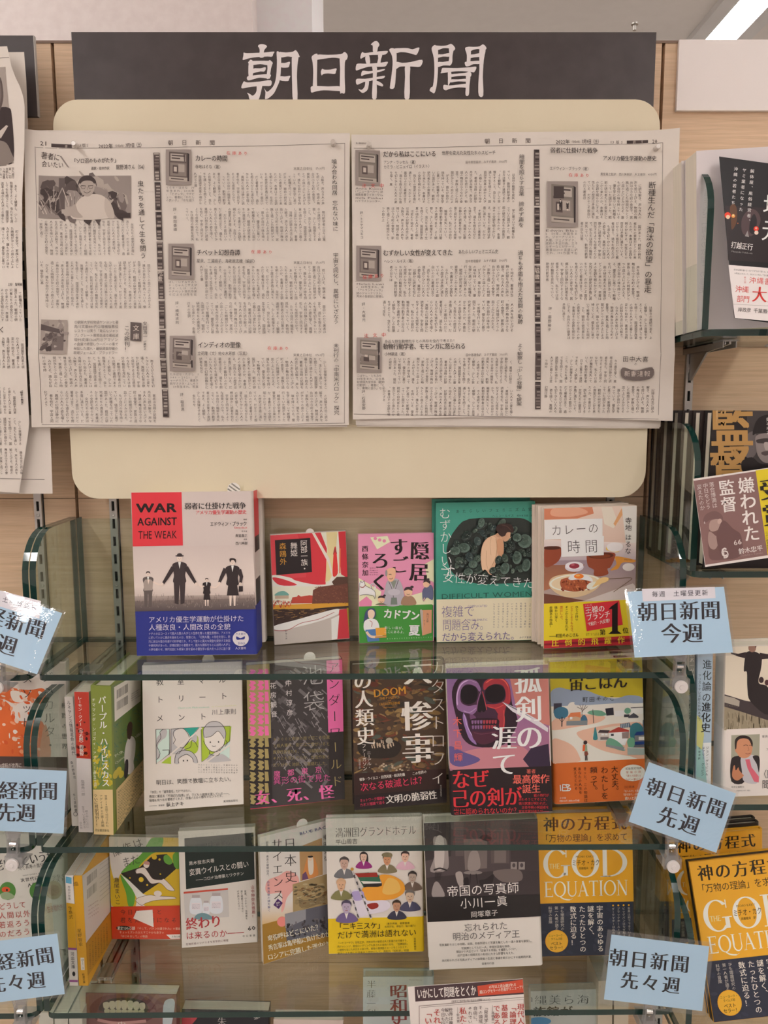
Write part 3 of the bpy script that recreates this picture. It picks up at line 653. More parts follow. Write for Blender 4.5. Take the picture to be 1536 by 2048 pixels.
def bookstrip(a, P0, P1, w):
    """the printed column of little bookshelves between the articles"""
    (x0, y0), (x1, y1) = P0, P1; n = 9; r = random.Random(int(x0))
    for k in range(n):
        f0, f1 = k/n, (k+.94)/n; X0 = x0+(x1-x0)*f0; Y0 = y0+(y1-y0)*f0; X1 = x0+(x1-x0)*f1; Y1 = y0+(y1-y0)*f1
        a.poly([(X0, Y0), (X0+w, Y0), (X1+w, Y1), (X1, Y1)], '554c4a')
        for j in range(9):
            g0 = j/9+.01; g1 = g0+r.uniform(.03, .085); i0 = w*r.uniform(.05, .4)
            a.poly([(X0+i0, Y0+(Y1-Y0)*g0), (X0+w*.92, Y0+(Y1-Y0)*g0), (X0+w*.92, Y0+(Y1-Y0)*g1), (X0+i0, Y0+(Y1-Y0)*g1)], r.choice(['8d837d', '756b67', 'a0968e', '3b3433']), j == 0)
# ---- left middle page
F = lambda x, y: Fr((0, 1.012, ZC), (1, 0, 0), (0, 0, 1)).uv([(x, y)])[0][0]
xl, xr = F(60, 500), F(699, 500)
s0 = Sheet('p', 'page of the same paper pinned underneath the left middle newspaper page', [(58, 262), (66, 560), (71, 700), (76, 857)], [(697, 272), (696, 560), (695, 854)], 1.0155, mkbump(1.3, xl, xr, .0008), cat='newspaper')
p1 = Sheet('p', 'newspaper page with a photo of a man in a white shirt, pinned at left', [(55, 263), (60, 480), (65, 600), (69, 712), (74, 854)], [(700, 270), (699, 480), (698, 712), (698, 850)], 1.012, mkbump(.4, xl, xr, .0018, .010, .002), top=lambda g: 7*math.sin(math.pi*min(1, g*1.3)) if g < .77 else 0)
a = p1.a
a.ln([(76, 298), (300, 299), (690, 290)], .8, INK2); a.ln([(75, 297), (82, 560), (92, 846)], .8, INK2); a.ln([(690, 290), (690, 712), (689, 846)], .7, INK2); a.ln([(92, 849), (400, 852), (690, 846)], .8, INK2)
a.T('21', (84, 289), (96, 289), 12, INK, st='b'); a.poly([(105, 289), (146, 291), (146, 298), (105, 296)], '4a4140'); a.T('読書', (112, 293), (142, 295), 6, 'b5aaa1'); a.T('13版S', (157, 293), (180, 293), 8, INK2); a.T('2022年', (200, 295), (229, 295), 10, INK, st='b'); a.T('（令和4年）', (230, 295), (254, 295), 6, INK2); a.T('7月9日（土）', (254, 294), (290, 293), 10, INK, st='b')
a.T('朝日新聞', (330, 289), (440, 288), 11, INK2)
a.T('著者に', (86, 313), (122, 317), 15, INK, st='s'); a.T('会いたい', (87, 330), (129, 332), 13, INK, st='s'); a.poly([(121, 313), (125, 314), (141, 337), (137, 336)], '8b817c')
a.T('「ソロ沼のものがたり」', (146, 324), (240, 323), 11, INK, st='b'); a.T('画家・絵本作家', (185, 339), (222, 339), 7, INK); a.T('舘野鴻さん（54）', (235, 337), (297, 337), 11, INK, st='s')
gphoto(a, 82, 354, 265, 439, 11, 110); a.rect(120, 358, 132, 420, '5f5654'); r = random.Random(2)
for i in range(30): x = r.uniform(85, 165); y = r.uniform(400, 432); a.ln([(x, y), (x+r.uniform(-14, 14), y-r.uniform(8, 34))], 1.6, r.choice(['b5aba3', '6d6360', '9b918a']), lift=i == 0)
a.sm([(148, 439), (152, 415), (165, 397), (190, 390), (212, 396), (222, 415), (222, 438)], 'bdb3aa'); a.el(177, 376, 15, 19, 'a1968e'); a.sm([(162, 370), (165, 358), (178, 355), (191, 360), (192, 370), (185, 364), (170, 364)], '4a4241'); a.ln([(165, 373), (174, 374)], 1.3, '3f3838'); a.ln([(179, 374), (189, 373)], 1.3, '3f3838'); a.cv([(170, 385), (177, 388), (184, 384)], 1.2, '5f5654'); a.ln([(164, 374), (166, 379), (172, 379), (174, 374)], .9, '4a4241', closed=True); a.ln([(180, 374), (181, 379), (187, 379), (189, 373)], .9, '4a4241', closed=True); a.ln([(177, 376), (178, 382)], .9, '7d736d'); a.sm([(158, 374), (161, 362), (170, 354), (184, 354), (194, 363), (196, 376), (192, 366), (184, 361), (170, 361), (163, 366)], '4a4241'); a.sm([(150, 436), (140, 425), (152, 410), (158, 424), (168, 436)], 'a1968e'); a.sm([(214, 398), (226, 412), (232, 436), (220, 438), (212, 420)], 'b0a59c'); a.poly([(235, 428), (264, 428), (264, 438), (240, 438)], '453d3c')
a.T('虫たちを通して生を問う', (284, 363), (289, 520), 13, '3c3433', 1, 's')
bookstrip(a, (310, 309), (328, 838), 12); a.T('読書', (321, 538), (323, 566), 10, 'c5bab1', 1, 'b')
for n, (x0, y0, x1, y1, nc, nr, sh) in enumerate([(82, 443, 272, 512, 20, 12, 0), (84, 524, 305, 618, 23, 16, 1), (92, 714, 312, 775, 23, 10, 0), (94, 782, 315, 845, 23, 10, 0), (388, 348, 650, 412, 28, 11, 0), (372, 418, 652, 484, 30, 11, 0), (400, 533, 652, 600, 27, 11, 0), (375, 605, 653, 668, 30, 10, 0), (400, 716, 655, 778, 27, 10, 0), (385, 783, 656, 843, 29, 10, 0)]):
    a.body(x0, y0, x1, y1, nc, nr, INK2, dx=1.5, short=1)
gphoto(a, 90, 641, 138, 709, 21, 30, '978d86'); a.rect(110, 668, 132, 702, '6d6360'); a.poly([(90, 650), (125, 660), (125, 668), (90, 662)], '5a5150'); a.T('朝鮮', (128, 657), (129, 676), 8, '4a4140', 1); a.T('学校', (116, 666), (116, 686), 8, '4a4140', 1)
a.rows('①朝鮮大学校物語ヤンヨンヒ著角川文庫880円②増補版悪役レスラーは笑う「卑劣なジャップ」グレート東郷森達也著岩波現代文庫1364円③アマゾンの倉庫で絶望しウーバーの車で発狂した潜入・最低賃金労働の現場ジェームズ・ブラッドワース著', 152, 641, 240, 711, 8, INK2, 7)
a.poly([(264, 645), (286, 647), (286, 684), (264, 682)], '5f5654'); a.T('文庫', (275, 649), (276, 682), 13, 'c5bab1', 1, 's'); a.T('この新刊！', (257, 652), (258, 705), 12, INK, 1, 's'); a.T('安田浩一', (293, 644), (294, 678), 9, INK, 1); a.T('が薦める', (293, 682), (294, 702), 6, INK, 1)
for n, (bx, by, t1, t2, x1, x2, yy, rx, cap) in enumerate([(335, 303, 'カレーの時間', '寺地はるな〈著〉', 457, 447, 320, 453, 'てらち・はるな　77年生まれ。2015年、「ビオレタ」でデビュー。著書に「わたしの良い子」「水を縫う」など。'), (340, 490, 'チベット幻想奇譚', '星泉、三浦順子、海老原志穂〈編訳〉', 482, 515, 507, 502, 'ほし・いずみ▽みうら・じゅんこ▽えびはら・しほ　10人のチベット現代作家らによる13作を収録する。'), (343, 673, 'インディオの聖像', '立花隆〈文〉佐々木芳郎〈写真〉', 484, 501, 691, 535, 'たちばな・たかし　1940－2021。ジャーナリスト。著書多数▽ささき・よしろう　59年生まれ、写真家。')]):
    bookpic(a, bx, by, bx+50, by+70, 30+n); a.T(t1, (393+n*3, yy), (x1, yy), 13, '3c3433', st='b'); a.T(t2, (393+n*3, yy+17), (x2, yy+17), 8.5, INK); a.T('在庫あり', (rx, by+6+n*9), (rx+46, by+7+n*9), 8, RED, st='b')
    a.rows(cap, bx, by+73, bx+57, by+104, 5, INK2, 5.6); a.T('実業之日本社　1760円', (588, yy+20), (650, yy+20), 6, INK2)
for tx, p0, p1_ in (('噛み合わぬ同居　忘れない味に', (669, 322), (672, 466)), ('宇宙と同化し、異郷にいざなう', (672, 508), (673, 650)), ('未刊行の「中南米バロック」探究', (673, 688), (674, 830))): a.T(tx, p0, p1_, 11, '3c3433', 1, 's')
a.T('評・藤田香織', (353, 418), (354, 466), 7, INK, 1); a.T('評・横尾忠則', (357, 604), (358, 650), 7, INK, 1); a.T('評・稲泉連', (366, 786), (368, 822), 7, INK, 1)
a.end('newsprint_page')
# ---- right middle page
xl, xr = F(704, 500), F(1345, 500)
for k, (d, y0) in enumerate(((5, 858), (3, 855))):
    Sheet('p', ['lowest page of the stack pinned under the right middle newspaper', 'middle page of the stack pinned under the right middle newspaper'][k], [(711+d, 272), (710+d, 600), (709+d, y0-8)], [(1349-d, 268), (1344-d, 500), (1322-d, y0-4)], 1.018-.002*k, mkbump(2+k, xl, xr, .0006), bot=lambda g: 3, cat='newspaper')
p2 = Sheet('p', 'newspaper page with a large vertical headline, pinned on the board at right', [(703, 272), (705, 480), (706, 712), (706, 839)], [(1353, 262), (1348, 420), (1344, 560), (1340, 712), (1339, 838)], 1.012, mkbump(2.2, xl, xr, .002, .002, .008), bot=lambda g: -6*math.sin(math.pi*g)+4*g)
a = p2.a
a.ln([(708, 299), (1000, 294), (1322, 289)], .8, INK2); a.ln([(1322, 289), (1318, 560), (1312, 830)], .7, INK2); a.ln([(708, 828), (1000, 833), (1312, 838)], .8, INK2)
a.T('20', (1302, 285), (1312, 285), 11, INK, st='b'); a.poly([(1252, 283), (1294, 282), (1294, 288), (1252, 289)], '4a4140'); a.T('読書', (1260, 286), (1288, 285), 6, 'b5aaa1'); a.T('13版S', (1218, 286), (1245, 286), 7, INK2); a.T('2022年', (1110, 286), (1138, 286), 10, INK, st='b'); a.T('（令和4年）', (1139, 286), (1161, 286), 6, INK2); a.T('7月9日（土）', (1162, 285), (1200, 285), 10, INK, st='b'); a.T('朝日新聞', (960, 285), (1068, 284), 11, INK2); a.T('第三種郵便物認可', (712, 289), (735, 289), 4, INK2)
bookstrip(a, (1066, 302), (1068, 822), 11); a.T('読書', (1072, 535), (1072, 562), 10, 'c5bab1', 1, 'b')
for (x0, y0, x1, y1, nc, nr) in [(778, 344, 1030, 408, 27, 11), (762, 415, 1030, 480, 28, 11), (778, 532, 1027, 595, 27, 10), (764, 602, 1027, 665, 28, 10), (776, 716, 1024, 768, 27, 9), (764, 774, 1026, 832, 28, 10), (1163, 364, 1282, 440, 14, 12), (1157, 446, 1281, 520, 14, 12), (1088, 527, 1278, 602, 20, 12), (1120, 608, 1302, 680, 19, 12), (1085, 714, 1232, 766, 15, 9), (1085, 772, 1306, 826, 23, 9)]: a.body(x0, y0, x1, y1, nc, nr, INK2, dx=-.8, short=1)
for n, (bx, by, t1, x1, t2, x2, yy, cap) in enumerate([(711, 303, 'だから私はここにいる', 872, '世界を変えた女性たちのスピーチ', 990, 310, 'Anna Russell「ニューヨーカー」誌編集者兼ライター▽Camila Pinheiroイラストレーター。'), (713, 493, 'むずかしい女性が変えてきた', 905, 'あたらしいフェミニズム史', 995, 507, 'Helen Lewis　83年生まれ。米「アトランティック」誌のジャーナリスト。英米の各紙誌に寄稿している。'), (714, 676, '動物行動学者、モモンガに怒られる', 930, '', 0, 694, 'こばやし・ともみち　58年生まれ。公立鳥取環境大学学長（動物行動学）。著書に「ヒト、動物に会う」など。')]):
    bookpic(a, bx, by, bx+49, by+70, 50+n); a.T(t1, (766, yy), (x1, yy-1), 13, '3c3433', st='b')
    if t2: a.T(t2, (x1+11, yy-2), (x2, yy-2), 9, '3c3433')
    a.rows(cap, bx, by+73, bx+55, by+104, 5, INK2, 5.6); a.T('田中恵理香訳　みすず書房　3960円', (930, yy+17), (1012, yy+16), 6, INK2)
a.T('身近な野生動物たちとの共存を全力で考えた！', (769, 684), (912, 682), 7, INK); a.T('アンナ・ラッセル〈著〉', (767, 327), (835, 326), 8, INK); a.T('カミラ・ピニェイロ〈イラスト〉', (767, 336), (862, 334), 8, INK); a.T('ヘレン・ルイス〈著〉', (768, 524), (830, 523), 8, INK); a.T('小林朋道〈著〉', (769, 709), (814, 709), 8, INK)
for tx, p0, p1_ in (('暗闇を照らす言葉　諦めず声を', (1042, 312), (1040, 458)), ('過ちも矛盾も抱えた苦闘の軌跡', (1039, 503), (1038, 650)), ('よく観察し「少しの我慢」を提案', (1037, 688), (1036, 812))): a.T(tx, p0, p1_, 11, '3c3433', 1, 's')
a.T('注文中', (720, 374), (772, 373), 9, RED, st='b'); a.T('在庫あり', (724, 556), (770, 552), 9, RED, st='b'); a.T('注文中', (724, 673), (776, 670), 9, RED, st='b'); a.T('在庫あり', (1133, 353), (1178, 354), 8, RED, st='b')
a.T('弱者に仕掛けた戦争', (1098, 304), (1193, 304), 12, '3c3433', st='b'); a.T('アメリカ優生学運動の歴史', (1203, 319), (1309, 320), 11, '3c3433', st='b'); a.T('エドウィン・ブラック〈著〉', (1097, 340), (1178, 341), 8, INK); a.T('貴堂嘉之監訳　西川美樹訳　人文書院　4950円', (1198, 351), (1309, 352), 6, INK2)
a.T('断種生んだ「淘汰の欲望」の暴走', (1301, 366), (1291, 588), 15, '3c3433', 1, 's')
bookpic(a, 1092, 366, 1153, 457, 61); a.rect(1104, 376, 1125, 400, '4a4241'); figure(a, 1118, 425, 22, 1, 0, '3f3838'); figure(a, 1132, 425, 18, 0, 1, '3f3838'); a.rows('Edwin Black　50年、米国生まれ。ジャーナリスト。人種、ジェノサイド、政府の不正行為、エネルギーなどがテーマ。著書は20の言語に訳され、190カ国で出版されている。', 1088, 461, 1152, 512, 8, INK2, 6)
a.T('田中大喜', (1239, 719), (1291, 720), 12, INK); a.T('の', (1262, 729), (1270, 729), 7, INK); a.sm([(1240, 736), (1266, 742), (1298, 736), (1298, 756), (1268, 762), (1240, 756)], '6d6360'); a.T('新書速報', (1243, 748), (1295, 748), 12, 'c5bab1', st='s'); a.T('評・藤野裕子', (1097, 615), (1095, 665), 7, INK, 1); a.T('評・トミヤマユキコ', (723, 425), (724, 480), 6.5, INK, 1); a.T('評・大塚元', (727, 606), (728, 645), 7, INK, 1); a.T('評・石原安野', (727, 780), (728, 820), 7, INK, 1)
a.end('newsprint_page')
# ---- left bay newspapers
q = Sheet('p', 'blank long sheet hanging lowest in the left bay, behind the curled page', [(-60, 830), (-60, 988)], [(100, 830), (103, 900), (106, 987)], 1.012, lambda u, v: .0012+0*u, ny=10); q.a.ln([(-60, 957), (90, 959)], 1, INK2); q.a.end('newsprint_page')
q = Sheet('p', 'pale sheet peeping out at the upper left behind the page with a portrait', [(-60, 106), (-60, 300)], [(49, 105), (54, 170), (58, 300)], 1.0145, lambda u, v: .0012+0*u, ny=10)
bl = lambda u, v: .006+.014*np.clip((u+.53)/.12, 0, 1)**2*np.clip(.5+(v+.05)*1.2, .3, 1)+.002*np.sin(v*14)
q = Sheet('p', 'newspaper page with a large portrait photo, curling away at the left edge', [(-80, 99), (-80, 500), (-80, 978)], [(24, 102), (34, 150), (54, 190), (60, 215), (58, 300), (53, 400), (54, 560), (60, 700), (65, 850), (42, 985)], 1.008, bl)
a = q.a; a.ln([(-50, 124), (28, 124)], .9, INK2); a.rect(-60, 142, 20, 336, '8f857e'); a.poly([(-60, 142), (19, 142), (35, 332), (-60, 336)], '978d86')
a.sm([(-40, 330), (-20, 235), (0, 222), (25, 222), (32, 240), (35, 325), (10, 332)], '3f3737'); a.sm([(-30, 160), (5, 158), (14, 185), (12, 215), (-5, 245), (-30, 250)], '5a504d'); a.sm([(-20, 170), (6, 168), (10, 200), (0, 228), (-15, 235)], '6d6360'); a.poly([(2, 270), (20, 256), (24, 258), (8, 282)], 'b5aba3'); a.sm([(-20, 290), (15, 288), (30, 310), (32, 330), (-20, 335)], '7d736d'); a.poly([(-6, 232), (2, 228), (4, 270), (-6, 280)], 'b8aea6')
a.rows('男　１９５９年東京都生まれ。作家。九月に新刊を含む二冊のエッセー集を刊行。', -20, 340, 37, 362, 4, INK2, 6)
for x0, y0, x1, y1, nc, nr in ((-30, 368, 44, 450, 8, 13), (-30, 458, 47, 540, 8, 13), (-30, 580, 54, 645, 9, 10), (-30, 676, 58, 738, 9, 10), (-30, 775, 40, 828, 7, 9), (-30, 835, 50, 890, 8, 9), (-30, 896, 52, 948, 8, 9)): a.body(x0, y0, x1, y1, nc, nr, INK2, dx=1)
a.T('三砂　智明編', (24, 572), (54, 572), 7, INK); a.T('働く', (-8, 661), (18, 661), 13, '3c3433', st='s'); a.T('「戦争の教室」', (50, 778), (52, 812), 6, INK, 1, 'b'); a.ln([(-50, 955), (46, 957)], 1, INK2); a.end('newsprint_page')
# ---- pins
def pin(x, y, Y, lab):
    p = atY(x, y, Y); t = empty('push_pin', (p[0], Y, p[2]), lab, 'push pin', 'push pins'); m = mat('pin_plastic', c('b9b0a8'), .15, spec=.8)
    MB().lathe([(.0034, -.0014), (.0034, -.0022), (.0018, -.003), (.0016, -.007), (.0030, -.0085), (.0032, -.0096), (.0024, -.0102)], (0, 0, 0), 16, d='y').build('grip', m, t, True); MB().lathe([(.0005, -.0014), (.0005, .006)], (0, 0, 0), 8, d='y').build('needle', CHROME, t)
for x, y, l in ((153, 292, 'push pin in the upper left corner of the left middle newspaper'), (667, 289, 'push pin in the upper right corner of the left middle newspaper'), (738, 293, 'push pin in the upper left corner of the right middle newspaper'), (1311, 298, 'push pin in the upper right corner of the right middle newspaper')): pin(x, y, 1.0075, l)
# ---------------------------------------------------------------- upper shelf of the middle bay
G1 = 'books facing out on the upper glass shelf'
def b1():
    b = Book('thick grey and red hardcover about war, first from the left on the upper shelf', [(261, 985), (506, 984), (514, 1311), (274, 1312)], Z1, 2.5, .047, 1, 'R', 'c3b7b2', group=G1)
    a = b.a.view(0, 940, 2.793)
    a.poly([(733, 127), (1014, 126), (1022, 424), (741, 427)], 'cd3640')
    a.T('WAR', (762, 211), (988, 210), 70, '1c1214', st='B'); a.T('AGAINST', (768, 287), (990, 286), 62, '1c1214', st='b'); a.T('THE WEAK', (772, 361), (990, 360), 62, '1c1214')
    a.T('弱者に仕掛けた戦争', (1030, 204), (1376, 203), 40, '1a1618', st='b'); a.T('アメリカ優生学運動の歴史', (1092, 240), (1378, 239), 26, 'c8404a', st='b')
    a.T('著者', (1360, 281), (1380, 281), 9, '332b2b'); a.T('エドウィン・ブラック', (1174, 305), (1380, 304), 27, '1a1618', st='b'); a.T('Edwin Black', (1310, 326), (1383, 326), 14, 'c8404a')
    a.T('監訳者', (1350, 347), (1382, 347), 9, '332b2b'); a.T('貴堂嘉之', (1315, 371), (1383, 371), 18, '332b2b'); a.T('訳者', (1362, 391), (1382, 391), 9, '332b2b'); a.T('西川美樹', (1316, 413), (1384, 413), 18, '332b2b')
    # the photograph of a family, hand in hand on a meadow
    a.grad([(741, 430), (1414, 425), (1424, 640), (748, 650)], 'c2b5b0', 'd2c5bd'); a.grad([(748, 650), (1424, 640), (1426, 720), (750, 720)], 'd2c5bd', 'bdb0a9')
    a.grad([(751, 705), (1426, 700), (1428, 722), (752, 735)], 'a89a93', '857771'); a.grad([(752, 732), (1427, 720), (1430, 782), (755, 790)], '746863', '51484a')
    rr = random.Random(3)
    for i in range(260): x = rr.uniform(755, 1424); y = rr.uniform(700, 775); a.ln([(x, y), (x+rr.uniform(-5, 5), y-rr.uniform(5, 20))], 1.2, rr.choice(['5d524e', '8d807a', '443c3a', '9d9089']), lift=i == 0)
    figure(a, 828, 768, 200, 0, 0, '5b5250'); a.poly([(812, 612), (845, 612), (856, 625), (852, 672), (806, 674), (802, 628)], '9c9088'); a.poly([(824, 612), (836, 612), (830, 640)], 'd8c8bd'); figure(a, 1004, 752, 275, 1, 0, '3a3133'); figure(a, 1156, 762, 155, 0, 1, '2b2325'); figure(a, 1300, 762, 262, 0, 1, '2f2729')
    for x, y, r in ((828, 582, 9), (1004, 496, 12), (1156, 618, 7), (1300, 518, 11)):
        for q in (-.4, .4): a.el(x+q*r, y-.1*r, .16*r, .12*r, '4a3c3a', 0, 8, q < 0)
        a.ln([(x-.28*r, y+.55*r), (x+.28*r, y+.55*r)], .15*r, '8a6a62', lift=False)
    a.sm([(1288, 520), (1284, 500), (1300, 496), (1318, 502), (1316, 522), (1310, 508), (1294, 508)], '2a2020')
    for P in ([(858, 625), (885, 640), (910, 640)], [(1110, 640), (1130, 656), (1142, 650)], [(1176, 655), (1205, 660), (1228, 640)]): a.ln(P, 9, 'd8c8bd')
    for P in ([(970, 545), (935, 600), (912, 635)], [(1040, 545), (1070, 595), (1095, 635)], [(1262, 555), (1240, 600), (1226, 632)], [(1336, 560), (1350, 600), (1344, 640)]): a.ln(P, [26, 20, 14], '352c2e')
    for x, y in ((908, 638), (1098, 638), (1226, 636), (1344, 640)): a.el(x, y, 8, 9, 'd8c8bd')
    a.poly([(1336, 652), (1358, 652), (1358, 682), (1334, 684)], '2b2325')
    a.end('cover_print')
    b.band(1214, '27317f')
    a.T('アメリカ優生学運動が仕掛けた', (830, 836), (1364, 832), 38, 'c9c4d6', st='g'); a.T('人種改良・人間改良の全貌', (832, 879), (1290, 877), 38, 'c9c4d6')
    a.rows('ナチのホロコーストで膨大な数の人びとの生命を奪った優生思想は、アメリカに於いていかに暴走を始めたのか。背景には、「劣勢人種」の存在を信じ、熱烈に新法を築き先導する科学者たち、そして彼らに莫大な資金を提供する財団や研究所があった。診療記録から書簡まで、膨大な資料をもとに出時の人びとの声を蘇らせ、現代社会にも根深く底を留める優生学の拡大をつぶさに追う渾身の書。', 832, 903, 1288, 1013, 5, 'b3aecb', 17, dy=-2)
    a.el(1346, 944, 45, 42, 'c9c4c9', n=36); a.T('人文書院', (1318, 918), (1374, 918), 13, '27317f'); a.sm([(1322, 932), (1345, 942), (1368, 932), (1366, 948), (1345, 950), (1324, 950)], '27317f'); a.T('100th', (1330, 970), (1372, 970), 22, '27317f'); a.T('人文書院', (1316, 999), (1376, 998), 15, 'c9c4d6')
    a.end('band_lettering')
    # spine
    s = b.side(1); s.m = GLOSS
    s.w = .0001; sp = lambda u0, v0, u1, v1, h, lift=True: s.emituv(np.array([(u0, v0), (u1, v0), (u1, v1), (u0, v1)]), [(0, 1, 2), (0, 2, 3)], c(h), lift)
    T, H = b.t, b.H; a0, a1 = .005, T-.005
    sp(a0, H*.72, a1, H, 'c8303c'); sp(a0, H*.625, a1, H*.72, '1a1416'); sp(a0, H*.46, a1, H*.625, 'cfc6bf'); sp(a0, H*.292, a1, H*.46, '1a1416')
    s.end('spine_print')
    slip(b, .128, b.H+.0015, 1)
    copies(b, 1, 'second copy hidden behind the thick war hardcover, its top just showing', G1, 'c9c0b8', 1, dz=.004, dx=.004, t=.022)
b1()
def b2():
    b = Book('small red paperback with a black title panel and a lake view, upper shelf', [(540.5, 1069), (692, 1063), (699, 1279), (549, 1290)], Z1, 2.5, .0085, 0, 'R', 'bdb3ad', group=G1)
    a = b.a.view(520, 960, 4.042)
    a.poly([(84, 447), (690, 421), (722, 1040), (100, 1060)], 'e8d9c8')
    a.poly([(84, 447), (490, 430), (540, 560), (530, 850), (100, 858)], 'c93843')
    a.poly([(84, 447), (300, 438), (380, 640), (372, 790), (96, 800)], 'cf4650')
    a.poly([(535, 428), (625, 425), (600, 740), (560, 820), (528, 830), (545, 560)], 'dccb98'); a.poly([(420, 433), (442, 432), (560, 640), (610, 850), (625, 1050), (612, 1052), (596, 830), (548, 670)], 'dcd2c8')
    a.poly([(632, 425), (690, 422), (715, 800), (655, 770)], 'c5323d'); a.poly([(640, 560), (652, 560), (650, 760), (640, 760)], 'd86a4a')
    a.sm([(592, 630), (600, 560), (606, 545), (614, 560), (622, 640), (628, 760), (588, 780)], 'cf3a38'); a.sm([(590, 610), (604, 552), (622, 604), (606, 590)], 'a33a3a')
    a.sm([(98, 770), (240, 790), (290, 815), (420, 845), (540, 850), (585, 790), (600, 840), (500, 880), (300, 880), (100, 860)], 'e9ded2')
    a.sm([(100, 790), (180, 800), (300, 850), (160, 850)], 'c93843')
    a.poly([(100, 860), (540, 865), (700, 835), (722, 1000), (104, 1025)], 'e6d7c6')
    a.sm([(120, 935), (150, 905), (200, 900), (232, 935)], '6fa39a'); a.rect(122, 934, 232, 960, 'b9a48e'); a.poly([(250, 990), (262, 950), (300, 945), (310, 930), (330, 945), (400, 935), (440, 940), (440, 1000), (250, 1000)], 'b3463a')
    a.poly([(428, 895), (470, 870), (712, 840), (722, 1005), (420, 1015)], '6a4136'); a.poly([(580, 830), (620, 790), (712, 790), (714, 842), (600, 862)], '51392f')
    a.poly([(104, 1010), (722, 998), (726, 1045), (106, 1062)], 'c99536'); a.poly([(106, 1045), (420, 1045), (610, 1030), (725, 1025), (728, 1060), (600, 1080), (420, 1120), (200, 1190), (110, 1200)], '372824')
    rr = random.Random(5)
    for i in range(120): x = rr.uniform(112, 560); y = rr.uniform(1045, 1130); a.ln([(x, y), (x+rr.uniform(8, 40), y-2)], 3, rr.choice(['b58b4a', '5d4436', '8a6a44', '2b1e1c']), lift=i == 0)
    for i in range(60): x = rr.uniform(104, 255); y = rr.uniform(985, 1035); a.ln([(x, y), (x+rr.uniform(-6, 6), y-rr.uniform(6, 22))], 5, rr.choice(['b8402f', 'c8573a', '7d3a2d']), lift=i == 0)
    for i in range(120): x = rr.uniform(425, 716); y = rr.uniform(860, 1005); a.ln([(x, y), (x+10, y+2)], 4, rr.choice(['7d5240', '5a352c', '8a5d45']), lift=i == 0)
    a.poly([(110, 1195), (420, 1125), (640, 1050), (728, 1045), (740, 1290), (118, 1332)], 'b8b0a9')
    a.sm([(112, 1180), (300, 1130), (560, 1060), (640, 1050), (640, 1085), (500, 1140), (300, 1190), (150, 1215)], 'e6dcd4'); a.poly([(640, 1055), (728, 1045), (738, 1285), (612, 1294)], 'bf3440'); a.poly([(575, 1130), (640, 1100), (625, 1290), (580, 1298)], 'e6dcd4')
    a.cv([(114, 1215), (220, 1215), (330, 1160), (470, 1130), (600, 1075)], 4, '9a3038'); a.poly([(700, 1040), (735, 1040), (742, 1270), (724, 1270)], '9a8a2a')
    a.poly([(121, 487), (405, 472), (420, 748), (133, 768)], '251f22')
    a.T('阿部一族・', (353, 490), (361, 745), 58, 'd6d0ca', 1, 's', sx=1); a.T('舞姫', (273, 505), (276, 620), 60, 'd6d0ca', 1, 's', sx=1); a.T('森鴎外', (183, 505), (189, 690), 58, 'c9963a', 1, 's', sx=1)
    a.T('新潮文庫', (209, 1212), (213, 1292), 15, '4b4547', 1)
    a.end('cover_print'); slip(b, .055, b.H-.001, 1, r=.006, stripes=False)
b2()
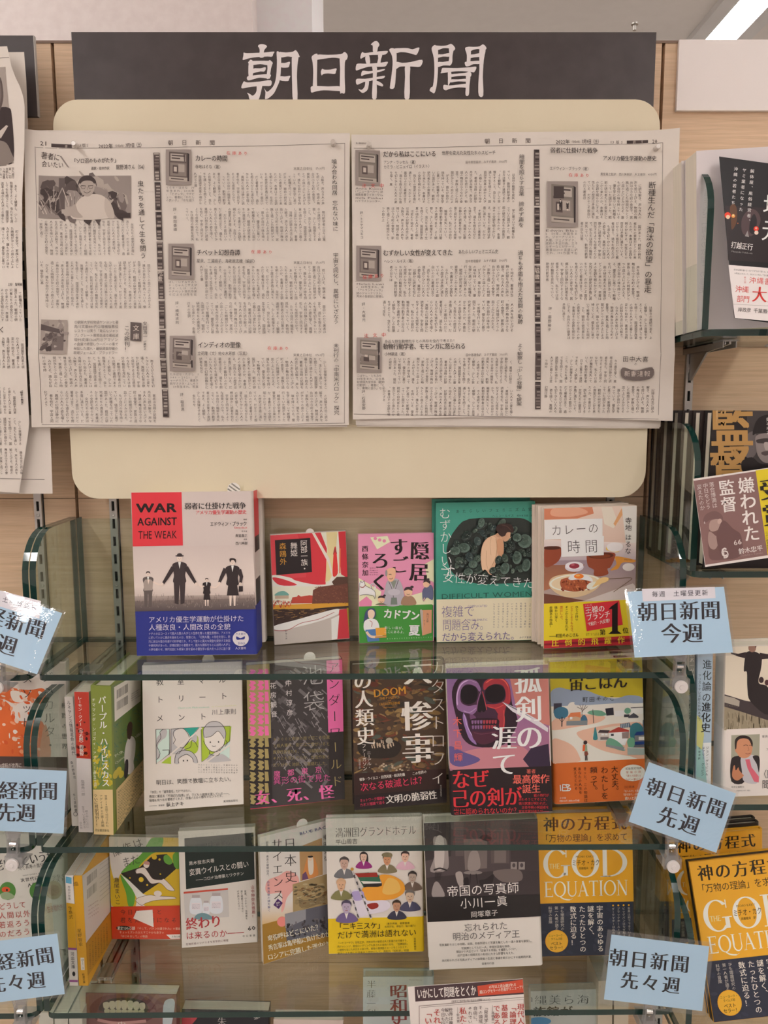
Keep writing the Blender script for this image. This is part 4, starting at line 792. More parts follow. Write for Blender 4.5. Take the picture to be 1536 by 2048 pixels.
def b3():
    b = Book('small pink paperback with bold black lettering and a green band, on the upper shelf', [(715.5, 1068), (868.3, 1066), (868.3, 1281.6), (718.7, 1287)], Z1, 3, .010, 0, 'R', 'd58fae', group=G1)
    a = b.a.view(520, 960, 4.042)
    a.poly([(790, 440), (1408, 430), (1408, 1010), (800, 1026)], 'd48cab')
    a.poly([(888, 462), (1030, 452), (1050, 500), (945, 560)], 'dfd9b8'); [a.el(x, y, 14, 13, 'd37fa2') for x, y in ((930, 472), (966, 484), (1003, 492))]
    a.poly([(795, 790), (900, 850), (980, 900), (960, 1020), (800, 1024)], 'd9d6b4'); a.poly([(1335, 680), (1408, 640), (1408, 830), (1350, 800)], 'd9d6b4'); a.poly([(1130, 960), (1408, 880), (1408, 1010), (1130, 1014)], 'd9d6b4')
    a.poly([(800, 985), (860, 940), (905, 980), (900, 1022), (802, 1024)], 'd37fa2')
    a.T('隠居', (1297, 485), (1284, 830), 160, '1d1416', 1, 'M', sx=1); a.T('すご', (1120, 465), (1130, 760), 150, '1d1416', 1, 'M', sx=1); a.T('ろく', (975, 560), (962, 910), 150, '1d1416', 1, 'M', sx=1)
    a.T('西條奈加', (846, 520), (850, 780), 54, '1d1416', 1, 'm', sx=1)
    a.rows('InkyoSugorokuNakaSaijo', 884, 700, 955, 772, 4, '6b3347', 12)
    K_ = '3b3034'
    # old man in a grey kimono
    a.sm([(1003, 1008), (1010, 880), (1030, 815), (1085, 795), (1130, 815), (1160, 900), (1150, 1006)], 'a8a3ad'); a.cv([(1040, 820), (1072, 900), (1080, 1005)], 4, K_); a.cv([(1118, 808), (1090, 890), (1072, 900)], 4, K_)
    a.poly([(1050, 812), (1105, 810), (1082, 880)], '7d8478'); a.sm([(1030, 900), (1080, 880), (1130, 895), (1120, 925), (1060, 930)], 'b5b0b9')
    a.sm([(1020, 740), (1035, 715), (1090, 715), (1095, 770), (1075, 815), (1045, 820), (1028, 790)], 'd8ac8c'); a.cv([(1040, 765), (1052, 760), (1062, 766)], 4, K_); a.cv([(1045, 795), (1060, 800), (1072, 790)], 4, K_); a.el(1020, 752, 9, 26, '8d8a8c')
    a.poly([(1060, 950), (1105, 950), (1110, 1006), (1055, 1006)], '6f7a72')
    for x, y, r, k in ((1198, 915, 34, '9a7a62'), (980, 975, 28, '6a6a52')):
        a.sm([(x-r*1.6, 1008), (x-r*1.2, y+r*.9), (x, y+r*.6), (x+r*1.3, y+r), (x+r*1.8, 1006)], k); a.el(x, y-10, r, r*1.05, 'dcb294'); a.sm([(x-r, y-20), (x-r*.6, y-r*1.4), (x+r*.7, y-r*1.4), (x+r, y-20), (x, y-r*.9)], K_); a.el(x+r*.9, y-r*1.5, r*.4, r*.3, K_)
        a.cv([(x-r*.4, y+6), (x, y+12), (x+r*.4, y+6)], 3, K_)
    a.sm([(1320, 980), (1312, 900), (1340, 860), (1385, 850), (1402, 900), (1395, 970), (1350, 950)], '5b617d'); a.el(1345, 842, 27, 27, 'dcb294'); a.sm([(1318, 830), (1335, 808), (1372, 812), (1375, 840), (1345, 822)], K_); a.el(1360, 802, 12, 8, K_); a.ln([(1330, 950), (1322, 972), (1335, 974)], 7, 'dcb294')
    # white dog
    a.sm([(798, 905), (800, 850), (830, 830), (860, 860), (900, 880), (925, 900), (930, 955), (915, 930), (850, 925), (805, 930)], 'e9e2de'); a.el(822, 838, 26, 24, 'e9e2de'); a.cv([(905, 885), (895, 850), (915, 838), (930, 860), (920, 890)], 10, 'e9e2de')
    for P in ([(798, 900), (802, 850), (812, 815), (822, 830), (842, 812), (850, 850), (900, 878), (930, 905), (935, 955)], [(806, 930), (850, 925), (912, 935), (925, 960)], [(905, 880), (895, 850), (915, 838), (932, 860)]): a.cv(P, 3, K_)
    a.cv([(805, 860), (830, 866), (850, 848)], 6, '8a3b36')
    a.end('cover_print')
    b.band(1212.8, '3f8a38')
    a.sm([(836, 1145), (850, 1070), (885, 1036), (925, 1042), (935, 1090), (915, 1120), (880, 1100), (858, 1140), (820, 1150)], '3e4a6b'); a.sm([(872, 1060), (900, 1045), (925, 1065), (920, 1105), (895, 1122), (875, 1105)], 'e3c0aa')
    a.sm([(848, 1220), (840, 1150), (880, 1120), (940, 1130), (965, 1190), (940, 1230)], 'dfe3ea'); a.poly([(850, 1210), (950, 1200), (965, 1300), (870, 1306)], '4d74a8'); a.cv([(885, 1135), (905, 1150), (900, 1185)], 4, 'a5373c'); a.cv([(860, 1225), (900, 1265), (990, 1262)], 20, 'e3c0aa')
    a.poly([(932, 1195), (1018, 1190), (1020, 1252), (938, 1258)], 'd59a3c'); a.poly([(930, 1262), (1022, 1256), (1020, 1272), (930, 1276)], 'c08a4a')
    a.T('カドブン', (996, 1075), (1290, 1098), 82, 'e6efe4', st='B'); a.T('夏', (1200, 1212), (1292, 1212), 92, 'e6efe4', st='B'); a.T('新しい扉が、', (1005, 1192), (1175, 1195), 26, 'dfe8dc'); a.T('ここにあるよ。', (1003, 1225), (1180, 1227), 26, 'dfe8dc')
    a.poly([(1292, 1050), (1388, 1048), (1385, 1232), (1310, 1256)], 'c58f6d'); a.poly([(1292, 1050), (1302, 1042), (1316, 1060), (1312, 1256)], 'a9a49c'); a.T('角川文庫', (1355, 1075), (1352, 1150), 20, '5a4a42', 1); a.T('Books', (1328, 1130), (1330, 1180), 16, '5a4a42', 1)
    a.T('角川文庫はさまざまな扉を用意しています', (1020, 1282), (1390, 1268), 11, 'b8d3ae')
    a.end('band_lettering')
b3()
def b4():
    b = Book('teal hardcover with a person among cactuses and a cream band, on the upper shelf', [(873, 1005.5), (1069, 1004.3), (1068.2, 1282), (873.5, 1284.6)], Z1, 1, .0115, 1, 'R', '3d8f7e', group=G1)
    a = b.a.view(840, 960, 3.339)
    a.grad([(110, 152), (765, 148), (763, 780), (112, 798)], '449886', '3b8e7d')
    # photograph in a rounded window
    P = [(330, 262), (600, 258), (690, 265), (745, 300), (765, 340), (765, 650), (720, 690), (500, 697), (380, 695), (270, 660), (205, 600), (180, 500), (190, 420), (240, 330)]
    a.sm(P, '2b3330', 3); rr = random.Random(8)
    def pad(x, y, r, q, ro, k):
        a.el(x+2, y+3, r+3, q+3, '1f2725', ro, 16); a.el(x, y, r, q, k, ro, 16); a.el(x-r*.12, y-q*.12, r*.78, q*.78, c(k, K*.9), ro, 14, False); co, si = math.cos(math.radians(ro)), math.sin(math.radians(ro)); a.w += a.dw
        for m_ in range(7): u, v = rr.uniform(-.6, .6)*r, rr.uniform(-.7, .7)*q; a.el(x+u*co-v*si, y+u*si+v*co, 1.8, 1.8, '9aa89c', 0, 5, False)
    for i in range(150):
        x = rr.uniform(195, 755); y = rr.uniform(275, 680); r = rr.uniform(10, 24); q = r*rr.uniform(1.2, 1.7)
        if ((x-478)/268)**2+((y-478)/198)**2 > .97: continue
        pad(x, y, r, q, rr.uniform(-70, 70), rr.choice(['3f5049', '47594f', '34433e', '2f3b38', '50625f', '54655b', '3a4a4a']))
    for x, y, r, q in ((405, 285, 22, 32), (290, 450, 40, 32), (232, 470, 36, 28), (690, 410, 46, 46), (640, 520, 30, 42), (560, 590, 30, 40), (350, 560, 30, 26), (700, 570, 28, 42), (640, 385, 30, 28), (320, 610, 30, 24)): pad(x, y, r, q, rr.uniform(-20, 20), '566b62')
    a.sm([(455, 625), (440, 605), (428, 596), (412, 600), (402, 545), (402, 480), (415, 425), (440, 390), (475, 372), (512, 362), (530, 372), (546, 400), (552, 440), (548, 500), (530, 510), (505, 540), (490, 590), (474, 628)], 'c8a184'); a.sm([(412, 596), (404, 545), (404, 482), (418, 428), (444, 393), (478, 375), (500, 392), (508, 440), (498, 520), (470, 570), (445, 600), (428, 594)], 'd3b294')
    a.sm([(508, 400), (540, 395), (552, 440), (548, 498), (528, 512), (508, 480)], 'bf9070'); a.cv([(500, 395), (508, 440), (500, 510), (476, 566)], 3, 'a5805f'); a.cv([(440, 470), (436, 540), (446, 590)], 3, 'b89676'); a.cv([(470, 380), (462, 430), (468, 500)], 2.5, 'b89676')
    a.sm([(500, 372), (506, 356), (530, 350), (540, 368), (526, 384)], 'b78c70'); a.sm([(552, 345), (592, 345), (594, 375), (584, 398), (562, 412), (546, 400), (536, 372)], 'c09679'); a.poly([(588, 372), (600, 386), (588, 390)], 'c09679')
    a.sm([(515, 356), (500, 325), (520, 298), (560, 290), (600, 300), (616, 330), (612, 352), (592, 350), (572, 352), (560, 372), (540, 378), (526, 370)], '33221f'); a.el(524, 312, 18, 15, '2c1c1a'); a.cv([(540, 300), (575, 312), (600, 340)], 3, '5a4038')
    pad(515, 530, 18, 28, 20, '34433e'); pad(480, 600, 24, 20, -30, '3f5049'); pad(560, 520, 20, 30, -20, '47594f')
    a.T('むずかしい', (165, 180), (175, 570), 80, 'dce8dc', 1, 't', sx=1); a.cv([(140, 588), (180, 590), (205, 582), (228, 590)], 6, 'dce8dc'); a.cv([(150, 560), (190, 600), (180, 640)], 5, 'dce8dc'); a.cv([(205, 560), (200, 600), (208, 640)], 5, 'dce8dc')
    a.T('女性が変えてきた', (150, 640), (752, 690), 78, 'dce8dc', 0, 't')
    a.T('あたらしいフェミニズム史', (228, 208), (745, 197), 25, '1e3a36'); a.T('ヘレン・ルイス', (475, 240), (618, 239), 20, '1e3a36', st='t'); a.T('田中恵理香・訳', (635, 241), (742, 240), 13, '1e3a36')
    a.T('DIFFICULT WOMEN', (138, 770), (742, 757), 48, '1f5148', st='t')
    a.end('cover_print')
    b.band(1199, 'e5cfb4')
    a.T('複雑で', (140, 872), (360, 868), 84, '5a4a82', st='t'); a.T('問題含み。', (145, 960), (455, 958), 84, '5a4a82', st='t'); a.T('だから変えられた。', (142, 1040), (655, 1034), 62, '54467c', st='t')
    a.T('COMPLICATED', (312, 836), (445, 835), 20, '7a6a90'); a.T('PROBLEMATIC', (312, 928), (445, 927), 20, '7a6a90'); a.T('みすず書房', (655, 1048), (735, 1047), 15, '4a4050')
    t = '「フェミニズムの歴史を考えるとき、運動の先駆者たちが大きな過ちを犯しているからといって、そうした引っかかる点をその人物からそぎ落としたり、すっかりなかったことにしたりしてはいけない」'
    for i in range(9): a.T(t[i*10:i*10+10], (725-i*29.5, 815), (723-i*29.5, 985), 14, '4a4050', 1)
    a.end('band_lettering')
    copies(b, 1, 'second teal copy standing right behind the teal hardcover', G1, '3d8f7e', 1, dz=.004, dx=-.004, t=.005)
b4()
def b5():
    b = Book('book with a curry plate photograph and a yellow band, last on the upper shelf', [(1089, 1017.5), (1272.8, 1013.3), (1268.9, 1292.5), (1087.4, 1297.5)], Z1, .6, .0135, 1, 'R', 'd5c8bb', group=G1)
    a = b.a.view(840, 960, 3.339)
    a.grad([(832, 192), (1445, 178), (1442, 520), (830, 540)], 'd8c4b6', 'c9ab9b'); a.poly([(832, 195), (1150, 186), (1160, 230), (1050, 262), (832, 268)], 'c27a5c'); a.sm([(900, 190), (1060, 190), (1120, 225), (1000, 250), (880, 240)], 'd39c80')
    a.poly([(1210, 188), (1280, 186), (1320, 290), (1290, 330), (1230, 300)], 'e3cfc0'); a.poly([(1345, 185), (1445, 180), (1442, 470), (1380, 500)], 'e0d5cf'); a.poly([(1290, 300), (1345, 195), (1350, 240), (1302, 315)], 'cf9b6c')
    a.grad([(830, 400), (1442, 430), (1438, 560), (828, 560)], 'd8cbc6', 'a89ba4'); a.grad([(829, 540), (1440, 540), (1436, 800), (828, 826)], '92808a', 'a9958a'); a.grad([(829, 570), (1100, 570), (960, 700), (828, 740)], '8b5c48', 'a0684c')
    a.poly([(828, 760), (900, 770), (1100, 810), (1000, 822), (828, 827)], '6b4032'); a.poly([(1100, 810), (1420, 700), (1438, 720), (1437, 800), (1280, 812)], 'c5b9b4')
    a.sm([(832, 460), (880, 445), (942, 455), (935, 530), (880, 575), (832, 575)], '8a432c'); a.el(880, 456, 62, 12, '4a2218')
    a.sm([(1112, 515), (1130, 500), (1210, 490), (1296, 495), (1298, 530), (1270, 590), (1250, 600), (1255, 635), (1200, 650), (1160, 640), (1160, 605), (1122, 580)], '8a4630'); a.el(1205, 510, 86, 22, '5a2a1c'); a.el(1205, 514, 66, 14, '7a3a20')
    a.sm([(1240, 470), (1262, 435), (1300, 440), (1330, 480), (1300, 490)], 'd9b64e'); a.el(1300, 455, 55, 32, 'd8d3d3'); a.sm([(1300, 520), (1360, 525), (1435, 545), (1420, 560), (1350, 560), (1320, 600), (1270, 610), (1310, 570)], 'c98a3c')
    a.el(1030, 585, 62, 32, 'c8c2cc'); a.el(1030, 575, 60, 26, 'd9d3d9'); a.el(1030, 578, 34, 18, '8a3040'); a.el(1020, 570, 12, 7, 'b05a66')
    a.el(1390, 590, 40, 26, 'cfc8c4'); 
    a.sm([(860, 695), (900, 645), (1040, 628), (1180, 650), (1212, 685), (1170, 740), (1080, 780), (980, 785), (900, 750)], 'c9b08c'); a.el(1036, 690, 172, 58, 'e6dccb', -2); a.el(1036, 690, 158, 50, 'd3c0a0', -2)
    rr = random.Random(4); a.sm([(935, 690), (960, 660), (1050, 650), (1140, 670), (1130, 720), (1050, 748), (960, 735)], '9c5236')
    for i in range(80): a.el(rr.uniform(945, 1130), rr.uniform(668, 740), rr.uniform(5, 10), rr.uniform(4, 8), rr.choice(['b0603c', '8a402c', 'a8553a', 'c27850', '73362a']), rr.uniform(0, 90), 8, i == 0)
    a.sm([(990, 660), (1020, 632), (1080, 632), (1140, 655), (1150, 685), (1100, 672), (1050, 668), (1010, 672)], 'ece4dc'); a.el(1060, 647, 32, 17, 'd9772e'); a.el(1054, 642, 14, 6, 'eba35c'); a.el(1150, 710, 40, 24, 'ddd8cc', -20)
    a.sm([(1165, 700), (1190, 668), (1230, 655), (1262, 665), (1245, 685), (1205, 700), (1150, 722)], 'd9b87e'); a.cv([(1255, 668), (1330, 664), (1410, 664), (1385, 690), (1290, 755)], 4, '6a5440')
    a.poly([(832, 268), (1216, 264), (1217, 380), (1226, 381), (1225, 508), (944, 517), (942, 398), (833, 400)], 'ebe0d8')
    a.T('カレーの', (872, 340), (1196, 325), 78, '2a2022', st='t', sx=.95); a.T('時間', (968, 452), (1200, 445), 96, '2a2022', st='t', sx=.95)
    a.T('寺地', (1388, 255), (1388, 350), 46, '2a2022', 1, 's', sx=1); a.T('はるな', (1388, 368), (1386, 505), 44, '2a2022', 1, 's', sx=1); a.T('Haruna', (1362, 540), (1415, 540), 12, '5a4a42')
    a.end('cover_print')
    b.band(1207, 'd9c22a')
    a.poly([(826, 1073), (1440, 1048), (1440, 1110), (826, 1124)], 'ae2630'); a.poly([(826, 1092), (1440, 1068), (1440, 1088), (826, 1104)], '7d1a24')
    a.T('圧倒的飛躍作', (858, 1090), (1385, 1076), 50, 'd9c22a', st='b', sx=1)
    a.poly([(1088, 832), (1328, 812), (1352, 975), (1112, 1014)], 'c62f38'); a.T('王様の', (1100, 876), (1232, 862), 48, 'efe2d2', st='b'); a.T('ブランチ', (1108, 925), (1268, 900), 48, 'efe2d2', st='b'); a.T('で紹介・大反響！', (1118, 968), (1278, 942), 28, 'efe2d2', st='b'); a.T('TBS系', (1098, 842), (1150, 838), 14, 'e2a0a0')
    a.poly([(1275, 850), (1318, 822), (1318, 1015), (1345, 1035), (1255, 1035), (1280, 1015), (1280, 868), (1255, 872)], '1c1414')
    a.T('第', (1198, 1022), (1238, 1022), 42, '1c1414', st='m'); a.T('位', (1350, 1014), (1390, 1012), 42, '1c1414', st='m')
    for x, t, k in ((1045, 'ひとの持つ', '332a1a'), (1012, 'どうしようもなさ、', 'b03a2a'), (978, 'そこから生まれる', '332a1a'), (943, '愛おしさ。', 'b03a2a'), (908, '味わい深く', '332a1a'), (874, '余韻ある作品！', '332a1a')): a.T(t, (x, 842), (x, 842+len(t)*21), 22, k, 1)
    a.T('――町田そのこさん', (862, 1042), (1058, 1036), 28, '1c1414', st='b'); a.rows('王様のブランチ文芸コーナー紹介作品', 1104, 1024, 1194, 1044, 2, '332a1a', 9)
    a.end('band_lettering')
    copies(b, 2, ['second copy of the curry book, pressed against its back', 'third copy of the curry book, nearest the oak wall'], G1, 'd5c8bb', 1, dz=.002, dx=-.004)
b5()
# ---------------------------------------------------------------- middle shelf of the middle bay
G2 = 'books facing out on the middle glass shelf'
def r2a():
    b = Book('white book with line drawings of schoolchildren, first facing out on the middle shelf', [(285.5, 1333), (483, 1323), (487.5, 1608), (289, 1625)], Z2, 5, .017, 0, 'R', 'd6cfc8', group=G2)
    a = b.a.view(0, 1300, 3.072); K_ = '3c3a3a'
    for t, x0, x1, y0, y1 in (('教室マル', 962, 1385, 202, 185), ('トリート', 962, 1395, 310, 285), ('メント', 962, 1268, 425, 412)):
        n = len(t); L = (x1-x0)/n
        for i, ch in enumerate(t):
            x = x0+(x1-x0-45)*i/(n-1); y = y0+(y1-y0)*i/(n-1); a.T(ch, (x, y), (x+46, y-1), 46, K_, st='t', lift=i == 0)
    a.T('川上康則', (1300, 385), (1450, 378), 36, K_); a.T('Classroom Maltreatment', (1092, 360), (1286, 352), 15, '8fc0a8'); a.T('by Yasunori Kawakami', (1300, 350), (1450, 340), 12, 'c9cc9a')
    # panel drawings
    g1, g2, gy, tl = 'b5b3b4', '9fb83a', 'c4ddd0', '2f9c8c'
    a.poly([(1235, 478), (1420, 470), (1412, 560), (1238, 690)], g2); a.poly([(1350, 620), (1412, 560), (1408, 680), (1350, 688)], gy); a.poly([(960, 495), (1042, 492), (1045, 640), (962, 700)], gy); a.poly([(1052, 490), (1226, 478), (1100, 640), (1052, 640)], g1); a.poly([(1130, 484), (1222, 478), (1165, 548)], tl); a.poly([(985, 700), (1052, 655), (1052, 705)], g2)
    a.sm([(985, 520), (1000, 492), (1028, 500), (1020, 540), (995, 560), (970, 600), (985, 660), (965, 670), (962, 560)], g1); a.sm([(1065, 560), (1080, 500), (1130, 488), (1170, 545), (1130, 600), (1090, 600)], 'cfc9c4')
    a.sm([(1175, 560), (1190, 525), (1218, 540), (1215, 620), (1180, 640), (1130, 600)], g2); a.el(1195, 545, 18, 26, g1)
    a.sm([(1255, 540), (1250, 490), (1290, 445), (1350, 448), (1385, 500), (1380, 560), (1365, 600), (1330, 625), (1290, 620), (1262, 585)], 'd9d2cb'); a.sm([(1252, 545), (1250, 488), (1290, 445), (1350, 446), (1385, 500), (1378, 545), (1362, 520), (1340, 500), (1300, 530), (1262, 540)], g1)
    a.sm([(1280, 690), (1290, 640), (1330, 650), (1365, 640), (1410, 670), (1408, 682)], g1)
    a.sm([(1075, 700), (1080, 650), (1110, 625), (1170, 625), (1205, 660), (1215, 695), (1190, 694), (1180, 665), (1145, 645), (1100, 670), (1100, 702)], g1)
    for P in ([(1255, 540), (1250, 490), (1290, 445), (1350, 448), (1385, 500), (1380, 560), (1365, 600), (1330, 625), (1290, 620), (1262, 585), (1250, 560)], [(1262, 540), (1300, 530), (1340, 500), (1375, 545)], [(1290, 622), (1288, 640), (1330, 652), (1350, 636), (1350, 610)], [(1075, 700), (1080, 650), (1110, 625), (1170, 625), (1205, 660), (1215, 695)], [(1100, 700), (1100, 670), (1145, 645), (1180, 665), (1190, 692)], [(1065, 580), (1078, 555), (1065, 520), (1080, 495), (1130, 488), (1165, 548), (1130, 600), (1100, 600)], [(965, 680), (985, 640), (965, 590), (990, 545), (985, 510), (1005, 492)], [(1130, 615), (1170, 600), (1180, 560), (1200, 570), (1215, 600)], [(1302, 590), (1314, 594), (1326, 590)], [(1386, 555), (1395, 575), (1380, 595)]): a.cv(P, 3, K_)
    for x, y in ((1292, 568), (1342, 566), (1128, 684), (1152, 682)): a.el(x, y, 4, 5, K_)
    for P in ([(960, 492), (1042, 490), (1044, 640), (962, 706)], [(1052, 490), (1226, 476), (1100, 640), (1052, 642)], [(1235, 476), (1412, 468), (1410, 560), (1240, 690)]): a.ln(P, 3, K_, closed=True)
    a.ln([(980, 704), (1240, 480)], 9, 'd6cfc8'); a.ln([(1255, 700), (1415, 580)], 9, 'd6cfc8'); a.ln([(1000, 620), (1040, 618), (1040, 650)], 4, K_)
    a.rows('マルトリートメント、不適切なかかわり・養育「教室マルトリートメント」教室での行為を考える子供も傷つけるような不適切な指導を見直す本書', 1215, 700, 1462, 760, 4, '6a6664', 11)
    a.T('明日は、笑顔で教壇に立ちたい。', (960, 820), (1440, 790), 34, K_)
    for i, t in enumerate(('「体罰」や「連帯責任」だけではない。', '教室に蔓延る「不適切な指導」が、子どもの健康を害している――。', '現場を見つめる著者がくれる、改善のための数々のヒントたち。')): a.T(t, (918, 880+i*26), ([1185, 1420, 1380][i], 866+i*14), 19, K_)
    a.T('―――', (918, 963), (965, 960), 18, K_); a.T('評論家', (975, 960), (1012, 957), 12, K_); a.T('荻上チキ', (1022, 955), (1130, 946), 28, K_, st='b'); a.T('東洋館出版社', (1372, 930), (1462, 922), 15, K_)
    a.end('cover_print'); slip(b, .085, b.H+.002, 1, .008, False)
r2a()
def r2b():
    b = Book('black book with pink side stripes and a grey city photograph, middle shelf', [(493, 1327), (683, 1320), (689.5, 1598), (500.5, 1618)], Z2, 3.5, .016, 0, 'R', '2d2829', group=G2)
    a = b.a.view(480, 1300, 3.657); PK = 'd9689f'; GO = '9b8c5c'
    a.poly([(48, 98), (745, 75), (765, 1092), (77, 1160)], '3d393a'); rr = random.Random(6)
    for i in range(130):
        x = rr.uniform(230, 640); y = rr.uniform(120, 980); L = rr.uniform(20, 90); w = rr.uniform(4, 26); d = rr.choice([(.75, .66), (-.6, .8)]); a.ln([(x, y), (min(655, max(225, x+d[0]*L)), y+d[1]*L)], w, rr.choice(['585456', '6a6668', '4a4648', '7d797b', '343032', '757072']), lift=i % 30 == 0)
    for i in range(40): x = rr.uniform(240, 600); y = rr.uniform(450, 900); a.ln([(x, y), (x+24, y+44)], 3, '9a9698', lift=i == 0)
    a.poly([(48, 98), (215, 94), (228, 640), (60, 645)], GO); a.poly([(60, 645), (228, 640), (238, 1130), (76, 1140)], '2b2627')
    r = random.Random(1)
    for k in range(12):          # ornamental blackletter column
        y = 130+k*84; cc = PK if k < 6 else GO
        for x in (58, 118): a.poly([(x+14, y), (x+50, y+6), (x+60, y+22), (x+40, y+34), (x+60, y+50), (x+44, y+74), (x+10, y+68), (x+24, y+50), (x+8, y+34), (x+22, y+18)], cc, x == 58); a.poly([(x+62, y), (x+88, y+2), (x+94, y+70), (x+66, y+72)], cc, False) if x == 118 else None
    a.poly([(628, 84), (742, 80), (758, 600), (644, 606)], PK); a.poly([(644, 606), (758, 600), (766, 1090), (655, 1105)], '2d2829')
    a.T('アンダーワールド', (676, 75), (708, 1020), 92, '2a2426', 1, 's', sx=1); a.poly([(648, 640), (755, 635), (766, 1040), (652, 1050)], '2d2829')
    a.T('ールド', (692, 650), (712, 1020), 88, GO, 1, 's', sx=1)
    a.T('池袋', (520, 90), (545, 470), 165, 'a9a6a6', 1, 't', sx=.95); a.T('中村淳彦', (352, 205), (365, 490), 48, 'cfcaca', 1, 's', sx=1); a.T('花房観音', (240, 220), (250, 500), 48, 'cfcaca', 1, 's', sx=1)
    for i, t in enumerate(('８０００と肉体の街で起こる怪異', 'と殺人事件、街には亡霊がいると', '異常性愛者たち。ここは結婚前か、', 'それとも荒んだ心か…女性作家と', 'だりが歩く池袋、二重絡むした。')): a.T(t, (240, 650+i*47), (655, 640+i*47), 30, '8a7d55')
    for i, ch in enumerate('魔都東京'): a.T(ch, (244+i*101, 905-i*10), (296+i*101, 903-i*10), 52, PK, st='s')
    a.T('異形の街で見た', (240, 955), (665, 930), 58, 'c65a92', st='s'); a.T('女、死、怪', (105, 1080), (690, 1030), 112, PK, st='M'); a.poly([(75, 1158), (765, 1090), (765, 1098), (77, 1166)], 'c93a5a')
    a.end('cover_print')
    s = b.side(1); t, H = b.t, b.H; s.emituv(np.array([(0, 0), (t, 0), (0, H*.48), (t, H*.48), (0, H*.481), (t, H*.481), (0, H), (t, H)]), [(0, 1, 3), (0, 3, 2), (2, 3, 5), (2, 5, 4), (4, 5, 7), (4, 7, 6)], np.array([c('3a2d30')]*4+[c(PK)]*4)); s.end('spine_print'); slip(b, .085, b.H+.002, 1, .008, False)
r2b()
def r2c():
    b = Book('dark book with an old painting and huge white title letters, centre of the middle shelf', [(702, 1327), (891, 1322), (893.7, 1605), (709, 1620.5)], Z2, 5, .022, 1, 'R', '2c2220', group=G2)
    a = b.a.view(480, 1300, 3.657)
    a.poly([(812, 98), (1503, 78), (1513, 1115), (838, 1170)], '46362a'); rr = random.Random(9)
    for i in range(300):
        x = rr.uniform(835, 1480); y = rr.uniform(110, 900); a.el(x, y, rr.uniform(8, 55), rr.uniform(5, 20), rr.choice(['5a4630', '6e5338', '3c2e26', '7d6238', '5a2f24', '2f2a24', '8a7048', '4a5048', '6a3a2a']), rr.uniform(-30, 30), 9, i % 60 == 0)
    a.sm([(860, 690), (950, 660), (1100, 650), (1180, 700), (1130, 780), (980, 790), (880, 760)], '2a2420')
    for i in range(26): x = rr.uniform(960, 1120); y = rr.uniform(650, 700); a.ln([(x, y), (x+6, y+26)], 7, 'b5a28c', lift=i == 0)
    a.el(1090, 662, 26, 22, '9a9284'); 
    for i in range(40): a.el(rr.uniform(970, 1240), rr.uniform(830, 890), 9, 7, rr.choice(['b0a088', '8a7a60', '6a5a48']), 0, 8, i == 0)
    a.poly([(834, 900), (1505, 870), (1513, 1115), (838, 1172)], '33211f'); a.poly([(836, 1060), (1510, 1010), (1513, 1115), (838, 1172)], '241b1c')
    a.T('大', (1195, 150), (1405, 145), 235, 'd9d2ca', st='M'); a.T('惨事', (1292, 365), (1305, 835), 235, 'd9d2ca', 1, 'M', sx=1); a.T('の人類史', (888, 150), (920, 690), 140, 'd9d2ca', 1, 'm', sx=1); a.T('カタストロフィ', (1450, 75), (1450, 990), 118, 'd5cec6', 1, 's', sx=1)
    a.T('DOOM', (972, 310), (1212, 290), 84, 'c0862e', st='m'); a.T('THE POLITICS', (1015, 350), (1165, 342), 26, 'c0862e'); a.T('OF', (1080, 368), (1104, 367), 16, 'c0862e'); a.T('CATASTROPHE', (1012, 392), (1170, 384), 26, 'c0862e'); a.T('Niall Ferguson', (1048, 418), (1130, 413), 14, 'c0862e')
    a.T('ニーアル・', (940, 735), (945, 868), 34, 'd5cec6', 1); a.T('ファーガソン', (903, 680), (912, 880), 34, 'd5cec6', 1); a.T('柴田裕之訳', (872, 795), (874, 865), 16, 'b5aea6', 1)
    a.T('戦争・ウイルス・自然災害・経済危機', (872, 945), (1205, 908), 26, 'd9d2ca', st='b'); a.T('この世界の', (1258, 905), (1365, 888), 26, 'd9d2ca', st='b'); a.T('次なる破滅とは？', (878, 1002), (1362, 945), 66, 'cc3a5c', st='s')
    a.T('ネットワーク理論や', (876, 1100), (1060, 1078), 26, 'cc3a5c'); a.T('カオス理論で迫る', (876, 1132), (1060, 1110), 26, 'cc3a5c'); a.T('文明の脆弱性', (1064, 1092), (1440, 1055), 66, 'd9d2ca', st='b'); a.T('東洋経済新報社', (1468, 985), (1470, 1070), 13, 'b5aea6', 1)
    a.end('cover_print')
r2c()
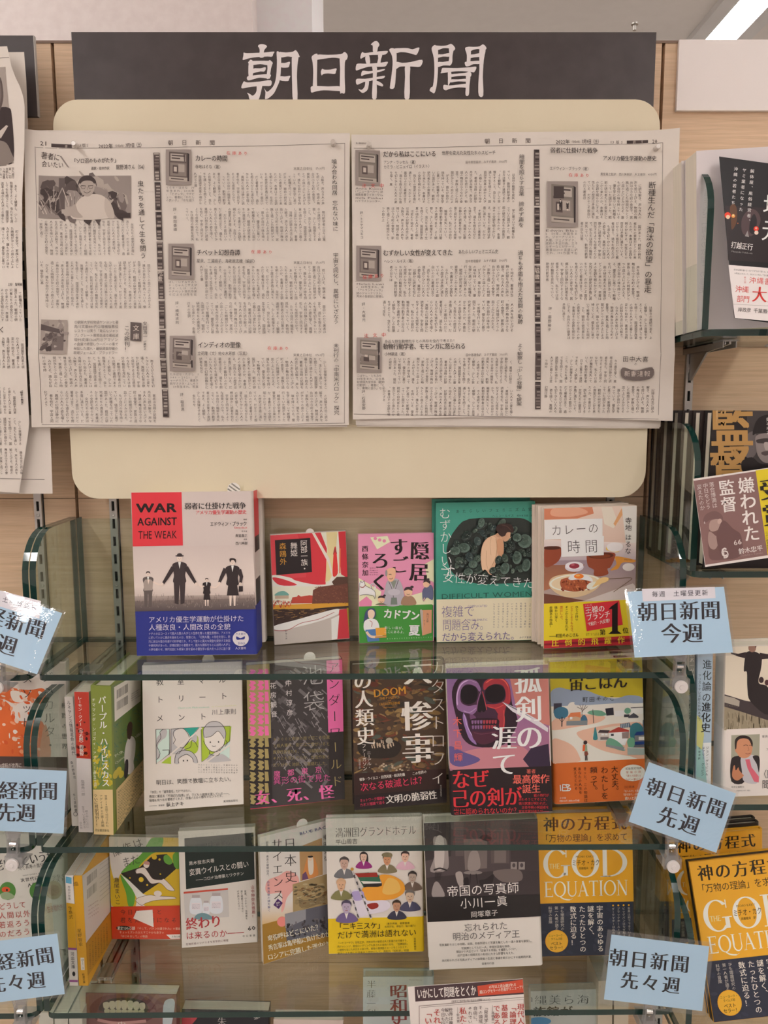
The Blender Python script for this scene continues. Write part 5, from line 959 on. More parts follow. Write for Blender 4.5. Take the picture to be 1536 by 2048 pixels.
def r2d():
    b = Book('purple hardcover with a red skull and a blade, fourth facing out on the middle shelf', [(891, 1334), (1094, 1331), (1104.6, 1623.5), (902.8, 1631.7)], Z2, 4, .024, 1, 'L', 'd8cfc8', group=G2, roll=1)
    a = b.a.view(870, 1300, 3.657)
    a.grad([(75, 125), (820, 115), (838, 860), (100, 880)], '7d5f92', 'a0687e'); a.poly([(540, 200), (820, 180), (836, 560), (600, 480)], 'b8766e'); a.sm([(100, 860), (120, 780), (300, 720), (600, 700), (700, 780), (680, 870), (300, 882)], 'b57882'); a.sm([(100, 700), (200, 740), (330, 800), (200, 850), (110, 820)], '5b4f82')
    a.poly([(640, 800), (700, 720), (825, 690), (842, 860), (690, 862)], '33263c')
    a.sm([(120, 300), (180, 190), (320, 160), (460, 190), (540, 300), (560, 400), (600, 520), (560, 620), (480, 700), (300, 705), (200, 640), (150, 480)], '2a1a26')
    # skull: brow and cheek bones lit violet on the left, red on the right
    a.sm([(150, 330), (175, 235), (235, 205), (300, 225), (330, 280), (352, 225), (420, 195), (490, 205), (540, 270), (548, 380), (520, 420), (500, 480), (505, 600), (440, 660), (330, 680), (260, 650), (215, 560), (205, 450), (158, 420)], '3d2338')
    a.sm([(158, 420), (152, 330), (176, 240), (235, 208), (300, 226), (330, 282), (318, 300), (290, 262), (235, 245), (196, 268), (180, 330), (190, 380), (240, 405), (300, 398), (300, 440), (268, 470), (240, 460), (205, 452)], '84608c'); a.sm([(352, 290), (356, 232), (420, 198), (490, 208), (538, 268), (546, 378), (515, 412), (498, 480), (460, 470), (430, 430), (380, 415), (372, 395), (440, 395), (500, 372), (512, 320), (490, 262), (430, 248), (385, 270)], '9a2f3a')
    a.cv([(160, 400), (158, 320), (185, 248), (240, 216), (298, 236)], [2]+[9]*14+[2]*6, 'c3a2cb'); a.cv([(365, 240), (420, 208), (488, 216), (530, 272), (538, 370)], [2]+[8]*14+[2]*6, 'd05a50'); a.cv([(205, 440), (250, 452), (298, 420)], 6, 'a98ab2'); a.cv([(385, 412), (440, 425), (500, 400)], 6, 'c24a48')
    a.sm([(183, 300), (205, 262), (255, 252), (296, 275), (308, 320), (292, 372), (240, 392), (195, 370)], '120c14'); a.sm([(362, 300), (390, 262), (445, 252), (492, 275), (508, 325), (482, 372), (420, 385), (372, 362)], '120c14')
    a.sm([(335, 318), (350, 360), (368, 430), (350, 452), (338, 440), (326, 454), (306, 436), (318, 370)], '120c14'); a.cv([(330, 300), (308, 372), (300, 440)], 6, '8a5a86'); a.cv([(342, 300), (360, 370), (374, 436)], 5, 'b04048')
    a.sm([(205, 455), (228, 500), (245, 570), (285, 650), (300, 690), (250, 650), (218, 570), (200, 500)], '8a6aa0'); a.cv([(212, 470), (235, 560), (280, 640)], 5, 'b79cc4'); a.sm([(250, 470), (290, 480), (296, 520), (268, 530)], '6a4468'); a.sm([(455, 470), (500, 470), (505, 560), (480, 610), (462, 540)], '93303a'); a.cv([(498, 440), (500, 540), (478, 610)], 5, 'c8504a')
    a.sm([(255, 505), (340, 496), (455, 505), (462, 545), (440, 560), (340, 566), (265, 556)], '2a1622')
    for k in range(9): cc = '7d5a84' if k < 4 else '9c3a44'; a.poly([(262+k*21, 512), (279+k*21, 510), (278+k*21, 532), (271+k*21, 540), (264+k*21, 532)], cc, k == 0); a.poly([(266+k*20, 548), (282+k*20, 548), (281+k*20, 570), (274+k*20, 576), (268+k*20, 570)], cc, False)
    a.sm([(270, 590), (340, 600), (440, 588), (470, 620), (420, 670), (340, 688), (280, 650)], '4a2436'); a.cv([(280, 600), (340, 612), (440, 598)], 4, '6a3a50')
    a.poly([(485, 378), (560, 450), (700, 530), (820, 605), (822, 575), (740, 510), (600, 430)], 'c9c4cc'); a.poly([(485, 378), (560, 425), (720, 510), (600, 435)], '6d6878')
    a.T('孤剣の', (668, 125), (690, 740), 205, 'e8dfd8', 1, 'm', sx=1); a.T('涯て', (500, 545), (505, 925), 190, 'e8dfd8', 1, 'm', sx=1); a.T('木下昌輝', (158, 470), (170, 825), 68, 'd9685c', 1, 's', sx=1)
    a.end('cover_print')
    b.band(1539, '241a1e', spine='L')
    a.T('なぜ', (120, 945), (395, 935), 150, 'c8343c', st='m'); a.T('己の剣が', (118, 1085), (635, 1065), 150, 'c8343c', st='m'); a.T('世に認められないのか？', (135, 1180), (618, 1168), 50, 'c8343c', st='s'); a.T('著者', (665, 888), (735, 886), 34, 'd9685c', st='s'); a.T('最高傑作', (565, 945), (835, 940), 70, 'd9685c', st='b'); a.T('誕生', (635, 1015), (770, 1010), 68, 'd9685c', st='b')
    for i, t in enumerate(('戦の時代が', '終わろうとするとき、', '徳川家康が呪われた。', '正体不明の呪詛者を', '宮本武蔵が追うが――')): a.T(t, (830-len(t)*22, 1062+i*29), (832, 1060+i*29), 25, 'c8343c')
    a.end('band_lettering')
r2d()
def r2e():
    b = Book('book with a painted hill town and an orange band, last on the middle shelf', [(1091, 1319), (1279, 1319), (1291, 1599), (1109, 1609)], Z2, 2, .018, 1, 'L', 'd8cfc0', group=G2, roll=1)
    a = b.a.view(870, 1300, 3.657)
    a.poly([(808, 70), (1495, 70), (1510, 360), (822, 330)], 'bfae2c'); a.sm([(820, 300), (880, 262), (960, 280), (1080, 290), (1180, 330), (1300, 360), (1400, 340), (1500, 360), (1515, 430), (1400, 450), (1100, 450), (824, 430)], '8f9db3')
    a.poly([(824, 400), (1512, 400), (1538, 810), (850, 824)], 'e0d5cc'); a.sm([(960, 385), (1000, 375), (1040, 400), (1400, 395), (1500, 430), (1500, 460), (1200, 470), (960, 450)], 'd9d4cd')
    a.sm([(850, 500), (960, 470), (1120, 470), (1230, 490), (1180, 530), (1000, 560), (830, 575)], 'd9b09a'); a.sm([(845, 650), (920, 655), (1000, 700), (1045, 770), (1040, 815), (850, 822)], 'd9b09a'); a.sm([(1040, 590), (1180, 560), (1350, 540), (1520, 560), (1535, 800), (1420, 780), (1230, 740), (1090, 670), (1030, 620)], 'd9b09a'); a.sm([(1150, 600), (1300, 560), (1420, 580), (1400, 620), (1180, 650)], 'e3c9b8')
    a.rect(848, 378, 908, 450, '3c3a4a'); a.poly([(1230, 430), (1290, 425), (1295, 480), (1240, 482)], '33313a'); a.rect(1300, 448, 1375, 490, 'e6e0da'); a.poly([(1420, 432), (1518, 430), (1520, 475), (1424, 476)], 'e0dad4'); a.ln([(1418, 432), (1518, 430)], 5, '2f2d33'); a.poly([(1400, 495), (1440, 468), (1478, 495), (1475, 505), (1402, 505)], '4a4a52'); a.rect(1370, 478, 1410, 498, '3a3a42')
    a.sm([(1100, 460), (1130, 440), (1200, 445), (1240, 475), (1180, 482)], '6a9a82'); a.el(1395, 452, 24, 22, '6a9a82')
    a.sm([(850, 450), (860, 420), (905, 405), (950, 425), (955, 470), (920, 492), (870, 488)], '3c6f8a'); a.ln([(912, 480), (912, 552)], 8, '3a3034'); a.ln([(890, 490), (912, 520), (935, 488)], 4, '3a3034'); a.sm([(1045, 500), (1075, 470), (1098, 500), (1095, 535), (1045, 535)], '3f6a85')
    for P in ([(1060, 500), (1058, 430), (1040, 395)], [(1060, 450), (1085, 400)], [(1060, 440), (1100, 410)], [(1058, 430), (1020, 410)], [(1060, 430), (1065, 392)]): a.ln(P, 3.5, '5a4a48')
    a.poly([(955, 480), (975, 452), (1048, 448), (1050, 490), (1010, 482), (960, 490)], 'cf7a52'); a.poly([(960, 486), (1012, 480), (1050, 490), (1048, 530), (945, 530)], 'c2a285'); a.rect(970, 482, 988, 500, 'e6e0da'); a.rect(945, 512, 1100, 545, '7d8488')
    a.ln([(1138, 432), (1146, 532)], 4, '4a4448')
    a.sm([(1145, 640), (1158, 560), (1178, 640), (1170, 656), (1150, 655)], '3c7f86'); a.poly([(1178, 605), (1190, 585), (1262, 588), (1258, 610), (1260, 660), (1180, 665)], 'c9bfb8'); a.poly([(1180, 604), (1192, 584), (1266, 588), (1256, 608)], '4a3d40'); a.rect(1205, 612, 1225, 624, 'efe9e3'); a.rect(1232, 612, 1250, 624, 'efe9e3'); a.rect(1198, 636, 1258, 656, '6d6668')
    a.poly([(1255, 600), (1332, 566), (1408, 592), (1408, 602), (1260, 606)], 'a8423a'); a.poly([(1262, 606), (1408, 602), (1400, 650), (1380, 700), (1265, 690)], 'ebe4dc'); a.poly([(1355, 606), (1408, 602), (1405, 650), (1358, 650)], '8a7a78'); a.rect(1275, 614, 1296, 630, '4a4a52')
    a.poly([(1342, 545), (1410, 536), (1425, 570), (1345, 575)], '5a6a78'); [a.ln([(1355+k*16, 542), (1353+k*16, 572)], 4, 'c9ced2', k == 0) for k in range(4)]
    a.sm([(1415, 620), (1420, 560), (1460, 538), (1500, 560), (1512, 610), (1470, 660), (1425, 650)], '3c7680'); a.rect(1508, 520, 1520, 620, '55606a')
    a.poly([(1445, 630), (1465, 604), (1528, 602), (1530, 628)], '28407a'); a.rect(1450, 630, 1530, 672, '77787c'); a.rect(1480, 640, 1522, 664, 'd6d2cc'); a.poly([(1430, 698), (1450, 674), (1532, 672), (1534, 696)], '28407a'); a.rect(1432, 698, 1535, 716, '5c6068')
    a.sm([(1240, 690), (1260, 645), (1310, 660), (1360, 700), (1380, 740), (1300, 720)], '6a9a82'); a.poly([(1240, 690), (1378, 716), (1374, 738), (1240, 705)], '7d8488'); a.sm([(1395, 680), (1410, 648), (1445, 650), (1450, 700), (1420, 730)], '6aa082'); a.poly([(1398, 712), (1540, 722), (1542, 770), (1400, 768)], '9aa8a4'); a.ln([(1398, 716), (1536, 722)], 3, 'd6d2cc'); a.ln([(1376, 718), (1376, 738)], 3, 'efe9e3')
    a.el(1088, 672, 14, 15, '33262a'); a.poly([(1070, 690), (1090, 688), (1092, 732), (1068, 736)], 'cf5f38'); a.poly([(1088, 688), (1100, 692), (1104, 740), (1085, 740)], '8a9a80'); a.poly([(1082, 738), (1104, 736), (1112, 758), (1100, 772), (1084, 768)], '7a4436'); a.ln([(1092, 768), (1092, 804)], 7, '33262a'); a.ln([(1100, 768), (1103, 804)], 7, '33262a')
    a.T('宙ごはん', (955, 238), (1390, 232), 118, '231c18', st='m'); a.T('町田そのこ', (1055, 358), (1300, 354), 42, '231c18')
    a.end('cover_print')
    b.band(1525.5, 'c9662a', spine='L')
    a.T('大丈夫。', (1305, 845), (1318, 1055), 52, '2e1a10', 1, 't'); a.T('わたしを', (1232, 845), (1240, 1095), 56, '2e1a10', 1, 't'); a.T('頼って。', (1152, 850), (1160, 1050), 58, '2e1a10', 1, 't')
    for x, t in ((1090, 'きっと、この物語は'), (1050, 'あなたの人生を'), (1017, '支えてくれる')): a.T(t, (x-2, 850), (x+12, 850+len(t)*29), 26, '2e1a10', 1)
    a.el(1440, 898, 92, 60, 'e8dccf'); [a.T(t, (1385, 868+i*26), (1505, 864+i*26), 19, k) for i, (t, k) in enumerate((('初版限定特典', '3a2a20'), ('掌編小説', 'b0522a'), ('「君との出会い」', 'b0522a'), ('カバー裏に！', 'b0522a')))]
    a.T('2021年本', (1380, 1000), (1455, 998), 22, '7a2a1a'); a.T('『52ヘルツ』の著者', (1370, 1030), (1500, 1026), 19, 'ecd9c8'); a.T('『星を掬う』の著者', (1365, 1055), (1500, 1050), 19, 'ecd9c8'); a.T('救いと再生', (1385, 1082), (1500, 1078), 26, 'ecd9c8', st='b')
    a.T('1', (898, 1002), (918, 1000), 66, 'efe2d6', st='b'); a.cv([(925, 978), (950, 982), (958, 1000), (926, 1000), (962, 1002), (962, 1022), (926, 1024)], 7, 'efe2d6'); a.ln([(928, 978), (926, 1024)], 7, 'efe2d6'); a.cv([(950, 978), (980, 984), (960, 1000), (985, 1008), (978, 1022), (950, 1024)], 7, 'efe2d6'); a.T('小学館', (908, 1078), (956, 1077), 15, 'efe2d6'); a.T('定価1,760円（本体1,600円+税）', (908, 1100), (1062, 1096), 17, 'efe2d6')
    a.end('band_lettering')
    copies(b, 1, 'second copy of the painted town book standing behind it', G2, 'd8cfc0', 1, 'L', dz=0, dx=-.002)
r2e()
# spines at the left end
def spinebook(label, q, base, D, side_right, cover, hard=0, group=None, H=None, Y=None, spinedy=0):
    b = Book.__new__(Book); tl, tr, br, bl = q
    Book.D = D; b.__init__(label, q, base, 0, .02, hard, 'R', cover, group=group, mode='spine', H=H, Y=Y); del Book.D
    return b
GS = 'books standing spine out at the left end of the middle shelf'
def r2s():
    b = spinebook('thin white paperback, spine out, beside the glass guard on the middle shelf', [(125, 1396), (147, 1391), (160, 1652), (144, 1652)], Z2, .106, 0, 'c9c2bc', 0, GS); a = b.a
    a.T('ルネサンス情報革命の時代', (136, 1401), (148, 1510), 9.5, '2c2a2c', 1); a.T('桑木野幸司', (142, 1522), (150, 1558), 6.5, '4a4646', 1); a.T('ちくま新書', (148, 1586), (152, 1624), 6.5, '3a3636', 1); a.el(151, 1628, 4.5, 4.5, '6a6666'); a.el(151, 1628, 3.4, 3.4, 'c9c2bc'); a.end('spine_print')
    s = b.side(1)
    b = spinebook('red and white paperback, spine out, between the white and the green book', [(147, 1385), (179.3, 1383), (186, 1664.7), (157.5, 1664.7)], Z2, .120, 0, 'c9c2c0', 0, GS); a = b.a
    a.poly([(147, 1384), (180, 1383), (184, 1517), (152.5, 1517)], 'b53a2c'); rr = random.Random(2)
    for i in range(26): y = rr.uniform(1440, 1514); x = rr.uniform(153, 178); a.el(x, y, rr.uniform(1.5, 5), rr.uniform(1, 4), rr.choice(['5a1a16', '8a2a20', 'c2522c', '3a1614']), 0, 7, i == 0)
    a.T('レーモン・クノー〈与太郎〉的叡智', (159, 1393), (163.5, 1512), 9.5, 'e6d9cf', 1, 'b'); a.T('塩塚秀一郎', (165, 1560), (167, 1592), 8, '8a8482', 1); a.T('世の中にじかに', (173, 1620), (176, 1656), 6, '8a8482', 1); a.T('生きている若者たち', (166, 1612), (170, 1657), 6, '8a8482', 1); a.T('白水社', (161, 1644), (163, 1658), 5, '8a8482', 1); a.end('spine_print')
    b = spinebook('thick green hardcover with yellow flowers, spine out, showing its back cover', [(180.5, 1372), (222.5, 1372), (227.5, 1670), (188, 1669.6)], Z2, .133, 0, '727f34', 1, GS); a = b.a
    a.poly([(180, 1371), (223, 1372), (228, 1580), (185, 1580)], '75823a'); rr = random.Random(7)
    for x, y, r in ((205, 1500, 9), (215, 1508, 7), (193, 1520, 7), (200, 1545, 9), (217, 1560, 10), (190, 1568, 8), (212, 1530, 6)):
        for k in range(5): aa = k*72+rr.uniform(0, 40); a.el(x+r*.6*math.cos(math.radians(aa)), y+r*.7*math.sin(math.radians(aa)), r*.6, r*.45, 'b8a836', aa, 9, k == 0)
    for i in range(14): a.ln([(rr.uniform(188, 222), rr.uniform(1480, 1575)), (rr.uniform(188, 222), rr.uniform(1480, 1575))], 1.2, '3f7a5c', i == 0)
    a.T('パープル・ハイビスカス', (204, 1392), (212, 1574), 17, 'ece6dc', 1, 'b'); a.T('チママンダ・ンゴズィ・アディーチェ', (187, 1396), (190, 1560), 7.5, 'e0dacf', 1); a.T('くぼたのぞみ訳', (189, 1540), (191, 1574), 6, 'e0dacf', 1)
    a.poly([(185, 1580), (228, 1579), (229, 1671), (188, 1670)], 'c9b282'); a.T('世界28言語で刊行された', (212, 1590), (215, 1654), 6, '3a3020', 1); a.T('アディーチェの第１長編', (202, 1590), (206, 1654), 6.5, '3a3020', 1); a.T('ついに邦訳刊行！！', (191, 1588), (196, 1654), 8, '3a3020', 1, 'b'); a.T('河出書房新社', (190, 1661), (219, 1661), 6, '3a3020'); a.end('spine_print')
    s = b.side(1); s.view(0, 1320, 5.12)
    s.poly([(1142, 270), (1462, 100), (1462, 1030), (1185, 1330)], '5f7440')
    for i in range(110): x = rr.uniform(1165, 1450); y = rr.uniform(560, 1200)-(x-1160)*.4; s.ln([(x, y), (x+rr.uniform(-40, 40), y+rr.uniform(-40, 40))], 5, rr.choice(['2f6a5c', '3f7a5c', '4a6a3c', '2a5a50']), i % 30 == 0)
    for x, y in ((1190, 1160), (1180, 1180), (1215, 1130), (1240, 1170)): s.el(x, y, 26, 40, 'b8a836', 20)
    s.sm([(1272, 1040), (1280, 900), (1310, 800), (1350, 780), (1385, 830), (1380, 960), (1365, 1040), (1370, 1120), (1310, 1170)], 'c9c4c0'); s.sm([(1300, 760), (1302, 680), (1325, 632), (1352, 650), (1350, 740), (1330, 810), (1305, 800)], '3c2a26'); s.sm([(1280, 1040), (1310, 1030), (1305, 1180), (1270, 1200)], '2c2830')
    s.poly([(1165, 278), (1440, 120), (1438, 420), (1172, 632)], 'd6d0c8'); rb = random.Random(3)
    for y0 in (0, 120):
        for k in range(24): x = 1192+k*4.9; y = 310+y0-k*3; s.ln([(x, y), (x, y+88)], rb.choice([1.2, 2, 3.2]), '3a3634', k == 0)
    for t, x0, y0, x1, y1, h in (('PUR', 1172, 985, 1262, 930, 40), ('Chima', 1172, 1065, 1268, 985, 34), ('HIBI', 1380, 790, 1440, 745, 36)): s.T(t, (x0, y0), (x1, y1), h, 'c9c9b8')
    s.rows('9784309208572　1923097024002　ISBN978-4-309　C0097 ￥2400E定価本体', 1340, 340, 1436, 430, 4, '5a5654', 16, dy=-60)
    s.poly([(1186, 1330), (1464, 1020), (1468, 1500), (1196, 1790)], 'c9b282')
    for i in range(12): s.T('自由という力を手にするために、家族それぞれの過剰な信仰'[i:i+16], (1205, 1360+i*30), (1452, 1090+i*33), 22, '4a3c26', lift=i == 0)
    s.end('back_cover_print')
r2s()
# ---------------------------------------------------------------- lower shelf of the middle bay
G3 = 'books facing out on the lower glass shelf'
def r3a():
    b = Book('small white, yellow and red paperback with floating figures, first facing out on the lower shelf', [(218.8, 1677.7), (356.4, 1672.8), (361.3, 1879.5), (224, 1879.5)], Z3, 1, .0075, 0, 'R', 'c9c2b8', group=G3)
    a = b.a.view(0, 1650, 3.072)
    a.poly([(672, 85), (1095, 70), (1110, 500), (686, 505)], 'c9a92a'); a.sm([(672, 86), (950, 78), (930, 150), (860, 230), (800, 290), (740, 310), (720, 380), (690, 300), (676, 200)], 'd2ccc6')
    a.sm([(930, 80), (1000, 74), (985, 150), (930, 180), (870, 240), (830, 290), (745, 305), (800, 240), (870, 180)], '5f9a3c'); a.poly([(1010, 130), (1100, 70), (1100, 250), (1060, 240)], 'c9a92a')
    a.poly([(940, 185), (1025, 175), (1085, 260), (1000, 340), (880, 425), (745, 305), (860, 262)], '2a2522'); a.sm([(1005, 190), (1030, 180), (1060, 220), (1040, 240), (1010, 225)], '5f9a3c'); a.sm([(1060, 180), (1098, 160), (1100, 260), (1070, 250)], '5f9a3c')
    for x, y, r in ((868, 338, 15), (948, 196, 16), (980, 210, 7), (905, 370, 6), (960, 385, 8), (1035, 345, 5), (985, 300, 5), (800, 330, 5)): a.el(x, y, r, r, 'c9a92a')
    a.sm([(745, 312), (800, 350), (830, 430), (820, 500), (790, 500), (775, 420), (750, 350)], '5a9a3a'); a.sm([(686, 500), (684, 380), (720, 330), (760, 400), (770, 500)], 'c9a92a')
    a.poly([(745, 310), (800, 350), (880, 425), (920, 440), (850, 470), (815, 400)], 'ddd6d0'); a.poly([(840, 475), (820, 575), (945, 630), (940, 520)], 'd9d2cc')
    for P in ([(840, 275), (885, 262), (910, 290), (940, 330), (990, 335), (1010, 330), (1060, 380), (1070, 400), (1030, 395), (985, 355), (930, 360), (895, 320), (870, 300), (838, 300)], [(835, 470), (850, 450), (920, 430), (960, 435), (1060, 438), (1075, 450), (960, 462), (900, 480), (870, 495)]): a.sm(P, 'd6ccc4'); a.cv(P+[P[0]], 2.5, '6a4a44')
    a.el(900, 245, 18, 20, 'd6ccc4'); a.el(970, 420, 24, 18, 'd6ccc4'); a.sm([(885, 240), (895, 222), (918, 228), (918, 245)], 'b98a80')
    a.T('傑作は', (684, 185), (880, 100), 62, '3a3634', st='t'); a.T('まだ', (752, 240), (860, 208), 66, '3a3634', st='t'); a.T('瀬尾まいこ', (716, 330), (726, 495), 36, '3a3634', 1, 's')
    a.poly([(680, 508), (1112, 490), (1113, 700), (688, 706)], 'bd3a1e'); a.T('今日はきっと', (735, 540), (1000, 532), 34, '33201a', st='s'); a.T('君を知る日になる', (735, 588), (1092, 582), 34, '33201a', st='s'); a.poly([(840, 530), (820, 575), (945, 628), (938, 520)], 'd9d2cc')
    a.el(760, 636, 45, 14, '2a1a16'); a.T('累計130万部', (722, 637), (832, 636), 24, 'e0d6cc', st='b'); a.T('『そして、バトンは渡された』の著者', (838, 637), (1110, 634), 17, 'e3c0a8'); a.T('ちょっとズレた父とすこやかな息子の', (735, 662), (1010, 660), 16, 'e3c0a8'); a.T('「はじめまして」の物語', (735, 686), (908, 685), 16, 'e3c0a8'); a.poly([(1022, 672), (1112, 668), (1112, 696), (1050, 698)], 'd9d2cc'); a.T('文春文庫', (1055, 684), (1108, 683), 14, '3a3634')
    a.end('cover_print')
r3a()
def r3b():
    b = Book('white paperback with a dark panel and photograph of vaccine vials, on the lower shelf', [(357.4, 1661.4), (511, 1655), (515.5, 1884), (364, 1895.8)], Z3, 2, .010, 0, 'R', 'cdc7c0', group=G3)
    a = b.a.view(0, 1650, 3.072)
    a.poly([(1136, 78), (1560, 50), (1566, 335), (1145, 392)], '1d2826'); a.T('黒木登志夫著', (1162, 234), (1320, 216), 26, 'cfcac4', st='s'); a.T('変異ウイルスとの闘い', (1164, 290), (1530, 240), 44, 'd6d1cb', st='s'); a.T('――コロナ治療薬とワクチン', (1205, 335), (1500, 298), 24, 'cfcac4')
    a.poly([(1130, 408), (1402, 388), (1408, 564), (1138, 580)], 'bdb9b6'); a.poly([(1130, 408), (1402, 388), (1402, 398), (1130, 420)], 'b84a3a')
    for x, y, w, h in ((1205, 490, 34, 62), (1268, 508, 20, 44), (1330, 482, 36, 66)): a.sm([(x-w, y-h*.5), (x-w*.4, y-h*.75), (x+w*.4, y-h*.75), (x+w, y-h*.5), (x+w, y+h*.8), (x-w, y+h*.8)], 'cfd2da'); a.rect(x-w*.7, y-h*1.0, x+w*.7, y-h*.72, 'a59a9c'); a.rect(x-w*.8, y-h*.2, x+w*.8, y+h*.45, 'd6cfd4'); a.rows('VACCINEVACCINEVACCINEVACC', x-w*.7, y-h*.1, x+w*.7, y+h*.4, 4, '7a7a92', 7)
    a.sm([(1200, 575), (1215, 545), (1260, 540), (1300, 560), (1310, 578)], '6a8a92')
    a.T('終わり', (1142, 608), (1365, 585), 82, 'a8363a', st='m'); a.T('は来るのか――', (1142, 680), (1500, 655), 50, 'a8363a', st='s'); a.T('危機終結のシナリオを科学的に検証', (1142, 732), (1405, 706), 15, '6a4a4a')
    for x, t in ((1508, '変異、ワクチン、治療薬を'), (1485, '深く理解するために'), (1463, 'ぜひ読みください')): a.T(t, (x, 400), (x+8, 400+len(t)*15), 14, '5a5654', 1)
    a.view(480, 1620, 3.657); a.T('山中伸弥氏推薦！', (92, 548), (102, 792), 28, '9a4a4a', 1, 's'); a.T('60', (55, 865), (116, 858), 44, '2a2a2a', st='b'); a.T('中公新書', (15, 922), (116, 914), 17, '5a5654')
    a.end('cover_print')
r3b()
def r3c():
    b = Book('pale paperback about history and science with an ochre base, turned sideways, lower shelf', [(516.4, 1667.9), (682, 1641), (686, 1877), (527, 1929)], Z3, 1.5, .008, 0, 'R', 'cac5c0', group=G3)
    a = b.a.view(480, 1620, 3.657)
    a.poly([(133, 175), (655, 80), (700, 900), (160, 840)], 'cfcac6'); a.grad([(150, 700), (700, 620), (710, 850), (160, 860)], 'd0cac4', 'c6a05a'); a.poly([(158, 830), (700, 700), (700, 1005), (172, 1128)], '97722c')
    a.sm([(180, 560), (200, 500), (280, 470), (340, 440), (410, 470), (430, 530), (380, 590), (340, 640), (320, 720), (300, 740), (305, 660), (300, 600), (240, 600), (200, 600)], 'dfa09a'); a.el(305, 812, 36, 38, 'd9837c')
    a.poly([(432, 268), (600, 215), (606, 480), (440, 520)], 'a8865c'); a.sm([(470, 420), (500, 340), (540, 350), (570, 440), (560, 490), (460, 505)], 'c2824a'); a.sm([(495, 360), (515, 345), (535, 360), (535, 460), (505, 470)], 'cfc6ba'); a.el(512, 355, 18, 20, 'cfb9a0'); a.el(514, 345, 20, 8, '2a2422'); a.poly([(455, 470), (480, 450), (500, 505), (452, 512)], '6a4a6a')
    a.poly([(383, 540), (660, 470), (664, 690), (386, 742)], '9a8660'); rr = random.Random(12)
    for i in range(90): a.el(rr.uniform(400, 650), rr.uniform(540, 690), rr.uniform(6, 22), rr.uniform(3, 9), rr.choice(['6a6048', '8a7a5a', '5a5240', 'a89a78', '7a5a3a']), rr.uniform(-40, 20), 8, i == 0)
    for i in range(8): a.cv([(430, 640+i*8), (470, 660+i*8), (560, 650+i*6), (620, 620+i*8)], 2.5, '4a4438')
    a.poly([(325, 755), (655, 690), (665, 900), (340, 955)], '5a5a64'); a.poly([(325, 755), (480, 725), (480, 800), (330, 860)], '8a8a90')
    for i in range(50): a.el(rr.uniform(345, 640), rr.uniform(790, 920), rr.uniform(6, 14), rr.uniform(8, 18), rr.choice(['3a3638', '4a464a', '2e2c30', '6a666a']), 0, 8, i == 0)
    a.T('日本史', (358, 180), (372, 540), 96, '2a2628', 1, 's', sx=1); a.T('サイエンス', (262, 185), (278, 655), 84, '2a2628', 1, 's', sx=1); a.poly([(272, 640), (310, 672), (280, 716), (240, 685)], '4a2a62'); a.T('弐', (258, 680), (292, 676), 34, 'd6d0cc')
    a.T('BLUE BACKS', (432, 172), (680, 128), 30, '3a4270', st='m'); a.T('播田安弘', (624, 185), (632, 390), 36, '2a2628', 1, 's'); a.T('邪馬台国、秀吉の朝鮮出兵、', (190, 205), (198, 480), 20, '6a6a72', 1); a.T('日本海海戦の謎を解く', (200, 500), (210, 735), 20, '5a5a8a', 1)
    a.T('卑弥呼はどこにいた？', (198, 935), (590, 850), 48, 'e0d6c4', st='b'); a.T('秀吉軍は亀甲船に負けたのか？', (205, 1005), (690, 895), 48, 'e0d6c4', st='b'); a.T('ロシアに完勝した理由は？', (200, 1075), (690, 965), 48, 'e0d6c4', st='b')
    a.end('cover_print'); slip(b, .062, b.H+.001, 1, .008, False)
r3c()
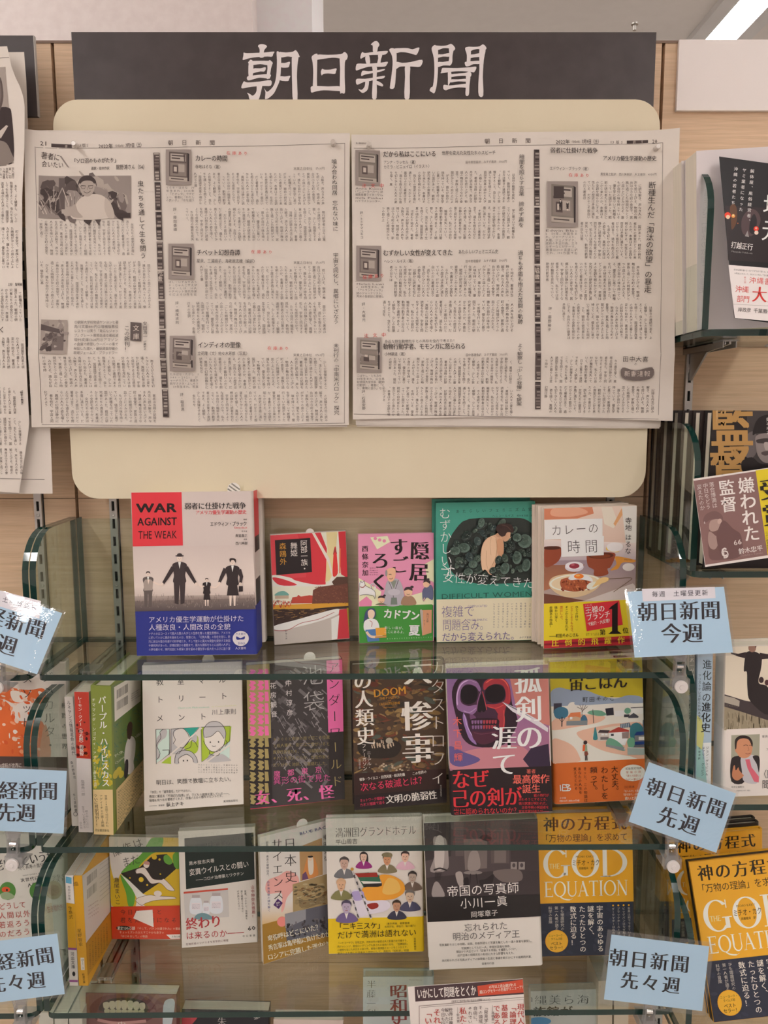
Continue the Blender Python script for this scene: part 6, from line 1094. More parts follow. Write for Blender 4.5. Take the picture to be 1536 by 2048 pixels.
def r3d():
    b = Book('white book with painted portraits round a flag and a yellow band, on the lower shelf', [(652.8, 1639), (843.1, 1633.7), (848.5, 1905.7), (657.7, 1908)], Z3, 3, .012, 1, 'R', 'd2cbc5', group=G3)
    a = b.a.view(480, 1620, 3.657)
    a.T('満洲国グランドホテル', (700, 172), (1285, 148), 78, '2a2628', st='s'); a.T('平山周吉', (702, 240), (862, 232), 40, '2a2628', st='s')
    def bust(x, y, s, hair, skin, coat, cap=0, long=0):
        if long: a.sm([(x-.75*s, y-.7*s), (x, y-1.2*s), (x+.8*s, y-.7*s), (x+.9*s, y+.9*s), (x+.3*s, y+.6*s), (x-.6*s, y+.6*s)], hair)
        a.sm([(x-1.6*s, y+2*s), (x-1.1*s, y+1.1*s), (x-.4*s, y+.7*s), (x+.4*s, y+.7*s), (x+1.2*s, y+1.1*s), (x+1.7*s, y+2*s), (x, y+2.3*s)], coat); a.poly([(x-.3*s, y+.7*s), (x+.3*s, y+.7*s), (x, y+1.7*s)], 'd6cfc9')
        a.sm([(x-.62*s, y-.3*s), (x-.5*s, y-.9*s), (x+.5*s, y-.9*s), (x+.62*s, y-.3*s), (x+.5*s, y+.45*s), (x, y+.9*s), (x-.5*s, y+.45*s)], skin)
        a.sm([(x-.7*s, y-.2*s), (x-.7*s, y-.85*s), (x, y-1.25*s), (x+.7*s, y-.85*s), (x+.7*s, y-.2*s), (x+.5*s, y-.65*s), (x-.45*s, y-.7*s)], hair)
        if cap: a.sm([(x-.8*s, y-.7*s), (x-.8*s, y-1.2*s), (x, y-1.4*s), (x+.8*s, y-1.2*s), (x+.75*s, y-.6*s)], coat)
        for q in (-.25, .25): a.el(x+q*s, y-.15*s, .1*s, .05*s, '3a302e'); 
        a.ln([(x-.02*s, y-.05*s), (x+.05*s, y+.2*s)], .06*s, '8a6a5a'); a.ln([(x-.18*s, y+.42*s), (x+.2*s, y+.42*s)], .09*s, '8a4a44')
    bust(765, 400, 46, '4a4444', 'b99a8c', '6a6a6e'); bust(905, 352, 36, '2a2224', 'cfae9c', '8a2a72', 0, 1); bust(1075, 372, 42, '4a4438', 'c08a68', '7a7056', 1); bust(1205, 350, 40, '3a2c2c', 'd2ab98', 'd0a8b8'); bust(1258, 500, 42, '3a3432', 'a8988c', '6a5a50'); bust(742, 555, 46, 'c09a7a', 'c8a080', '77734a'); bust(1240, 640, 46, '6a6460', 'c0a892', '4a4a62'); bust(1145, 710, 42, '3c3026', 'b0856a', '3a3a4c'); bust(780, 715, 48, '4a4258', 'a89ab0', '6a5a84')
    a.poly([(850, 468), (940, 458), (1020, 480), (1030, 555), (960, 560), (905, 565)], '30604a'); a.poly([(840, 464), (1000, 458), (1010, 490), (870, 492)], '8e2a22'); a.poly([(885, 520), (1032, 525), (1036, 555), (905, 540)], 'd6d0ca'); a.poly([(898, 540), (1036, 535), (1036, 562), (910, 568)], '262224')
    a.sm([(1020, 480), (1110, 480), (1190, 530), (1200, 600), (1130, 650), (1060, 660), (960, 690), (920, 640), (900, 568), (1035, 556)], 'dd9432'); a.sm([(1080, 500), (1150, 520), (1170, 590), (1100, 620), (1040, 600)], 'e2ad5a')
    a.sm([(820, 600), (880, 590), (930, 660), (1060, 660), (1100, 700), (1060, 740), (960, 760), (860, 770)], 'cfc8d4'); a.sm([(930, 690), (1000, 680), (1010, 710), (960, 726)], '8a2a24'); a.sm([(820, 600), (900, 595), (900, 650), (840, 660)], 'a394c0')
    a.ln([(822, 440), (880, 600), (960, 795)], 11, 'b5b0b0'); a.ln([(806, 580), (870, 795)], 10, 'b5b0b0')
    for k in range(7): a.ln([(835+k*19, 475+k*48), (843+k*19, 498+k*48)], 11, '4a464c', k == 0)
    for k in range(4): a.ln([(814+k*15, 610+k*50), (822+k*15, 634+k*50)], 10, '4a464c', False)
    a.el(822, 432, 12, 12, 'b5863a')
    a.end('cover_print')
    b.band(1838, 'd3b21c')
    a.T('「二キ三スケ」', (700, 848), (1055, 842), 52, '2a2416', st='b'); a.T('（東条英機、星野直樹', (1058, 832), (1240, 828), 17, '2a2416'); a.T('松岡洋右、岸信介、鮎川義介）', (1058, 854), (1295, 848), 17, '2a2416'); a.T('だけで満洲は語れない', (712, 912), (1290, 896), 58, '2a2416', st='s')
    for i, t in enumerate(('「一ヒコーサク」甘粕正彦、河本大作の秘密占人と影響力を行使する、', '西チャレンジ、銀座ロンダリングも許される自由の天地、「五族協和」', 'の理想を信じた人たちの栄と死、複合の満洲国イメージをくつがえす、', '満洲の土を踏んだ日本人の奇妙にして、真剣な「昭和史」物語')): a.T(t, (712, 970+i*25), (1235, 955+i*24), 19, '4a3e16')
    a.T('芸術新聞社', (1278, 935), (1281, 1028), 17, '2a2416', 1); a.end('band_lettering')
r3d()
def r3e():
    b = Book('black and white book with an old drawing room photograph, on the lower shelf', [(850.6, 1645), (1069.4, 1638), (1085.6, 1930.6), (858.9, 1939.8)], Z3, 6, .03, 1, 'R', 'cdc7c0', group=G3, roll=1)
    a = b.a.view(820, 1620, 3.268)
    a.poly([(98, 78), (818, 58), (848, 693), (118, 730)], '2e2a2b'); a.poly([(98, 78), (820, 58), (835, 555), (112, 568)], '4a4143')
    a.poly([(100, 80), (270, 76), (270, 300), (105, 330)], '373032'); a.sm([(160, 180), (200, 175), (240, 190), (255, 300), (245, 390), (140, 400), (165, 300)], '8f8583'); a.sm([(175, 185), (225, 185), (222, 370), (170, 375)], 'b5aba8')
    a.poly([(290, 72), (350, 70), (350, 300), (300, 300)], '5a4f50'); a.poly([(350, 190), (500, 186), (500, 380), (360, 390)], '6d6260'); a.sm([(390, 280), (440, 270), (455, 380), (380, 390)], '8a7f7c'); a.poly([(520, 70), (640, 66), (640, 350), (525, 350)], '574c4c'); a.rect(545, 250, 620, 345, '6f6462'); a.poly([(645, 66), (815, 60), (828, 480), (650, 420)], '3d3436')
    a.sm([(450, 180), (490, 160), (530, 185), (500, 205)], '2c2628'); a.ln([(490, 64), (490, 165)], 3, '2c2628')
    for x in (650, 700): a.rect(x, 340, x+40, 390, '8a817e'); a.el(x+20, 362, 10, 14, '4a4244')
    a.poly([(110, 440), (520, 400), (830, 400), (836, 552), (112, 566)], '3a3234'); a.sm([(540, 400), (700, 390), (720, 460), (600, 470)], '6a5f5c')
    a.el(410, 408, 60, 12, '7d7472'); a.ln([(395, 415), (390, 480)], 6, '241f22'); a.ln([(430, 415), (440, 480)], 6, '241f22'); a.sm([(300, 410), (340, 405), (350, 480), (330, 500), (310, 470)], '9a908c'); a.sm([(350, 450), (380, 440), (382, 490), (355, 492)], '231e20'); a.sm([(450, 460), (490, 450), (540, 420), (530, 480), (470, 500)], '282224'); a.sm([(160, 480), (190, 470), (230, 560), (150, 562)], '8d8583'); a.cv([(160, 390), (200, 378), (245, 392)], 10, '2c2628')
    for i in range(9): a.ln([(170+i*5, 400), (168+i*4, 455)], 2, '2c2628')
    a.poly([(112, 566), (840, 552), (848, 694), (118, 730)], '262324')
    a.T('帝国の写真師', (242, 530), (705, 505), 78, 'd6d1cc', st='g'); a.T('小川一眞', (325, 610), (635, 590), 72, 'd6d1cc'); a.T('岡塚章子', (395, 682), (572, 668), 44, 'c9c4c0'); a.end('cover_print')
    b.band(1843.5, 'd3cdc6')
    a.T('忘れられた', (352, 768), (635, 752), 56, '6a6664', st='t'); a.T('明治のメディア王', (278, 826), (715, 806), 56, '6a6664', st='t')
    for t, x0, x1, y0 in (('写真撮影をはじめ印刷、出版、乾板製造など写真を軸とした一連の事業を展開し、', 192, 805, 880), ('写真師としてただ一人、帝室技芸員を拝命。', 335, 665, 902), ('明治から大正という「変容する帝国」を撮影しつづけ、', 302, 705, 924), ('近代日本の視覚文化の形成に大きな影響を与えた、', 310, 690, 948), ('未だ知られざる写真メディアの体現者の生涯と事績を明らかにする画期的大著。', 208, 805, 982)): a.T(t, (x0, y0), (x1, y0-(x1-x0)*.045), 18, '5a5654')
    a.T('国書刊行会', (468, 1002), (550, 998), 16, '5a5654'); a.end('band_lettering')
r3e()
# ---- the yellow physics book; the same print is used on every copy
def serif(a, word, x0, y0, x1, y1, col, th=.13, tn=.035):
    """roman capitals drawn with a broad nib: thick stems, thin bars, bracketed serifs"""
    W = {'G': .86, 'O': .9, 'D': .86, 'E': .62, 'Q': .9, 'U': .76, 'A': .76, 'T': .68, 'I': .3, 'N': .8, 'H': .78}
    tot = sum(W[q] for q in word)+.04*(len(word)-1); sx = (x1-x0)/tot; x = 0; H = y1-y0
    m = lambda px, py: (x0+px*sx, y0+H*py)
    first = True
    def ring(cx, rx, ry, a0, a1, t0, t1):
        n = 28; P = []; Q = []
        for i in range(n+1):
            q = math.radians(a0+(a1-a0)*i/n); c_, s_ = math.cos(q), math.sin(q); P.append(m(cx+rx*c_, .5-ry*s_)); Q.append(m(cx+(rx-t0)*c_, .5-(ry-t1)*s_))
        V = P+Q; a.emit(np.array(V), [(i, i+1, n+1+i) for i in range(n)]+[(i+1, n+2+i, n+1+i) for i in range(n)], c(col), False)
    def bar(ax, ay, bx, by, w): 
        d = math.hypot(bx-ax, by-ay); nx, ny = -(by-ay)/d*w/2, (bx-ax)/d*w/2; a.poly([m(ax+nx, ay+ny), m(bx+nx, by+ny), m(bx-nx, by-ny), m(ax-nx, ay-ny)], col, False)
    def stem(cx, w, y0_=0, y1_=1): a.poly([m(cx-w/2, y0_), m(cx+w/2, y0_), m(cx+w/2, y1_), m(cx-w/2, y1_)], col, False)
    def foot(cx, y, w=.26): a.poly([m(cx-w/2, y-.012 if y > .5 else y), m(cx+w/2, y-.012 if y > .5 else y), m(cx+w/2, y if y > .5 else y+.012), m(cx-w/2, y if y > .5 else y+.012)], col, False); bar(cx-w/2, y, cx+w/2, y, .03)
    a.w += a.dw
    for ch in word:
        w = W[ch]
        if ch in 'OQ': ring(x+w/2, w*.49, .51, 0, 360, th, tn)
        if ch == 'Q': a.cv([m(x+w*.5, 1.0), m(x+w*.8, 1.16), m(x+w*1.25, 1.22), m(x+w*1.5, 1.14)], [sx*.03]+[sx*.09]*10+[sx*.02]*5, col, lift=False)
        if ch == 'G': ring(x+w/2, w*.49, .51, 42, 318, th, tn); stem(x+w*.84, th*.9, .58, .92); foot(x+w*.84, .57, .3); bar(x+w*.86, .02, x+w*.86, .28, .03)
        if ch == 'D': stem(x+.13, th*.9); foot(x+.08, .01, .2); foot(x+.08, .99, .2); ring(x+.24, w-.26, .5, -90, 90, th, tn); bar(x+.1, .018, x+.3, .018, tn); bar(x+.1, .982, x+.3, .982, tn)
        if ch == 'E': stem(x+.13, th*.9); foot(x+.08, .99, .2); foot(x+.08, .01, .2); bar(x+.1, .02, x+w-.05, .02, tn); bar(x+.1, .48, x+w-.16, .48, tn); bar(x+.1, .98, x+w-.03, .98, tn); bar(x+w-.06, 0, x+w-.06, .15, .03); bar(x+w-.17, .4, x+w-.17, .56, .03); bar(x+w-.04, .84, x+w-.02, 1, .03)
        if ch == 'U': stem(x+.13, th*.9, 0, .66); stem(x+w-.1, .045, 0, .66); foot(x+.13, .01); foot(x+w-.1, .01, .2); n = 14; [bar(x+w*.52+(w*.36)*math.cos(math.radians(180+i*180/n)), .66-.33*math.sin(math.radians(180+i*180/n)), x+w*.52+(w*.36)*math.cos(math.radians(180+(i+1)*180/n)), .66-.33*math.sin(math.radians(180+(i+1)*180/n)), .09-.04*i/n) for i in range(n)]
        if ch == 'A': bar(x+w*.5, .0, x+.1, 1, .035); bar(x+w*.47, .0, x+w-.1, 1, th*.9); bar(x+.2, .66, x+w-.2, .66, tn); foot(x+.09, .99, .2); foot(x+w-.09, .99, .24)
        if ch == 'T': stem(x+w/2, th*.9); foot(x+w/2, .99); bar(x+.02, .02, x+w-.02, .02, tn); bar(x+.03, 0, x+.03, .16, .03); bar(x+w-.03, 0, x+w-.03, .16, .03)
        if ch == 'I': stem(x+w/2, th*.9); foot(x+w/2, .01); foot(x+w/2, .99)
        if ch == 'N': stem(x+.12, .045); stem(x+w-.12, .045); bar(x+.12, .0, x+w-.12, 1, th*.9); foot(x+.1, .01, .2); foot(x+.1, .99, .2); foot(x+w-.12, .01, .2)
        if ch == 'H': stem(x+.13, th*.9); stem(x+w-.13, th*.9); bar(x+.1, .48, x+w-.1, .48, tn); [foot(q, y_, .24) for q in (x+.13, x+w-.13) for y_ in (.01, .99)]
        x += w+.04
GEQ = None
def geq_print(b):
    """print of the yellow physics cover in cover coordinates (0..1 across, 0..1 down)"""
    global GEQ
    if GEQ is not None:
        out = []
        for o in GEQ: n = o.copy(); COL.objects.link(n); n.parent = b.root; out.append(n)
        return out
    a = b.a; W, H = b.W, b.H; Wp = 200.; Hp = Wp*H/W
    class VF:                                  # a virtual frame: 200 units across the cover
        def uv(s, P): P = np.asarray(P, float).reshape(-1, 2); return np.stack([P[:, 0]*W/Wp, H-P[:, 1]*H/Hp], 1)
    a.fr = VF(); a.view(0, 0, 1)
    Y_ = 'dba02e'; a.poly([(.5, .5), (199.5, .5), (199.5, 190), (.5, 190)], Y_)
    a.T('神の方程式', (12, 22), (190, 22), 33, '2e2416', st='m'); a.T('「万物の理論」を求めて', (8, 52), (190, 52), 18, '2e2416', st='s')
    serif(a, 'GOD', 11, 76, 189, 136, 'e3dccf', .15, .04); serif(a, 'EQUATION', 13, 144, 188, 176, 'e3dccf', .13, .05)
    serif(a, 'THE', 24, 106, 46, 116, 'e3cf9c', .16, .08); a.T('MICHIO KAKU', (80, 92), (118, 92), 6.5, '6a5424'); a.T('ミチオ・カク', (72, 105), (130, 105), 14, '2e2416', st='s'); a.T('斉藤隆央　訳', (86, 117), (116, 117), 6, '4a3a1c')
    o1 = a.end('cover_print')
    cstrip([(x, y) for x, y in cshape(W+.0004, b.t+.0006, .0003, .004, 4, 'R')], .0004, H*(1-190/Hp), 'belly_band', colmat('2e3240', .4), b.root)
    bo = [o for o in b.root.children if o.name.startswith('belly_band')][0]; bo.data.transform(Matrix.Translation((0, -.0003, 0))); a.w = max(a.w, .0005)
    rr = random.Random(1); yb = Hp-190
    for i in range(60): a.el(rr.uniform(8, 192), rr.uniform(196, Hp-6), rr.uniform(3, 9), rr.uniform(2, 6), rr.choice(['333848', '2b2f3c', '383c4a']), rr.uniform(0, 90), 8, i == 0)
    for x, t, k in ((128, '宇宙のあらゆる', 14), (109, '謎を解く、', 14), (91, 'たったひとつの', 14), (72, '数式に迫る！', 14)): a.T(t, (x, 196), (x, 196+len(t)*14.2), k, 'd6d0c6', 1, 'b')
    for x, t in ((49, 'ひも理論研究の'), (37, '第一人者が語る'), (24, '科学の冒険')): a.T(t, (x, 196), (x, 196+len(t)*7.4), 8, 'b9b4ac', 1)
    for x, t in ((189, '世界は何でできているのか？'), (178, 'ビッグバンはなぜ起きたのか？'), (167, 'ブラックホールとは何か？'), (156, 'ダークマターは存在するのか？')): a.el(x, 197, 2, 2, Y_, 0, 10); a.T(t, (x, 201), (x, 201+len(t)*6.4), 6, 'b9b4ac', 1)
    yc = 270; a.el(36, yc, 24, 24, 'd99a2e', n=32); a.el(36, yc, 22.6, 22.6, 'e0a634', n=32); a.T('ニューヨーク・', (19, yc-12), (54, yc-12), 6, '3a2a16'); a.T('タイムズ紙', (24, yc-5), (48, yc-5), 6, '3a2a16'); a.T('ベスト', (24, yc+5), (48, yc+5), 9, '3a2a16', st='b'); a.T('セラー！', (21, yc+14), (53, yc+14), 9, '3a2a16', st='b')
    o2 = a.end('band_lettering'); GEQ = [o1, bo, o2]; return GEQ
GG = 'copies of the yellow and navy physics book'
def r3f():
    b = Book('yellow physics book on the lower shelf, beside the right glass guard', [(1073.4, 1629), (1263.7, 1627.6), (1269.8, 1914), (1079.5, 1913.8)], Z3, 6, .022, 1, 'R', 'd39a2c', group=GG)
    geq_print(b); return b
geq0 = r3f()
GT = 'paperbacks standing spine out at the left end of the lower shelf'
def r3s():
    b = spinebook('thin paperback with a white and yellow spine, beside the guard on the lower shelf', [(130.5, 1752.5), (147, 1749), (155.6, 1956), (138.5, 1957)], Z3, .104, 0, 'c9c4be', 0, GT, Y=.925); a = b.a
    a.poly([(131, 1753), (147, 1750), (151, 1802), (133, 1803)], 'd3cdc8'); a.rect(132, 1754, 143, 1766, '5a9ab8'); a.T('村田沙耶香', (138, 1770), (139, 1797), 5, '3a3634', 1); a.poly([(133, 1803), (151, 1802), (154, 1885), (136, 1886)], 'c9992c'); a.T('生命式', (140, 1808), (142, 1832), 8, '2e2416', 1); a.poly([(136, 1886), (154, 1885), (154, 1889), (136, 1890)], '8a4a82'); a.T('河出文庫', (144, 1893), (146, 1925), 7.5, '3a3634', 1); a.el(147, 1934, 3, 4.5, '2a2628'); a.poly([(138, 1946), (156, 1945), (156, 1949), (138, 1950)], '8a4a82'); a.end('spine_print')
    b = spinebook('yellow paperback, spine out, showing its white back cover with barcodes', [(149, 1751), (163.4, 1751.6), (175.8, 1957.6), (157.5, 1958)], Z3, .104, 0, 'c9962a', 0, GT, Y=.925); a = b.a
    a.poly([(149.5, 1753), (163, 1753), (175, 1955), (158, 1955)], 'c9962a'); a.T('焔', (153, 1761), (154, 1772), 9, '4a3416', 1); a.T('星野智幸', (159, 1850), (162, 1884), 8, '5a4416', 1); a.poly([(161, 1905), (168, 1905), (169, 1928), (162, 1928)], 'd6cfc4'); a.T('ほ11 2', (165, 1907), (166, 1926), 5, '3a3416', 1); a.T('新潮文庫', (166, 1934), (168, 1953), 5, '4a3416', 1); a.end('spine_print')
    s = b.side(1); s.view(0, 1660, 4.267)
    s.poly([(693, 392), (940, 215), (945, 690), (722, 985)], 'cbc5c1'); rb = random.Random(5)
    for y0, y1 in ((400, 475), (510, 590)):
        for k in range(20): x = 742+k*4.2; s.ln([(x, y0-k*3.6), (x+1, y1-k*3.8)], rb.choice([1, 1.6, 2.4]), '4a4644', k == 0)
    for k in range(9): s.ln([(850, 300+k*38), (936, 240+k*36)], 2, '8a8480'); 
    s.rows('ISBN978-4-10-116453-1 C0193 定価本体', 750, 640, 842, 770, 4, '8a6a68', 12, dy=-60)
    s.poly([(724, 985), (946, 690), (948, 960), (735, 1270)], 'b2832a')
    for k in range(7): s.T('そこから未来は始まるのか九つの物語'[:12], (765+k*24, 975-k*30), (768+k*24, 1190-k*34), 16, '4a3416', 1, lift=k == 0)
    s.end('back_cover_print')
r3s()
# ---------------------------------------------------------------- right bay
def wall_print(b): return b.a
def r_black():
    b = Book('plain white book facing out behind the glass guard, top right shelf', [(1393, 341), (1585, 341), (1582, 656), (1395, 656)], ZA, 0, .034, 0, 'R', 'c9c1c2', group='books stacked upright on the top right shelf', Y=.938, H=.205, W=.135)
    copies(b, 3, ['second book of the row behind the plain white one on the top right shelf', 'third book of the row behind the plain white one on the top right shelf', 'last book of the row, dark edged, against the oak wall on the top right shelf'], 'books stacked upright on the top right shelf', 'bdb6b4', 0, dx=-.0035, t=.030)
r_black()
def r_manager():
    b = Book('black book with huge gold characters and a man in a cap, right bay', [(1426, 803), (1620, 801), (1600, 1133), (1406, 1133)], ZB, 0, .022, 1, 'R', '1d191a', group='copies of the black and gold book', Y=.928, W=.135, H=.192)
    a = b.a.view(1380, 780, 4.878); GD = 'a5804c'
    a.poly([(560, 120), (1000, 110), (980, 830), (560, 800)], '3a3636'); a.sm([(560, 420), (640, 400), (660, 560), (600, 650), (520, 600)], '5c5656')
    a.T('監', (205, 340), (615, 335), 420, GD, st='B'); a.T('督', (190, 720), (600, 715), 420, GD, st='B')
    a.sm([(610, 420), (640, 300), (700, 240), (800, 240), (860, 420), (780, 405), (660, 405)], '1c191a'); a.sm([(640, 440), (700, 410), (800, 420), (850, 560), (800, 680), (720, 690), (660, 620), (640, 520)], '7d7472'); a.sm([(650, 470), (740, 455), (800, 470), (790, 510), (700, 505), (655, 500)], '3a3434'); a.sm([(700, 590), (760, 580), (790, 600), (740, 625), (700, 612)], '4a4040'); a.sm([(720, 500), (770, 500), (775, 560), (735, 570)], '9a908c')
    a.sm([(500, 690), (600, 640), (680, 700), (800, 720), (900, 800), (560, 820)], '1c191a'); a.T('嫌われた', (775, 250), (775, 420), 70, 'cfc9c4', 1, 's'); a.end('cover_print')
    copies(b, 5, ['%s copy of the black and gold book, standing behind it in the right bay' % n for n in ('second', 'third', 'fourth', 'fifth', 'rearmost')], 'copies of the black and gold book', '2a2322', 1, dx=-.0045, t=.0225)
r_manager()
def r_history():
    g = 'books on the third shelf of the right bay'
    b = Book('white book with a black-coated man and a suited portrait, right bay', [(1451, 1291), (1650, 1290), (1640, 1594), (1444, 1596)], ZD, 0, .03, 1, 'L', 'cdc5bb', group=g, Y=.908, W=.132, H=.194)
    a = b.a.view(1230, 1300, 4.876)
    a.poly([(1080, -40), (1990, -45), (1980, 785), (1062, 792)], 'd3cab8')
    a.poly([(1066, 520), (1300, 600), (1500, 640), (1990, 660), (1985, 785), (1062, 790)], '8f8570'); rr = random.Random(4)
    for i in range(60): x = rr.uniform(1070, 1500); y = rr.uniform(600, 780); a.ln([(x, y), (x+rr.uniform(-8, 8), min(784, y+rr.uniform(30, 90)))], rr.uniform(3, 9), rr.choice(['6f6654', 'a89e88', '7a705c', '5c5444']), lift=i == 0)
    a.poly([(1066, 440), (1260, 500), (1500, 545), (1990, 700), (1985, 780), (1480, 690), (1200, 600), (1066, 560)], '40383a'); a.poly([(1068, 455), (1160, 475), (1215, 505), (1210, 560), (1068, 520)], 'a39c90'); a.T('STRASSE', (1075, 545), (1200, 560), 26, '6a6258')
    a.sm([(1255, 210), (1270, 60), (1290, 25), (1350, 20), (1425, 60), (1430, 130), (1420, 205), (1400, 330), (1495, 380), (1495, 640), (1320, 510), (1290, 380), (1285, 225)], '2a2426'); a.poly([(1275, 28), (1200, 45), (1130, 32), (1128, 44), (1200, 72), (1280, 92)], '33292b'); a.poly([(1410, 35), (1500, 50), (1600, 32), (1602, 46), (1500, 92), (1415, 100)], '33292b'); a.sm([(1300, -20), (1312, -60), (1350, -70), (1372, -45), (1370, 10), (1335, 30), (1305, 10)], '8a6a5c'); a.sm([(1300, -30), (1310, -72), (1352, -82), (1380, -50), (1368, -10), (1360, -45), (1318, -50)], '4a3430')
    a.el(1425, 300, 24, 30, '3a2a2c'); a.el(1480, 325, 22, 28, '4a2e30'); a.T('「歴史の終わり」の後で', (1560, 130), (1560, 720), 90, '2c2829', 1, 's'); a.end('cover_print')
    b.band(1460.5, 'd6cfc9', spine='L')
    a.poly([(1133, 838), (1410, 828), (1400, 1298), (1128, 1290)], '9a9a88'); a.sm([(1135, 1290), (1130, 1080), (1200, 1040), (1260, 1060), (1262, 1290)], '2c2628'); a.sm([(1225, 1060), (1290, 1030), (1380, 1060), (1400, 1290), (1260, 1292), (1235, 1180)], 'b5b3b8'); a.sm([(1340, 1045), (1405, 1050), (1402, 1200), (1380, 1120)], '2c2628'); a.poly([(1268, 1075), (1310, 1070), (1330, 1150), (1400, 1240), (1400, 1298), (1355, 1290), (1290, 1160)], 'c46070')
    a.sm([(1170, 990), (1168, 900), (1200, 855), (1270, 845), (1325, 880), (1338, 960), (1320, 1030), (1270, 1062), (1215, 1050), (1185, 1010)], 'c08868'); a.sm([(1168, 960), (1170, 880), (1220, 842), (1300, 850), (1338, 900), (1335, 950), (1300, 880), (1230, 870), (1190, 900), (1180, 970)], '2e2422'); a.cv([(1250, 940), (1275, 932), (1295, 940)], 5, '4a302a'); a.cv([(1305, 938), (1320, 934), (1330, 940)], 4, '4a302a'); a.ln([(1295, 950), (1305, 985), (1290, 990)], 4, '95604a'); a.cv([(1270, 1015), (1295, 1020), (1318, 1010)], 6, '8a4a40'); a.sm([(1140, 1240), (1150, 1150), (1165, 1130), (1175, 1180), (1200, 1150), (1210, 1180), (1240, 1215), (1250, 1235), (1190, 1280)], 'b57a5a')
    a.T('世界の', (1428, 850), (1520, 850), 28, '5a5654'); a.T('フクヤマが語る', (1470, 975), (1640, 975), 30, '5a5654'); a.T('〈歴史の終わり〉', (1415, 1215), (1900, 1215), 90, '2c2829', st='s'); a.T('間い直す', (1430, 1315), (1700, 1315), 90, '2c2829', st='s'); a.T('中央公論新社', (1130, 1342), (1258, 1340), 20, '5a5654'); a.T('定価本体2700円（税別）', (1180, 1378), (1325, 1375), 14, '6a6664'); a.end('band_lettering')
    b = spinebook('narrow grey paperback about science, spine out behind the blue message cards', [(1378, 1302), (1391, 1302), (1387.6, 1592), (1375.8, 1592)], ZD, .128, 0, 'bdb9b2', 0, g, H=.182, Y=.914); a = b.a
    a.poly([(1376.3, 1300), (1392, 1300), (1389.5, 1465), (1376, 1465)], '7f8279'); a.T('桝太一が聞く', (1384, 1305), (1384, 1372), 10, 'c9c7bf', 1); a.T('科学の伝え方', (1384, 1374), (1382, 1442), 11.5, '26261f', 1, 'b'); [a.el(1381, y, 1.6, 1.6, 'd6d2c8') for y in (1451, 1458)]; a.el(1381, 1481, 4, 4, 'c98a4a'); a.T('桝太一著', (1382, 1490), (1380, 1536), 8, '3a3836', 1); a.end('spine_print')
    b = spinebook('pale blue hardcover about evolution, spine out beside the narrow grey paperback', [(1395, 1298), (1427, 1298), (1421, 1592), (1391.5, 1592)], ZD, .130, 0, '9fb4c4', 0, g, H=.186, Y=.911); a = b.a
    a.poly([(1393, 1430), (1404, 1440), (1408, 1470), (1404, 1500), (1390, 1545), (1390, 1430)], 'b9bc7a'); a.poly([(1391, 1490), (1404, 1500), (1416, 1560), (1418, 1592), (1389.5, 1592)], '8fb8b4'); a.poly([(1406, 1486), (1424, 1486), (1422, 1592), (1416, 1592)], 'cdd2d2')
    a.T('進化論の', (1415, 1318), (1413, 1406), 20, '23282c', 1); a.T('進化史', (1413, 1404), (1411, 1466), 20, '23282c', 1, 'b'); a.T('アリストテレスからDNAまで', (1399, 1348), (1398, 1442), 7, '2e3438', 1); a.T('ジョン・グリビン＆', (1415, 1493), (1413, 1552), 6.5, '2e3438', 1); a.T('メアリー・グリビン', (1407, 1493), (1405, 1552), 6.5, '2e3438', 1); a.T('水谷淳訳', (1399, 1493), (1398, 1520), 5, '2e3438', 1); a.end('spine_print')
r_history()
ZE = ZC-.7945
YF[ZE] = .872
slab('glass_shelf', SR+.006, 1.2, .872, WALL-.002, ZE, 'fourth glass shelf of the right bay', 'glass shelves'); guard(SR+.0085, ZE+.0002, .174, 'fourth rounded glass guard at the left end of the right bay')
def r_geq():
    b = Book('yellow physics book on the fourth right shelf, only its upper part showing', [(1336, 1692), (1523, 1676), (1526, 1972), (1343, 1989)], ZE, 1, .010, 1, 'R', 'd39a2c', group=GG, Y=(1.015, 1.02), W=.134, H=.199); geq_print(b)
    copies(b, 2, ['second yellow physics copy on the fourth right shelf, black backed', 'third yellow physics copy on the fourth right shelf, nearest the wall'], GG, '2a2624', 1, dz=.004, dx=.001, t=.011)
    q = [(1393.4, 1721), (1575.9, 1706), (1615.4, 2024.6), (1428.4, 2045)]
    zt = ZE; f = Book('yellow physics book leaning back in front, at the lower right corner', q, zt, 15, .004, 1, 'R', 'd39a2c', group=GG, roll=1, Y=.905, W=.1285, H=.199); geq_print(f)
    W, H = f.W, f.H; MB().box(-.0005, W, f.t+.0003, f.t+.0080, 0, H).build('backing_board', mat('board_black', (.012, .01, .01), .4), f.root)
    O = f.fr.O-f.fr.N*(f.t+.0095)-f.fr.U*.0005; M = f.fr.M()
    for k in range(3): M[k][3] = O[k]
    r = empty('book', label='thick yellow physics copy right behind the leaning one, page edges showing', cat='book', group=GG, M=M)
    cstrip(cshape(W, .013, .0022, .004, 4, 'R'), 0, H-.002, 'cover', colmat('d39a2c'), r); MB().box(.003, W-.003, .0025, .0105, .003, H-.005).build('page_block', PAGES, r)
r_geq()
